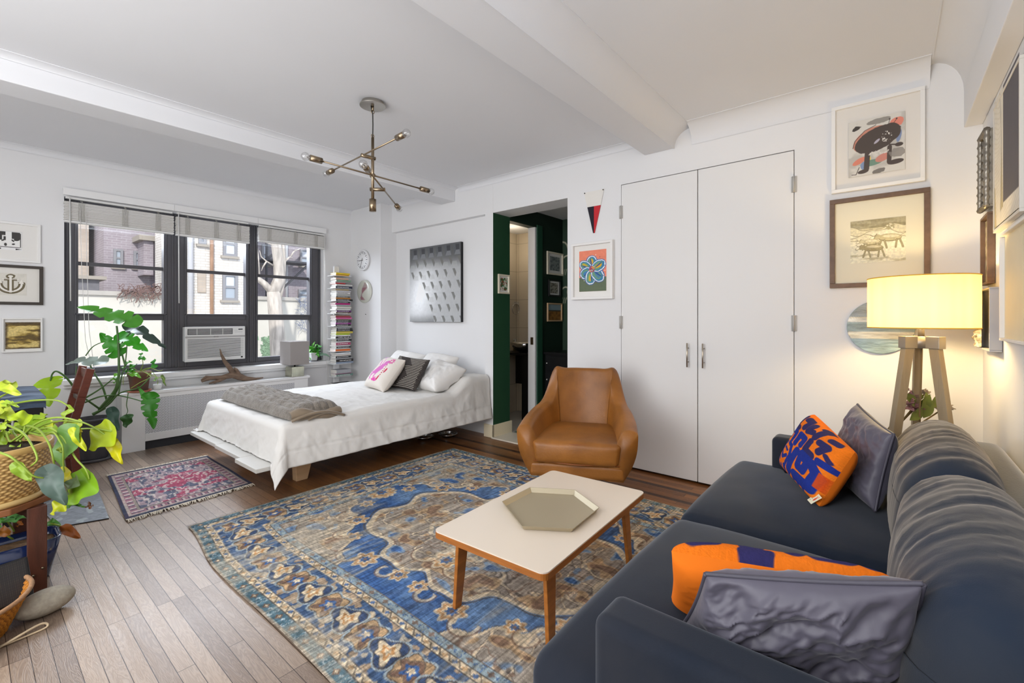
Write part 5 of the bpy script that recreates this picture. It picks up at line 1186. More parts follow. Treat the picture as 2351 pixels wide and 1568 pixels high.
ord_ = ['topmost', 'second', 'third', 'fourth', 'fifth', 'sixth', 'seventh', 'eighth', 'ninth', 'tenth']
PAGES = mat('book pages', '#e6e3dc', .9); br_ = random.Random(11)
for i, rowb in enumerate(books):
    z = SH[i]+.0005; avail = .160
    tot = sum(b[1] for b in rowb); k = min(1., avail/tot) if i else 1.
    for (col, th_, ln, lab, ttl, tc_) in rowb:
        t_ = th_*k; off = br_.uniform(-.006, .006); d_ = .150+br_.uniform(-.02, .01); x0 = -.045-.0+off-.055; x1 = x0+ln
        x0 += 3.25; x1 += 3.25; y0 = 5.628+br_.uniform(-.006, .008)
        r = thing('book', '%s book lying on the %s shelf of the book tower' % (lab, ord_[i]), 'book', ((x0+x1)/2, y0, z), group='books stacked on the white tower')
        L2 = (x1-x0)/2; cm = mat('book '+col, col, .5)
        B().box(-L2, 0, 0, L2, .002, t_).box(-L2, 0, 0, L2, d_, .0015).box(-L2, 0, t_-.0015, L2, d_, t_).build('cover', cm, r)
        B().box(-L2+.002, .0022, .0016, L2-.002, d_-.003, t_-.0016).build('pages', PAGES, r)
        if ttl: text(ttl, min(t_*.8, 1.6*ln/len(ttl)), Matrix.Translation((0.01, -.0005, t_*.5)) @ RXM, mat('title white', '#e8e8e8', .6), r, 'title')
        elif col < '#7' or col in ('#dcdadb', '#9b2490', '#ad4a6c'):
            q = B(); xx = -L2+.02; bb = random.Random(col)
            while xx < L2*.6: w_ = bb.uniform(.004, .011); q.box(xx, -.0006, t_*.35, xx+w_, -.0001, t_*.65); xx += w_+bb.uniform(.003, .008)
            q.build('title', mat('title white', '#e8e8e8', .6) if col != '#dcdadb' else mat('title grey', '#55565a', .6), r)
        z += t_+.0004

# ================================================================ floor lamp
lx, ly = 3.225, -.122
fl = thing('floor_lamp', 'wooden tripod floor lamp with a glowing yellow drum shade', 'floor lamp', (lx, ly, 0))
def shade_mat():
    m = bpy.data.materials.new('lit linen shade'); m.use_nodes = True; nt = m.node_tree; nt.nodes.remove(nt.nodes['Principled BSDF'])
    d = nd(nt, 'ShaderNodeBsdfDiffuse'); d.inputs[0].default_value = (*lin('#f6e6b8'), 1); t = nd(nt, 'ShaderNodeBsdfTranslucent'); t.inputs[0].default_value = (*lin('#ffdf90'), 1)
    x = nd(nt, 'ShaderNodeMixShader'); x.inputs[0].default_value = .45; e = nd(nt, 'ShaderNodeEmission')
    tc = nd(nt, 'ShaderNodeTexCoord'); sp = nd(nt, 'ShaderNodeSeparateXYZ'); nt.links.new(tc.outputs['Object'], sp.inputs[0])
    at = nd(nt, 'ShaderNodeMath', operation='ARCTAN2'); nt.links.new(sp.outputs[1], at.inputs[0]); nt.links.new(sp.outputs[0], at.inputs[1])
    cb = nd(nt, 'ShaderNodeCombineXYZ'); nt.links.new(at.outputs[0], cb.inputs[0]); n = nd(nt, 'ShaderNodeTexNoise', Scale=3.2, Detail=1.); nt.links.new(cb.outputs[0], n.inputs['Vector'])
    cr = nd(nt, 'ShaderNodeValToRGB'); el = cr.color_ramp.elements; el[0].position = .35; el[0].color = (*lin('#ffb938'), 1); el[1].position = .65; el[1].color = (*lin('#ffdc7c'), 1)
    nt.links.new(n.outputs['Fac'], cr.inputs[0]); nt.links.new(cr.outputs[0], e.inputs[0]); e.inputs[1].default_value = .5
    a = nd(nt, 'ShaderNodeAddShader'); nt.links.new(d.outputs[0], x.inputs[1]); nt.links.new(t.outputs[0], x.inputs[2]); nt.links.new(x.outputs[0], a.inputs[0]); nt.links.new(e.outputs[0], a.inputs[1]); nt.links.new(a.outputs[0], nt.nodes['Material Output'].inputs[0]); return m
B().grid([[(.224*math.cos(t), .224*math.sin(t), z) for t in np.linspace(0, 2*PI, 64, endpoint=False)] for z in (1.251, 1.515)], closed_u=True).build('lamp_shade', shade_mat(), fl)
RIMM = mat('shade rim', '#c79a3a', .6, emit='#d9a53c', estr=.25)
B().tube([(.224*math.cos(t), .224*math.sin(t), 1.515) for t in np.linspace(0, 2*PI, 64, endpoint=False)], .003, 5, closed=True).tube([(.224*math.cos(t), .224*math.sin(t), 1.251) for t in np.linspace(0, 2*PI, 64, endpoint=False)], .003, 5, closed=True).build('shade_rim', RIMM, fl)
m = B()
for a in (0, 2.09, 4.19): m.tube([(0, 0, 1.50), (.223*math.cos(a), .223*math.sin(a), 1.505)], .0025, 5)
m.build('shade_spider', STEEL, fl)
B().tube([(0, 0, 1.16), (0, 0, 1.33)], .014, 12).build('pole', mat('grey metal pole', '#a39a8c', .4, .6), fl)
B().sphere((0, 0, 1.51), .012, 10, 8).build('finial', STEEL, fl)
B().sphere((0, 0, 1.40), .035, 12, 10).build('bulb', mat('lit bulb', '#fff2cf', .5, emit='#ffd98a', estr=14.), fl)
TRI = mat('grey washed oak', '#a89678', .65, var=.25, vscale=4, stretch=(3, 3, .6), bump=.2, bscale=30)
HUB = mat('brushed hub plate', '#9c9488', .4, .6)
legs = []
for az in (math.radians(128), math.radians(232), math.radians(8)):
    c_, s_ = math.cos(az), math.sin(az); rf = .235 if az < 3 and az > 1 else .215
    B().bar((.062*c_, .062*s_, 1.20), (rf*c_, rf*s_, 0), .034, .044, up=(c_, s_, 0), w2=.034, h2=.044).build('leg', TRI, fl, bevel=.002)
    B().bar((0*c_, 0*s_, 1.175), (.10*c_, .10*s_, 1.175), .046, .062).build('hub_bracket', HUB, fl, bevel=.002)
B().lathe([(.0, 1.206), (.045, 1.206), (.045, 1.144), (0, 1.144)], (0, 0, 0), 12).build('hub', HUB, fl)
B().tube([(0, 0, 1.15), (.004, 0, 1.0), (-.004, .006, .8), (0, 0, .4), (.02, .0, .02)], .004, 6).build('power_cord', mat('brown fabric cord', '#7a6440', .8), fl)
L_ = bpy.data.lights.new('lamp_light', 'POINT'); L_.energy = 21; L_.color = (1, .72, .34); L_.shadow_soft_size = .05
lo_ = bpy.data.objects.new('lamp_light', L_); COL.objects.link(lo_); lo_.location = (lx, ly, 1.345)

# dried flowers in a vase behind the sofa end
vz = B().lathe([(0, 0), (.05, 0), (.055, .1), (.045, .36), (.06, .48), (.055, .485), (.04, .36), (.03, .02)], (3.235, .11, .0), 24).build('vase', mat('amber glass vase', '#c9a869', .25)); vz['kind'] = 'thing'
vz.name = 'flower_vase'; tag(vz, 'vase holding the dried flowers between the sofa end and the tripod lamp', 'vase')
bq = thing('flower_bouquet', 'bunch of faded pink peonies with green leaves under the tripod lamp', 'flowers', (3.235, .11, 0))
PET = mat('faded pink petal', '#b98d92', .8, var=.35, vscale=20, bump=.3, bscale=30); PET2 = mat('pale dried petal', '#c9bba9', .85, var=.3, vscale=20)
LEAFD = mat('olive leaf', '#6f7d2e', .6, var=.4, vscale=12)
def petals(c, r, m, nm='bloom'):
    q = B(); rr = random.Random(int(c[0]*1000+c[2]*100))
    for k in range(16):
        a, b = rr.uniform(0, 2*PI), rr.uniform(-.6, 1.3); d = Vector((math.cos(a)*math.cos(b), math.sin(a)*math.cos(b), math.sin(b)))
        M = d.to_track_quat('Z', 'Y').to_matrix().to_4x4(); g = []
        for i in range(5):
            t = i/4; row = []
            for j in range(5):
                s = j/4-.5; w_ = math.sin(PI*min(1, .15+t*.9))*.9
                row.append(M @ Vector((s*w_*r*1.1, (t-.3)*r*.5*s*s*4*.3, r*(.25+.75*t)-.35*r*s*s))+Vector(c))
            g.append(row)
        q.grid(g)
    return q.build(nm, m, bq)
for (u, v, d, r, m) in ((2078, 930, 2.42, .055, PET), (2100, 938, 2.46, .045, PET), (2095, 912, 2.50, .04, PET), (2166, 938, 2.50, .055, PET2), (2122, 905, 2.52, .035, PET2), (2083, 895, 2.50, .016, PET)):
    p = W(u, v, d)-bq.location; petals(p, r, m)
def simple_leaf(q, a, b, w, nrm=(0, 0, 1), n=8, fold=.2, droop=.0):
    a, b = Vector(a), Vector(b); d = b-a; L0 = d.length; d.normalize(); nz = Vector(nrm); s = d.cross(nz).normalized(); nz = s.cross(d); g = []
    for i in range(n+1):
        t = i/n; ww = w*math.sin(PI*(t**.75))**.8*(1-.15*t) if 0 < t < 1 else .0005; c = a+d*L0*t+nz*(-droop*L0*t*t+.06*L0*math.sin(PI*t))
        g.append([c+s*ww*k/2+nz*abs(k)*fold*ww for k in (-1, -.5, 0, .5, 1)])
    return q.grid(g)
for (a, b, w) in (((2100, 930, 2.44), (2068, 902, 2.4), .06), ((2110, 940, 2.46), (2135, 905, 2.44), .06), ((2120, 960, 2.44), (2126, 900, 2.46), .07), ((2095, 962, 2.43), (2115, 935, 2.43), .05), ((2140, 935, 2.48), (2155, 905, 2.5), .05), ((2106, 948, 2.42), (2088, 965, 2.4), .05), ((2110, 920, 2.5), (2105, 898, 2.5), .045)):
    q = B(); simple_leaf(q, W(*a)-bq.location, W(*b)-bq.location, w, (-FX, -FY, .3)); q.build('leaf', LEAFD, bq)
q = B()
for (u, v, d) in ((2078, 930, 2.42), (2100, 938, 2.46), (2166, 938, 2.50), (2122, 905, 2.52)):
    p = W(u, v, d)-bq.location; q.tube([(0, 0, .42), (p.x*.3, p.y*.3, .6), p], .004, 5)
q.build('stems', mat('brown stem', '#6b5a34', .8), bq)

# ================================================================ hall and bathroom fittings
dr = thing('dresser', 'black chest of drawers with glass knobs at the end of the green hall', 'dresser', (4.83, 2.92, 0))
B().box(-.22, -.38, .06, .21, .375, .86).box(-.235, -.395, .86, .215, .39, .885).build('carcass', BLACKM, dr, bevel=.003)
for i, z in enumerate((.66, .46, .26, .08)):
    q = B().box(-.232, -.36, z, -.221, .355, z+.18).build('drawer', mat('black drawer front', '#141417', .3), dr, bevel=.003)
    for y in (-.0, .33): B().sphere((-.245, y-(.0 if y else .06), z+.09), .014, 10, 8).build('knob', CHROME, q)
for x in (-.19, .18):
    for y in (-.34, .34): B().box(x-.02, y-.02, .005, x+.02, y+.02, .06).build('leg', BLACKM, dr)
tb = thing('tote_bag', 'small cream handled bag standing on the black dresser', 'bag', (4.78, 2.80, .886))
B().prism([(-.05, -.12), (.05, -.12), (.05, .12), (-.05, .12)], 0, .20).build('body', mat('cream canvas', '#d6cfbc', .9), tb, bevel=.006)
B().tube([(0, .10*math.cos(t), .20+.12*math.sin(t)) for t in np.linspace(0, PI, 14)], .006, 6).build('strap', mat('cream canvas', '#d6cfbc', .9), tb)
va = thing('vanity', 'black bathroom vanity counter under the steel basin', 'vanity', (4.72, 3.72, 0))
B().box(-.17, -.275, .825, .26, .31, .855).build('countertop', BLACKM, va, bevel=.003); B().box(-.165, -.27, .004, .25, -.10, .825).build('side_panel', BLACKM, va); B().box(.20, -.1, .40, .255, .30, .825).build('back_panel', BLACKM, va)
bs = B().lathe([(0, .0), (.07, .002), (.13, .03), (.175, .085), (.19, .125), (.182, .125), (.165, .085), (.12, .035), (.05, .012), (0, .010)], (4.74, 3.72, .857), 40).build('vessel_sink', CHROME); tag(bs, 'round steel vessel basin on the black vanity', 'sink')
sd = thing('soap_dispenser', 'small soap bottle with white pump behind the steel basin', 'soap dispenser', (4.84, 3.96, .857))
B().lathe([(0, 0), (.03, 0), (.03, .08), (.012, .10), (.012, .11), (0, .11)], (0, 0, 0), 18).build('bottle', mat('pale soap bottle', '#c9c2a4', .3), sd)
B().tube([(0, 0, .11), (0, 0, .16)], .006, 8).tube([(0, 0, .16), (-.04, 0, .158)], .006, 8).lathe([(0, .112), (.016, .112), (.016, .125), (0, .125)], (0, 0, 0), 12).build('pump', WHITEP, sd)
tr_ = thing('towel_ring', 'round chrome towel ring on the tiled bathroom wall', 'towel ring', (4.90, 4.0, 1.43))
B().tube([(.075*math.cos(a), 0, .075*math.sin(a)) for a in np.linspace(0, 2*PI, 30, endpoint=False)], .005, 7, closed=True).build('ring', CHROME, tr_)
B().box(.02, -.01, .07, .06, .038, .10).build('bracket', CHROME, tr_)
mr_ = B().box(4.972, 3.45, 1.17, 4.982, 3.72, 1.98).build('bathroom_mirror', mat('mirror glass', '#d8dcdc', .05, 1.)); tag(mr_, 'tall frameless mirror above the bathroom basin', 'mirror')
wl = thing('wall_sconce', 'frosted glass wall light above the bathroom mirror', 'sconce', (4.935, 3.68, 2.10))
B().tube([(0, 0, -.10), (0, 0, .10)], .032, 16).build('glass_shade', mat('frosted glass', '#f0ede4', .4, emit='#fff0d0', estr=.8), wl); B().tube([(0, 0, .10), (0, 0, .155)], .02, 12).tube([(0, 0, .15), (.045, 0, .15)], .012, 8).build('mount', CHROME, wl)
c = Cv(.5, .36, 70, '#1f5c4a'); c.noise(.5, 30)
P = np.stack([3.99+c.X*.40, 2.98+c.Y*.42, .014+.006*fbm(c.X*30, c.Y*30)], -1); o = gridmesh('bath_mat', P, mat('teal shag', attr=True, rough=.95), None, c.C); tag(o, 'dark teal bath mat on the tiles by the bathroom door', 'bath mat')
# ================================================================ plants
def leafmat(col): return mat('leaf '+col, col, .38, var=.22, vscale=9, spec=.45)
VEIN = mat('petiole green', '#8fa83a', .5, var=.2, vscale=10)
STEMD = mat('monstera stalk green', '#4c7038', .5, var=.25, vscale=8)
def leaf(parent, a, b, w, col, lobes=0, heart=True, nrm=None, droop=.12, curl=.10, org=Vector((0, 0, 0)), fold=.12, n=44, name='leaf'):
    """a = stalk end, b = tip (points of the room); w = full width in metres"""
    a, b = Vector(a)-org, Vector(b)-org; d = b-a; L0 = d.length; d.normalize(); nz = Vector(nrm or (-FX*.6, -FY*.6, .7)).normalized(); s = d.cross(nz).normalized(); nz = s.cross(d).normalized()
    m = 6; g = []; seed = int(abs(a.x*971+a.z*577+b.x*311)) % 97
    back = .22 if heart else 0.
    for i in range(n+1):
        t = i/n; pos = -back+(1+back)*t
        prof = (math.sin(PI*min(1, t**.62)))**.62*(1-.25*t) if 0 < t < 1 else .004
        row = []
        for j in range(-m, m+1):
            q = j/m; ww = w/2*prof
            if lobes:
                ph = (t*lobes+.15*(q > 0)) % 1.; cut = max(0., 1-abs(ph-.5)/.16) if .16 < t < .88 else 0; ww *= 1-.62*cut*1.
            x = q*ww
            p = pos
            if heart and t < .28: p = pos+(.5*abs(q)-.0)*0-(0)+(1-t/.28)*(.20*(1-abs(q)))*1.0
            if lobes: p = pos-.10*abs(q)*math.sin(PI*t)+.12*abs(q)*t
            z = -droop*L0*max(0, pos)**2+curl*L0*math.sin(PI*max(0, pos))*.5+fold*abs(x)+.012*math.sin(pos*9+seed)*abs(q)
            row.append(a+d*L0*p+s*x+nz*z)
        g.append(row)
    o = B().grid(g).build(name, leafmat(col), parent); return o
def stalk(parent, pts, r, m, org=Vector((0, 0, 0)), name='stalk'):
    P_ = [Vector(p)-org for p in pts]; out = []
    for i in range(len(P_)-1):
        p0, p1, p2, p3 = P_[max(i-1, 0)], P_[i], P_[i+1], P_[min(i+2, len(P_)-1)]
        for k in range(6):
            t = k/6; out.append(.5*((2*p1)+(-p0+p2)*t+(2*p0-5*p1+4*p2-p3)*t*t+(-p0+3*p1-3*p2+p3)*t**3))
    out.append(P_[-1]); n = len(out)
    return B().tube(out, [r*(1.25-.5*i/n) for i in range(n)], 7).build(name, m, parent)
SOIL = mat('potting soil', '#4a3728', .95, var=.4, vscale=60, bump=.8, bscale=80)
# ---- monstera in a grey bucket
pc = Vector((.772, 5.655, 0))
mp_ = thing('plant_pot', 'ribbed dark grey bucket pot with saucer holding the large monstera', 'plant pot', pc)
prof = [(0, .012), (.098, .012), (.104, .03)]+[(.104+.028*t, .03+.335*t) for t in np.linspace(0, 1, 8)][1:]+[(.137, .368), (.137, .385), (.126, .385), (.124, .34), (0, .34)]
m = B(); n = 60; vs = []
for r_, z_ in prof:
    for k in range(n):
        a = 2*PI*k/n; rr_ = r_*(1+(.018*math.cos(k*PI) if .03 < z_ < .37 and r_ > .1 else 0)); vs.append((rr_*math.cos(a), rr_*math.sin(a), z_))
m.add(vs, [(i*n+k, i*n+(k+1) % n, (i+1)*n+(k+1) % n, (i+1)*n+k) for i in range(len(prof)-1) for k in range(n)], True)
m.build('bucket', mat('weathered grey zinc', '#57555a', .7, var=.45, vscale=14, stretch=(1, 1, .3)), mp_)
B().lathe([(0, .0), (.14, .0), (.165, .028), (.160, .03), (.135, .010), (0, .010)], (0, 0, 0), 40).build('saucer', mat('grey saucer', '#6d6e74', .5), mp_)
B().lathe([(0, .352), (.122, .345)], (0, 0, 0), 30).build('soil', SOIL, mp_)
mo = thing('monstera', 'tall split-leaf monstera growing from the grey bucket by the window', 'plant', pc)
def q2(x, y, d): return W(x/3.733, 680+y/3.733, d)
G1 = [  # base, tip, width, colour, lobes, depths, droop
 ((1118, 215), (705, 100), .185, '#4f9a2e', 6, 4.05, 4.0, .02), ((1125, 262), (1388, 412), .12, '#33453c', 4, 4.1, 4.0, .1), ((1120, 290), (1215, 300), .09, '#4f6a55', 3, 4.12, 4.1, .1),
 ((1052, 345), (1245, 458), .155, '#3fa523', 5, 4.1, 4.05, .06), ((1008, 480), (872, 330), .165, '#3d9a24', 5, 4.05, 4.0, .05),
 ((868, 560), (576, 560), .135, '#8d9b92', 4, 4.05, 4.0, .1), ((432, 730), (425, 926), .225, '#a3cc1c', 3, 3.8, 3.75, .05),
 ((1290, 870), (1315, 1112), .165, '#35801f', 6, 4.0, 3.98, .0), ((1272, 905), (1180, 770), .05, '#4c9433', 0, 4.0, 4.0, .0), ((1098, 1030), (1085, 1128), .115, '#2e5a22', 0, 4.0, 3.98, .0),
 ((962, 985), (1010, 1155), .10, '#47685a', 0, 4.0, 3.98, .05), ((1022, 668), (945, 716), .055, '#7cc43a', 0, 4.05, 4.03, .05), ((1000, 700), (980, 750), .03, '#6cb83a', 0, 4.05, 4.03, .05)]
for a, b, w_, col, lo, d0, d1, dr_ in G1: leaf(mo, q2(*a, d0), q2(*b, d1), w_, col, lo, True, None, dr_, org=pc)
for pts, r in ((((855, 975, 4.12), (960, 880, 4.05), (1005, 760, 4.02), (1018, 640, 4.02), (1015, 420, 4.04), (1000, 255, 4.05)), .010), (((860, 970, 4.12), (990, 810, 4.03), (1010, 700, 4.02)), .016),
               (((1075, 600, 4.05), (1045, 480, 4.08), (1050, 390, 4.1), (1130, 305, 4.1)), .006), (((1015, 850, 4.02), (1040, 700, 4.05), (1075, 560, 4.08), (1090, 400, 4.08)), .005),
               (((925, 930, 4.1), (880, 780, 4.05), (820, 680, 4.05), (765, 580, 4.05)), .007), (((735, 510, 4.05), (800, 430, 4.05), (910, 380, 4.02)), .004), (((735, 870, 3.95), (850, 800, 4.0), (960, 715, 4.03)), .006),
               (((725, 912, 3.95), (860, 860, 4.0), (1000, 850, 4.02), (1130, 875, 4.0), (1250, 912, 4.0)), .006), (((850, 985, 4.1), (940, 920, 4.05), (1030, 830, 4.0), (1190, 785, 3.98), (1280, 700, 4.0)), .006),
               (((640, 790, 3.9), (570, 700, 3.85), (490, 645, 3.8), (450, 665, 3.8), (432, 725, 3.8)), .007), (((860, 970, 4.1), (760, 900, 4.0), (690, 850, 3.95), (640, 790, 3.9)), .007),
               (((1100, 825, 4.0), (1085, 930, 4.0), (1095, 985, 4.0), (1075, 1022, 4.0)), .003), (((800, 1010, 4.1), (850, 985, 4.1), (900, 960, 4.1)), .012), (((650, 680, 4.0), (655, 600, 4.02)), .004)):
    stalk(mo, [q2(*p) for p in pts], r, STEMD, pc)
# ---- terracotta pot on the radiator cover
tc_ = Vector((1.115, 5.700, .578))
tp_ = thing('plant_pot', 'aged terracotta pot on a saucer on the radiator cover', 'plant pot', tc_)
TER = mat('mossy terracotta', '#8a5e4a', .9, var=.5, vscale=10, col2='#6f6257', bump=.3, bscale=30)
B().lathe([(0, .012), (.068, .012), (.085, .155), (.094, .157), (.096, .198), (.086, .198), (.082, .17), (0, .165)], (0, 0, 0), 40).build('pot', TER, tp_)
B().lathe([(0, 0), (.088, 0), (.098, .018), (.092, .018), (.082, .008), (0, .008)], (0, 0, 0), 36).build('saucer', mat('terracotta saucer', '#b5715a', .8), tp_)
B().lathe([(0, .172), (.083, .168)], (0, 0, 0), 24).build('soil', SOIL, tp_)
hp = thing('potted_vine', 'small heart-leaved vine growing in the terracotta pot', 'plant', tc_)
for a, b, w_, col in (((1212, 525), (1210, 485), .07, '#4fa83a'), ((1205, 530), (1250, 540), .05, '#4fa83a'), ((1325, 600), (1318, 540), .075, '#3f9a34'), ((1065, 600), (1125, 560), .09, '#4a9a2c'), ((1090, 630), (1175, 580), .07, '#3f8a2a'), ((1128, 660), (1205, 695), .06, '#7cbf3f'), ((1100, 640), (1160, 630), .05, '#5aa83a'), ((1395, 690), (1418, 770), .03, '#6f8a4a'), ((1328, 720), (1350, 700), .03, '#8fc84a')):
    leaf(hp, q2(*a, 4.26), q2(*b, 4.24), w_, col, 0, True, None, .05, org=tc_, n=20)
for pts in (((1200, 640, 4.3), (1225, 580, 4.28), (1213, 520, 4.26)), ((1230, 640, 4.3), (1300, 610, 4.28), (1325, 590, 4.26)), ((1200, 640, 4.3), (1280, 615, 4.28), (1360, 640, 4.26), (1395, 632, 4.26)), ((1250, 650, 4.3), (1330, 690, 4.26), (1395, 700, 4.24), (1412, 740, 4.22)), ((1180, 640, 4.3), (1130, 610, 4.28), (1090, 600, 4.26)), ((1210, 650, 4.3), (1100, 660, 4.24), (1060, 690, 4.2), (1055, 760, 4.18)), ((1215, 640, 4.3), (1290, 690, 4.2), (1200, 740, 4.15), (1120, 790, 4.1)), ((1260, 690, 4.22), (1300, 650, 4.25), (1340, 690, 4.24))):
    stalk(hp, [q2(*p) for p in pts], .0028, VEIN, tc_)
wpz = Vector((1.262, 5.712, .578)); o = thing('plant_pot', 'tiny white pot beside the terracotta pot on the radiator cover', 'plant pot', wpz)
B().lathe([(0, 0), (.028, 0), (.036, .03), (.034, .058), (.030, .058), (.028, .045), (0, .045)], (0, 0, 0), 24).build('pot', WHITEP, o); stalk(o, [wpz+Vector((0, 0, .045)), wpz+Vector((.004, 0, .08)), wpz+Vector((0, 0, .11))], .0025, VEIN, wpz)
# ---- plant on the sill
sp_ = Vector((2.955, 5.862, .738)); o = thing('plant_pot', 'white square pot on the sill behind the table lamp', 'plant pot', sp_)
B().prism([(-.035, -.035), (.035, -.035), (.035, .035), (-.035, .035)], .008, .11, poly2=[(-.05, -.05), (.05, -.05), (.05, .05), (-.05, .05)]).build('pot', WHITEP, o, bevel=.004); B().box(-.05, -.045, 0, .05, .045, .008).build('saucer', mat('grey saucer', '#6d6e74', .5), o)
ph = thing('potted_plant', 'small bright green leafy plant on the sill beside the table lamp', 'plant', sp_)
q = [((720, 805), (702, 790)), ((722, 805), (718, 786)), ((720, 806), (735, 800)), ((718, 808), (712, 826)), ((724, 806), (732, 818)), ((716, 800), (700, 812)), ((722, 800), (738, 792)), ((726, 812), (755, 815)), ((714, 812), (703, 822)), ((722, 798), (728, 790))]
for i, (a, b) in enumerate(q): leaf(ph, W(*a, 6.02+.02*(i % 3)), W(*b, 5.96), .07, ['#58b03a', '#7cc85a', '#3f9a34', '#9ad67a'][i % 4] if b[0] != 755 else '#6a8a70', 0, True, None, .15, org=sp_, n=16)
for (a, b) in q: stalk(ph, [sp_+Vector((0, -.0, .10)), W(*a, 6.02)], .003, VEIN, sp_)

# ---- wooden chair
CHW = mat('reddish dark wood', '#6b3220', .45, var=.35, vscale=5, stretch=(2, 2, 8))
cc = thing('wooden_chair', 'reddish brown wooden ladder-back chair between the desk and the monstera', 'chair', (0, 0, 0))
for y in (4.90, 5.25):
    g = [(.582, y, 0), (.560, y, .25), (.553, y, .47), (.60, y, .68), (.652, y, .90)]
    m = B()
    for a, b in zip(g[:-1], g[1:]): m.bar(a, b, .030, .052, up=(1, 0, 0))
    m.build('back_post', CHW, cc, bevel=.004)
    B().bar((.20, y+(.02 if y < 5 else -.02), 0), (.20, y+(.02 if y < 5 else -.02), .44), .034).build('front_leg', CHW, cc, bevel=.004)
    B().bar((.20, y, .22), (.565, y, .22), .018).build('stretcher', CHW, cc, bevel=.003)
B().box(.17, 4.885, .44, .575, 5.265, .465).build('seat', CHW, cc, bevel=.006)
for z, h, x in ((.855, .07, .642), (.66, .03, .597), (.545, .03, .572)): B().box(x-.008, 4.91, z-h/2, x+.008, 5.24, z+h/2).build('back_slat', mat('worn grey brown wood', '#5f5048', .6, var=.3, vscale=9) if z < .8 else CHW, cc, bevel=.003)
B().box(.56, 4.91, .20, .575, 5.24, .22).build('stretcher', CHW, cc)

# ---- black desk with a denim cloth
dk = thing('black_desk', 'black desk at the left edge behind the yellow-green plant', 'desk', (0, 0, 0))
B().box(-.60, 4.22, .66, .338, 4.86, .80).build('apron', BLACKM, dk, bevel=.01)
B().box(.235, 4.22, 0, .338, 4.30, .66).box(.235, 4.78, 0, .338, 4.86, .66).build('side_frame', BLACKM, dk, bevel=.004); B().box(.16, 4.23, 0, .195, 4.29, .66).box(-.6, 4.22, 0, -.5, 4.30, .66).box(-.6, 4.78, 0, -.5, 4.86, .66).build('leg', BLACKM, dk)
m = Cv(.96, .75, 90, '#39475a'); m.put(sstep(.45, .7, fbm(m.X*3, m.Y*34, 0, 3, 3)), '#7d8fa5', .8); m.put(sstep(.55, .7, fbm(m.X*4, m.Y*40, 0, 3, 9)), '#1d2531', .8)
X, Y = m.X*.96-.60, m.Y*.96+4.105; ov = np.maximum(4.208-Y, 0)+np.maximum(X-.343, 0)*2; 
Z = .805+.003*np.sin(X*30)-0*ov
P = np.stack([np.minimum(X, .347), np.maximum(Y, 4.208), Z-ov*(1-.25*np.sin(X*5)**2)], -1)
o = gridmesh('denim_cloth', P, mat('blue grey denim', attr=True, rough=.9, bump=.3, bscale=120), None, m.C); tag(o, 'streaky blue grey cloth draped over the black desk', 'cloth')

# ---- plant stand and philodendron
WALD = mat('dark walnut', '#5a2f1e', .5, var=.45, vscale=4, stretch=(6, 6, 1.2), bump=.1, bscale=40)
WALT = mat('walnut top', '#8a5630', .45, var=.35, vscale=4, stretch=(1, 6, 1))
st = thing('plant_stand', 'dark walnut stool used as a stand for the woven yellow pot', 'stool', (.05, 3.30, 0))
B().prism([(.265*math.cos(math.radians(a)), .245*math.sin(math.radians(a))) for a in (20, 65, 110, 155, 200, 245, 290, 335)], .405, .435).build('top', WALT, st, bevel=.004)
for x, y in ((.178, -.165), (-.18, -.165), (.15, .205), (-.15, .205)):
    B().box(x-.033, y-.02, 0, x+.033, y+.02, .405).build('leg', WALD, st, bevel=.003)
m = B()
for x in (.165, .195): m.sphere((x, -.187, .11 if x > .18 else .085), .006, 8, 6)
m.build('screw', BRONZE, st)
pcn = Vector((.055, 3.295, .436))
wp_ = thing('plant_pot', 'large yellow pot with honeycomb woven texture on the walnut stand', 'plant pot', pcn)
prof = [(.205, .02), (.222, .06), (.236, .13), (.240, .20), (.238, .245), (.236, .262)]
nu, nv_ = 260, 70; P = np.zeros((nv_, nu, 3)); pr = np.array(prof)
zz = np.linspace(.02, .235, nv_); rr_ = np.interp(zz, pr[:, 1], pr[:, 0]); aa = np.linspace(0, 2*PI, nu)
A2, Z2 = np.meshgrid(aa, zz); R2 = np.repeat(rr_[:, None], nu, 1); row = np.floor(Z2/.0125); ph_ = A2*44+(row % 2)*PI
bumpv = np.clip(np.cos(ph_)*.6+.6, 0, 1)*np.sin(np.clip((Z2/.0125) % 1., 0, 1)*PI); R2 = R2+.006*bumpv
cv = hx('#8d6a3c')+(hx('#dcb878')-hx('#8d6a3c'))*(np.clip(bumpv*1.4, 0, 1)[..., None])
gridmesh('woven_wall', np.stack([R2*np.cos(A2), R2*np.sin(A2), Z2], -1), mat('woven glaze', attr=True, rough=.4), wp_, cv)
B().lathe([(.238, .232), (.246, .236), (.246, .262), (.228, .262), (.224, .20)], (0, 0, 0), 60, caps=False).build('rim', mat('tan glazed rim', '#cfa868', .4), wp_); B().lathe([(0, 0), (.22, 0), (.232, .024), (.205, .026), (0, .026)], (0, 0, 0), 60).build('saucer', mat('cream saucer', '#d8b87c', .4), wp_)
B().lathe([(0, .238), (.222, .228)], (0, 0, 0), 40).build('soil', SOIL, wp_)
pd = thing('philodendron', 'trailing yellow-green philodendron with large heart leaves in the woven pot', 'plant', pcn)
def q8(x, y, d): return W(x/3.92, 850+y/3.92, d)
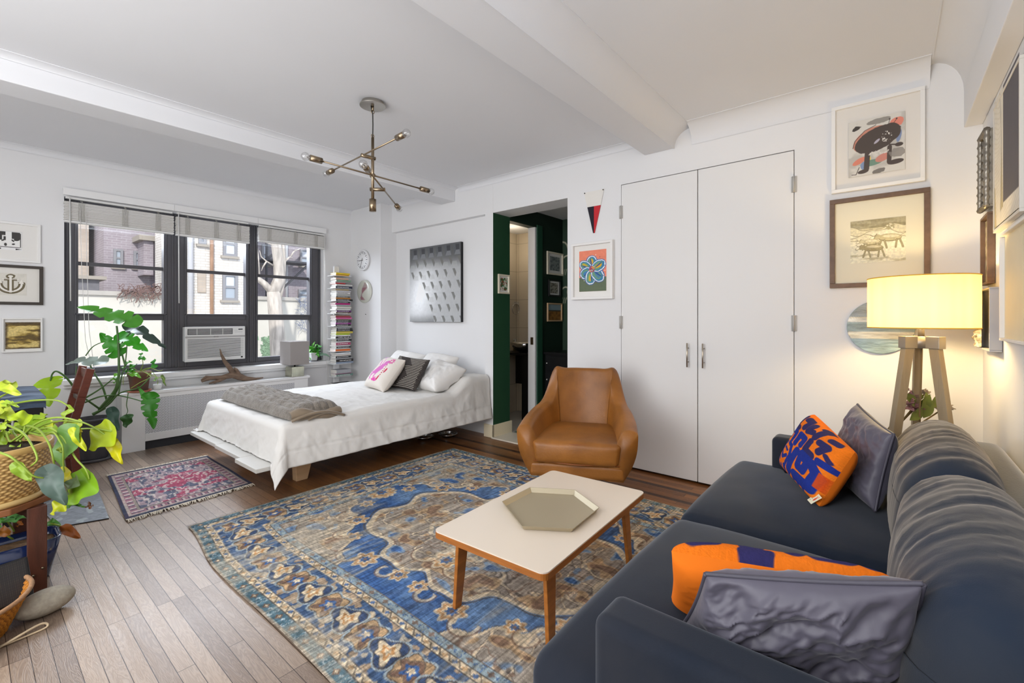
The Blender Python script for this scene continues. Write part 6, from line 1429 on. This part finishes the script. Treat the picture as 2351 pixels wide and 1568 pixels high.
PH = [((1005, 552), (785, 706), .27, '#a2b418', 2.25, 2.20, 0), ((808, 985), (582, 1205), .275, '#729c1a', 2.10, 2.05, 0), ((432, 925), (582, 1216), .135, '#4a5f55', 2.02, 2.0, 0), ((590, 1190), (440, 1290), .135, '#a9b01c', 2.08, 2.05, 0),
      ((1015, 655), (1090, 842), .085, '#d2cc16', 2.25, 2.22, 0), ((655, 555), (522, 893), .19, '#577f34', 2.15, 2.12, 0), ((700, 505), (510, 540), .12, '#b0c41c', 2.4, 2.38, 0), ((265, 490), (515, 545), .18, '#8fb626', 2.45, 2.4, 0),
      ((240, 440), (48, 408), .12, '#b2cc26', 2.35, 2.3, 0), ((-20, 150), (185, 212), .085, '#c4d83a', 2.3, 2.28, 0), ((632, 342), (560, 482), .065, '#9db83a', 2.4, 2.38, 0), ((140, 862), (290, 1003), .07, '#7f9c22', 1.98, 1.97, 0),
      ((520, 935), (650, 1020), .11, '#b3aa22', 2.1, 2.08, 0), ((692, 985), (560, 1130), .10, '#5b6e46', 2.07, 2.05, 0), ((588, 1214), (770, 1218), .035, '#457a1e', 2.12, 2.12, 0), ((665, 560), (772, 728), .06, '#c2cc26', 2.14, 2.12, 0),
      ((690, 540), (720, 600), .05, '#d0c41c', 2.16, 2.14, 0), ((100, 545), (210, 480), .11, '#a6c42a', 2.5, 2.45, 0), ((-30, 340), (120, 400), .13, '#c0cf3a', 2.45, 2.4, 0), ((60, 300), (150, 312), .05, '#a9c83a', 2.45, 2.4, 0), ((-40, 600), (60, 700), .08, '#8aa82a', 2.3, 2.28, 0), ((530, 700), (560, 745), .03, '#93a83a', 2.1, 2.1, 0),
      ((30, 480), (-30, 560), .11, '#a8c22c', 2.35, 2.3, 0), ((180, 520), (100, 600), .10, '#97b52c', 2.42, 2.38, 0), ((60, 420), (10, 330), .09, '#b9cf3c', 2.4, 2.36, 0), ((330, 450), (420, 395), .08, '#a4c02c', 2.5, 2.46, 0), ((90, 160), (20, 100), .10, '#bcd040', 2.4, 2.36, 0),
      ((150, 690), (60, 740), .08, '#8aa82a', 2.25, 2.2, 0), ((440, 500), (520, 470), .06, '#c0cc2a', 2.35, 2.32, 0), ((0, 620), (-70, 560), .12, '#9cb82c', 2.3, 2.25, 0)]
for a, b, w_, col, d0, d1, lo in PH: leaf(pd, q8(*a, d0), q8(*b, d1), w_*(.80 if w_ > .18 else .72), col, lo, True, None, .06, org=pcn)
B().sphere((0, 0, 0), .001, 4, 3)
bt = q8(780, 1218, 2.12); leaf(pd, bt, q8(842, 1222, 2.12), .03, '#6b3f1c', 3, False, None, .1, org=pcn, name='withered_tip')
for pts in (((180, 620, 2.3), (330, 480, 2.25), (520, 425, 2.22), (760, 475, 2.22), (930, 570, 2.24), (1015, 652, 2.25)), ((200, 600, 2.3), (400, 490, 2.28), (560, 455, 2.25), (720, 470, 2.22)), ((250, 570, 2.3), (520, 560, 2.25), (780, 525, 2.25), (1010, 550, 2.25)),
            ((-20, 735, 1.95), (90, 775, 1.93), (200, 860, 1.95), (300, 950, 1.97), (392, 970, 2.0)), ((240, 500, 2.3), (340, 530, 2.2), (430, 640, 2.08), (470, 760, 2.05), (505, 935, 2.08)), ((60, 490, 2.2), (200, 560, 2.1), (290, 680, 2.0), (335, 800, 1.98), (280, 860, 1.98)),
            ((120, 300, 2.4), (300, 272, 2.38), (500, 270, 2.4), (590, 305, 2.4), (630, 345, 2.4)), ((350, 540, 2.25), (450, 520, 2.18), (560, 600, 2.15), (680, 790, 2.12), (770, 890, 2.1), (805, 985, 2.1)), ((430, 570, 2.2), (560, 545, 2.2), (655, 555, 2.16)),
            ((0, 480, 2.35), (30, 560, 2.32), (100, 640, 2.3)), ((60, 560, 2.3), (90, 640, 2.3), (150, 610, 2.3), (240, 560, 2.3), (380, 590, 2.2), (480, 560, 2.15), (540, 640, 2.12), (565, 700, 2.1), (570, 840, 2.1), (575, 920, 2.1)), ((-10, 250, 2.35), (40, 220, 2.32), (100, 190, 2.3)),
            ((190, 640, 2.3), (120, 560, 2.38), (130, 520, 2.45)), ((230, 620, 2.3), (250, 540, 2.4), (265, 500, 2.45)), ((590, 1195, 2.08), (580, 1150, 2.06), (500, 1000, 2.06)), ((150, 640, 2.3), (210, 560, 2.32), (235, 445, 2.35))):
    stalk(pd, [q8(*p) for p in pts], .0043, VEIN, pcn)
# ---- blue planter below, with its own plant
bpc = Vector((.10, 3.33, 0)); o = thing('planter', 'glossy dark blue planter on the floor under the walnut stand', 'plant pot', bpc)
m = B(); L4 = [rrect(.185, .085, .04), rrect(.225, .115, .05), rrect(.213, .103, .045), rrect(.205, .095, .04)]; zs = [.002, .20, .20, .165]; vs = []; nn = len(L4[0])
for l, z in zip(L4, zs): vs += [(x, y, z) for x, y in l]
m.add(vs, [(k*nn+i, k*nn+(i+1) % nn, (k+1)*nn+(i+1) % nn, (k+1)*nn+i) for k in range(3) for i in range(nn)]+[tuple(range(nn))[::-1]], True)
m.build('pot', mat('cobalt glaze', '#16264f', .12, spec=.7), o); B().prism(L4[3], .155, .164).build('soil', mat('bark chips', '#8a6a48', .9, var=.6, vscale=50, bump=1., bscale=60), o)
sk = thing('potted_plant', 'small half-withered plant in the dark blue planter', 'plant', bpc)
for a, b, w_, col, d in (((108, 1198), (140, 1208), .045, '#5a9a3a', 2.45), ((138, 1208), (180, 1232), .06, '#a3591e', 2.42), ((10, 1192), (55, 1186), .05, '#7ac26a', 2.3), ((14, 1190), (-10, 1210), .05, '#6ab84a', 2.3), ((40, 1182), (28, 1200), .04, '#4f9a4a', 2.3), ((-5, 1215), (22, 1228), .05, '#b3702a', 2.28), ((50, 1195), (40, 1210), .035, '#b06a28', 2.34)):
    leaf(sk, W(*a, d), W(*b, d-.02), w_, col, 0, False, None, .15, org=bpc, n=16)
for pts in (((45, 1245, 2.42), (30, 1215, 2.35), (12, 1192, 2.3)), ((70, 1240, 2.45), (100, 1205, 2.45), (135, 1206, 2.43), (175, 1228, 2.42)), ((45, 1245, 2.42), (25, 1235, 2.3), (-5, 1216, 2.28))): stalk(sk, [W(*p) for p in pts], .004, VEIN, bpc)
# ---- basket with things, stones, hoop
bc = Vector((-.03, 2.86, 0)); o = thing('basket', 'low woven orange straw basket at the left edge on the floor', 'basket', bc)
nu, nv_ = 200, 34; aa = np.linspace(0, 2*PI, nu); tt = np.linspace(0, 1, nv_); A2, T2 = np.meshgrid(aa, tt); R2 = .150+.070*T2+.004*np.sin(A2*60+np.floor(T2*14)*PI)*1.; Z2 = .004+.135*T2+.02*T2*np.cos(A2-.2)
cv = hx('#8a4f16')+(hx('#d9922e')-hx('#8a4f16'))*np.clip(.5+.5*np.sin(A2*60+np.floor(T2*14)*PI)+.4*(fbm(A2*20, T2*9, 0, 3)-.5), 0, 1)[..., None]
gridmesh('woven_side', np.stack([R2*np.cos(A2), R2*np.sin(A2), Z2], -1), mat('straw weave', attr=True, rough=.7), o, cv); B().tube([(.222*math.cos(a), .222*math.sin(a), .142+.02*math.cos(a-.2)) for a in np.linspace(0, 2*PI, 60, endpoint=False)], .009, 7, closed=True).build('rim', mat('pale straw rim', '#b58a64', .8, var=.4, vscale=60), o); B().lathe([(0, .006), (.152, .006)], (0, 0, 0), 30).build('bottom', mat('straw base', '#9a621c', .8), o)
M_ = Matrix.Translation((.065, 2.905, .118)) @ Matrix.Rotation(math.radians(14), 4, 'Z') @ Matrix.Rotation(math.radians(-24), 4, 'X')
o = thing('speaker', 'small black perforated speaker box leaning in the straw basket', 'speaker', M=M_)
B().box(-.22, -.02, -.055, .135, .02, .125).build('body', mat('black plastic', '#15161a', .4), o, bevel=.008)
c = Cv(.33, .16, 200, '#1b1a1c'); q = ((np.sin(c.X*.33*2*PI/.006) > .1) & (np.sin(c.Y*.33*2*PI/.006) > .1)).astype(float); c.put(q, '#3a332e', .9); g_ = c.mesh('grille', o); g_.matrix_local = Matrix.Translation((-.043, -.0212, .035)) @ Matrix.Rotation(PI/2, 4, 'X')
o = B().sphere((-.01, 2.80, .125), .055, 20, 14, (1.3, .9, .8)).build('gourd', mat('brown gourd shell', '#8a5423', .5, var=.5, vscale=9)); tag(o, 'smooth brown gourd lying in the straw basket', 'gourd')
def stone(c, r3, rotz, tilt, lab, col):
    M = Matrix.Rotation(rotz, 4, 'Z') @ Matrix.Rotation(tilt, 4, 'Y'); o = B().sphere((0, 0, 0), 1, 40, 24, r3, M).build('stone', mat('river stone '+col, col, .75, var=.25, vscale=60, bump=.15, bscale=120)); o.location = c; tag(o, lab, 'stone'); return o
stone((.232, 2.862, .053), (.102, .062, .053), math.radians(12), 0, 'long smooth oval grey stone on the floor beside the basket', '#aca494')
stone((.035, 2.665, .045), (.06, .05, .044), .3, 0, 'rounded grey stone at the left picture edge in front of the basket', '#7f8482')
pts = [W(-20, 1508, 1.80), W(0, 1490, 1.80), W(40, 1462, 1.83), W(90, 1434, 1.90), W(108, 1432, 1.92), W(104, 1443, 1.91), W(60, 1478, 1.86), W(0, 1521, 1.80), W(-30, 1540, 1.78)]
pts = [Vector((p.x, p.y, max(.005, min(p.z, .03)))) for p in pts]; o = stalk(None, pts, .0042, mat('beige cable', '#d8c2a0', .5), name='cable'); tag(o, 'looped beige cable on the floor in front of the long stone', 'cable')

# ================================================================ courtyard outside
def brick(name, c1, c2, mo, w_=.17, h_=.055, scale=1.):
    m = bpy.data.materials.new(name); m.use_nodes = True; nt = m.node_tree; b = nt.nodes['Principled BSDF']; L = nt.links
    tc = nd(nt, 'ShaderNodeTexCoord'); sp = nd(nt, 'ShaderNodeSeparateXYZ'); L.new(tc.outputs['Object'], sp.inputs[0]); cb = nd(nt, 'ShaderNodeCombineXYZ'); ad = nd(nt, 'ShaderNodeMath', operation='ADD')
    L.new(sp.outputs[0], ad.inputs[0]); L.new(sp.outputs[1], ad.inputs[1]); L.new(ad.outputs[0], cb.inputs[0]); L.new(sp.outputs[2], cb.inputs[1])
    br = nd(nt, 'ShaderNodeTexBrick', Scale=1.)
    for k, v in (('Brick Width', w_), ('Row Height', h_), ('Mortar Size', .008)): br.inputs[k].default_value = v
    br.inputs['Color1'].default_value = (*lin(c1), 1); br.inputs['Color2'].default_value = (*lin(c2), 1); br.inputs['Mortar'].default_value = (*lin(mo), 1)
    n = nd(nt, 'ShaderNodeTexNoise', Scale=1.6, Detail=5.); L.new(tc.outputs['Object'], n.inputs['Vector']); r = nd(nt, 'ShaderNodeMapRange'); r.inputs['To Min'].default_value = .65; r.inputs['To Max'].default_value = 1.3; L.new(n.outputs['Fac'], r.inputs['Value'])
    mx = nd(nt, 'ShaderNodeMix', data_type='RGBA', blend_type='MULTIPLY'); mx.inputs[0].default_value = 1.; L.new(cb.outputs[0], br.inputs['Vector']); L.new(br.outputs['Color'], mx.inputs[6]); L.new(r.outputs[0], mx.inputs[7]); L.new(mx.outputs[2], b.inputs['Base Color']); b.inputs['Roughness'].default_value = .9; return m
BRD = brick('dark red brick', '#968b91', '#a0969c', '#aaa3a8'); BRW = brick('white painted brick', '#e6e2dd', '#dcd7d0', '#cbc4bb'); BRT = brick('pale tan brick', '#b7a898', '#c4b6a6', '#b9aea4')
CONC = mat('cream rendered wall', '#d2cdc2', .9, var=.12, vscale=1.2); COP = mat('stone coping', '#b9b3aa', .9, var=.2, vscale=4)
struct(B().box(-8, YW+.3, -1.1, 16, 30, -1.0).build('ground_outside', mat('courtyard ground', '#8d8678', .95, var=.3, vscale=2)))
gw = thing('garden_wall', 'cream rendered courtyard wall with stone coping outside the windows', 'wall', (0, 0, 0)); B().box(-6, 11, -1, 2.93, 11.25, 1.72).box(4.06, 11, -1, 12, 11.25, 1.72).build('rendered_face', CONC, gw); B().box(-6, 10.95, 1.72, 2.93, 11.3, 1.80).box(4.06, 10.95, 1.72, 12, 11.3, 1.80).build('coping', COP, gw)
WFR = mat('grey window frame', '#8a8a8e', .6); WGL = mat('dark window glass', '#a3adb8', .3, spec=.8); SHADEW = mat('pale roller blind', '#cfd3da', .8); SILLS = mat('stone sill', '#a39b90', .9)
def win(par, x0, z0, x1, z1, y, glass=WGL, half=True):
    f = B().box(x0, y-.05, z0, x0+.05, y, z1).box(x1-.05, y-.05, z0, x1, y, z1).box(x0+.05, y-.05, z1-.05, x1-.05, y, z1).box(x0+.05, y-.05, z0, x1-.05, y, z0+.05).box(x0+.05, y-.048, (z0+z1)/2-.02, x1-.05, y, (z0+z1)/2+.02).build('window', WFR, par)
    B().box(x0+.05, y-.02, z0+.05, x1-.05, y-.005, z1-.05).build('pane', glass, f)
    if half: B().box(x0+.07, y-.026, (z0+z1)/2+.03, x1-.07, y-.021, z1-.07).build('blind', SHADEW, f)
    B().box(x0-.04, y-.06, z0-.05, x1+.04, y, z0).build('sill', SILLS, f)
def PXY(u, v, y): p = WY(u, v, y); return p.x, p.z
b1_ = thing('brick_building', 'dark purple brown brick building beyond the courtyard, seen through the left window', 'building', (0, 0, 0))
xa = PXY(238, 600, 14)[0]; xb = PXY(430, 600, 14)[0]
B().box(xa, 14, -1, xb+.2, 18, 9).build('facade', BRD, b1_)
for (u0, v0, u1, v1) in ((260, 571, 282, 604), (306, 576, 326, 606), (306, 470, 326, 510)): 
    x0, z1 = PXY(u0, v0, 14); x1, z0 = PXY(u1, v1, 14); win(b1_, x0, z0-.1, x1, z1, 14, half=False)
x0, z1 = PXY(330, 552, 13.4); x1, z0 = PXY(352, 632, 13.4); B().box(x0, 13.4, z0, x1, 14, z1).build('oriel_shaft', BRD, b1_); B().box(x0-.1, 13.3, z1, x1+.1, 14, z1+.12).build('cornice', SILLS, b1_)
b0 = thing('tan_building', 'pale tan brick building at the far left of the left window', 'building', (0, 0, 0)); B().box(-8, 15, -1, PXY(204, 600, 15)[0], 18, 9).build('facade', BRT, b0); B().box(PXY(204, 600, 16)[0], 16, -1, xa-.01, 18, 9).build('rear_wing', mat('pale stucco', '#c2c3ca', .9, var=.1, vscale=3), b0)
sh_ = thing('rooftop_shed', 'low dark slatted shed behind the courtyard wall at left', 'shed', (0, 0, 0)); x0, z1 = PXY(178, 640, 12.5); x1, _ = PXY(228, 640, 12.5); B().box(x0-1.5, 12.5, -1, x1, 13.5, z1).build('box', mat('dark cladding', '#77767c', .8, var=.3, vscale=12), sh_); B().box(x0-1.6, 12.4, z1, x1+.1, 13.6, z1+.07).build('cap', SILLS, sh_)
b2_ = thing('white_building', 'white painted brick building seen through the middle window', 'building', (0, 0, 0)); x0 = PXY(424, 600, 10.9)[0]; x1 = PXY(585, 600, 10.9)[0]; B().box(x0, 10.9, -1, x1, 13.1, 9).build('facade', BRW, b2_)
for (u0, v0, u1, v1, g_) in ((455, 530, 472, 562, WGL), (511, 530, 543, 590, SHADEW), (510, 628, 544, 690, WGL), (453, 520, 455, 524, WGL)):
    xx0, z1 = PXY(u0, v0, 10.9); xx1, z0 = PXY(u1, v1, 10.9)
    if u0 > 453: win(b2_, xx0, z0, xx1, z1, 10.9, g_)
xx0, z1 = PXY(453, 627, 10.9); xx1, z0 = PXY(472, 672, 10.9); B().box(xx0, 10.875, z0, xx1, 10.9, z1).build('bricked_window', BRT, b2_)
px_ = PXY(486, 600, 10.85)[0]; B().tube([(px_, 10.84, -1), (px_, 10.84, 8)], .035, 8).build('rusty_downpipe', mat('rusty pipe', '#b58f74', .8, var=.3, vscale=5), b2_); px_ = PXY(437, 600, 10.85)[0]; B().tube([(px_, 10.84, -1), (px_, 10.84, 8)], .05, 8).build('downpipe', mat('pale grey pipe', '#c3c3c6', .6), b2_)
b3_ = thing('brick_building', 'red brown brick building behind the bare tree, seen through the right window', 'building', (0, 0, 0)); x0 = PXY(590, 600, 14)[0]; B().box(x0-.6, 14.02, -1, 16, 18, 9).build('facade', BRD, b3_)
for (u0, v0, u1, v1, h) in ((688, 572, 712, 612, 1), (684, 664, 712, 690, 0), (600, 560, 618, 610, 1)):
    xx0, z1 = PXY(u0, v0, 14); xx1, z0 = PXY(u1, v1, 14); win(b3_, xx0, z0, xx1, z1, 14, half=bool(h))
px_ = PXY(658, 600, 13.9)[0]; B().tube([(px_, 13.9, 1), (px_, 13.9, 8)], .04, 8).build('downpipe', mat('white pipe', '#d5d7da', .6), b3_)
m = B(); x0 = PXY(597, 600, 13.6)[0]
for z in (1.7, 2.9, 4.1): m.box(x0, 13.2, z, x0+1.3, 13.9, z+.05); m.bar((x0, 13.2, z), (x0+1.2, 13.2, z+1.2), .05)
for x in (0, 1.3): m.box(x0+x, 13.2, 1, x0+x+.04, 13.25, 6)
m.build('fire_escape', mat('black iron', '#3a3a40', .6), b3_)
BARK = mat('pale ridged bark', '#c9bfb4', .95, var=.5, vscale=6, stretch=(3, 3, .6), bump=.9, bscale=14)
tr = thing('bare_tree', 'pale barked leafless tree in the courtyard outside the right window', 'tree', (0, 0, 0)); Yt = 8.6
def tpt(u, v, y=Yt): return WY(u, v, y)
def tl(pts, r, nm='branch'):
    pts = [tpt(*p) for p in pts]; n = len(pts)
    return B().tube(pts, [(r[0]+(r[1]-r[0])*i/(n-1))*.72 for i in range(n)], 12).build(nm, BARK, tr)
tl(((645, 905), (640, 830), (636, 760), (632, 710), (628, 670)), (.20, .155), 'trunk'); tl(((627, 675), (642, 640), (640, 600), (634, 560), (622, 500), (610, 440), (600, 380)), (.15, .09)); tl(((625, 672), (608, 652), (592, 640), (575, 620), (560, 600)), (.09, .04)); tl(((640, 690), (650, 650), (652, 600), (650, 560), (656, 500), (670, 440)), (.06, .03))
for p in (((641, 612), (655, 600), (668, 588), (680, 572)), ((628, 610), (612, 600), (600, 590), (596, 575)), ((612, 600), (604, 612), (600, 622)), ((652, 600), (664, 590), (672, 592)), ((596, 640), (594, 600), (590, 560)), ((634, 570), (620, 560), (600, 552)), ((668, 588), (674, 578), (690, 570))): tl(p, (.022, .008))
VN = mat('bare vine', '#7a5f58', .9)
vn = thing('wall_vine', 'tangle of bare reddish vine over the courtyard wall outside the left window', 'vine', (0, 0, 0)); rv = random.Random(4); m = B()
for k in range(120):
    u, v = rv.uniform(275, 378), rv.uniform(655, 678); pts = []; a = rv.uniform(0, 2*PI)
    for i in range(7):
        pts.append(WY(u, v, 10.9)); a += rv.uniform(-.8, .8); u += math.cos(a)*rv.uniform(3, 6); v += math.sin(a)*rv.uniform(1, 5)+1.2
        u = min(max(u, 262), 395)
    m.tube(pts, .006, 3, cap=False)
o = m.build('tendrils', VN, vn); o['kind'] = 'stuff'
vn2 = thing('wall_vine', 'fine bluish bare vine on the courtyard wall right of the bare tree', 'vine', (0, 0, 0)); m = B()
for k in range(70):
    u, v = rv.uniform(686, 712), rv.uniform(690, 760); pts = []; a = rv.uniform(0, 2*PI)
    for i in range(5): pts.append(WY(u, v, 10.9)); a += rv.uniform(-.8, .8); u += math.cos(a)*4; v += math.sin(a)*4
    m.tube(pts, .005, 3, cap=False)
o = m.build('tendrils', mat('grey vine', '#8088a0', .9), vn2); o['kind'] = 'stuff'
bu = thing('courtyard_shrub', 'pale green shrub at the foot of the bare tree', 'shrub', (0, 0, 0)); m = B()
for k in range(1500):
    u = rv.gauss(622, 11); v = rv.uniform(775, 990); p = WY(u, v, 9.6); a = rv.uniform(0, 2*PI); s = .05; m.add([p+Vector((s*math.cos(a), .02, s*math.sin(a))), p+Vector((s*math.cos(a+2), 0, s*math.sin(a+2))), p+Vector((s*math.cos(a+4), -.02, s*math.sin(a+4)))], [(0, 1, 2)])
o = m.build('foliage', mat('pale shrub leaf', '#7f9a7c', .8), bu); o['kind'] = 'stuff'
# ================================================================ light
w = bpy.data.worlds.new('sky'); sc.world = w; w.use_nodes = True
bg = w.node_tree.nodes['Background']; bg.inputs[0].default_value = (.80, .88, 1., 1); bg.inputs[1].default_value = 1.7
def area(name, loc, target, sx, sy, power, col=(1, 1, 1)):
    l = bpy.data.lights.new(name, 'AREA'); l.shape = 'RECTANGLE'; l.size = sx; l.size_y = sy; l.energy = power; l.color = col
    o = bpy.data.objects.new(name, l); COL.objects.link(o); o.location = loc
    o.rotation_euler = (Vector(target)-Vector(loc)).to_track_quat('-Z', 'Y').to_euler(); return o
area('fill_light', (-1.9, 2.2, 2.1), (2.4, 2.4, 1.2), 3.2, 1.6, 74, (.98, .985, 1))
area('fill_light', (-.6, .4, 2.55), (1.5, 2.4, 3.2), 1.6, 1.2, 32, (.98, .985, 1))
area('bounce_light', (-1.3, 1.8, 1.0), (.6, 2.4, 2.8), 2.2, 2.2, 52, (.98, .99, 1))  # unseen up-light behind the camera, added to brighten the ceiling
area('window_fill', (1.86, 6.9, 2.9), (1.86, 3.4, .3), 3.0, 1.6, 330, (.86, .92, 1.))  # unseen area lamp outside above the windows, added to boost the daylight
s = bpy.data.lights.new('sun', 'SUN'); s.energy = 3.6; s.angle = .02; s.color = (1, .95, .86)
so_ = bpy.data.objects.new('sun', s); COL.objects.link(so_); so_.rotation_euler = Vector((.55, 1.0, -.75)).to_track_quat('-Z', 'Y').to_euler()
p = bpy.data.lights.new('hall_light', 'POINT'); p.energy = 3; p.shadow_soft_size = .1; p.color = (1, .85, .65); po = bpy.data.objects.new('hall_light', p); COL.objects.link(po); po.location = (4.5, 3.75, 2.3)
sc.view_settings.view_transform = 'Standard'; sc.view_settings.look = 'None'; sc.view_settings.exposure = -.06; sc.view_settings.gamma = 1.
cy = sc.cycles; cy.use_denoising = True; cy.max_bounces = 6; cy.diffuse_bounces = 4; cy.glossy_bounces = 3; cy.transmission_bounces = 4; cy.transparent_max_bounces = 8
cy.use_adaptive_sampling = True; cy.adaptive_threshold = .03; cy.sample_clamp_indirect = 4.; cy.caustics_reflective = cy.caustics_refractive = False
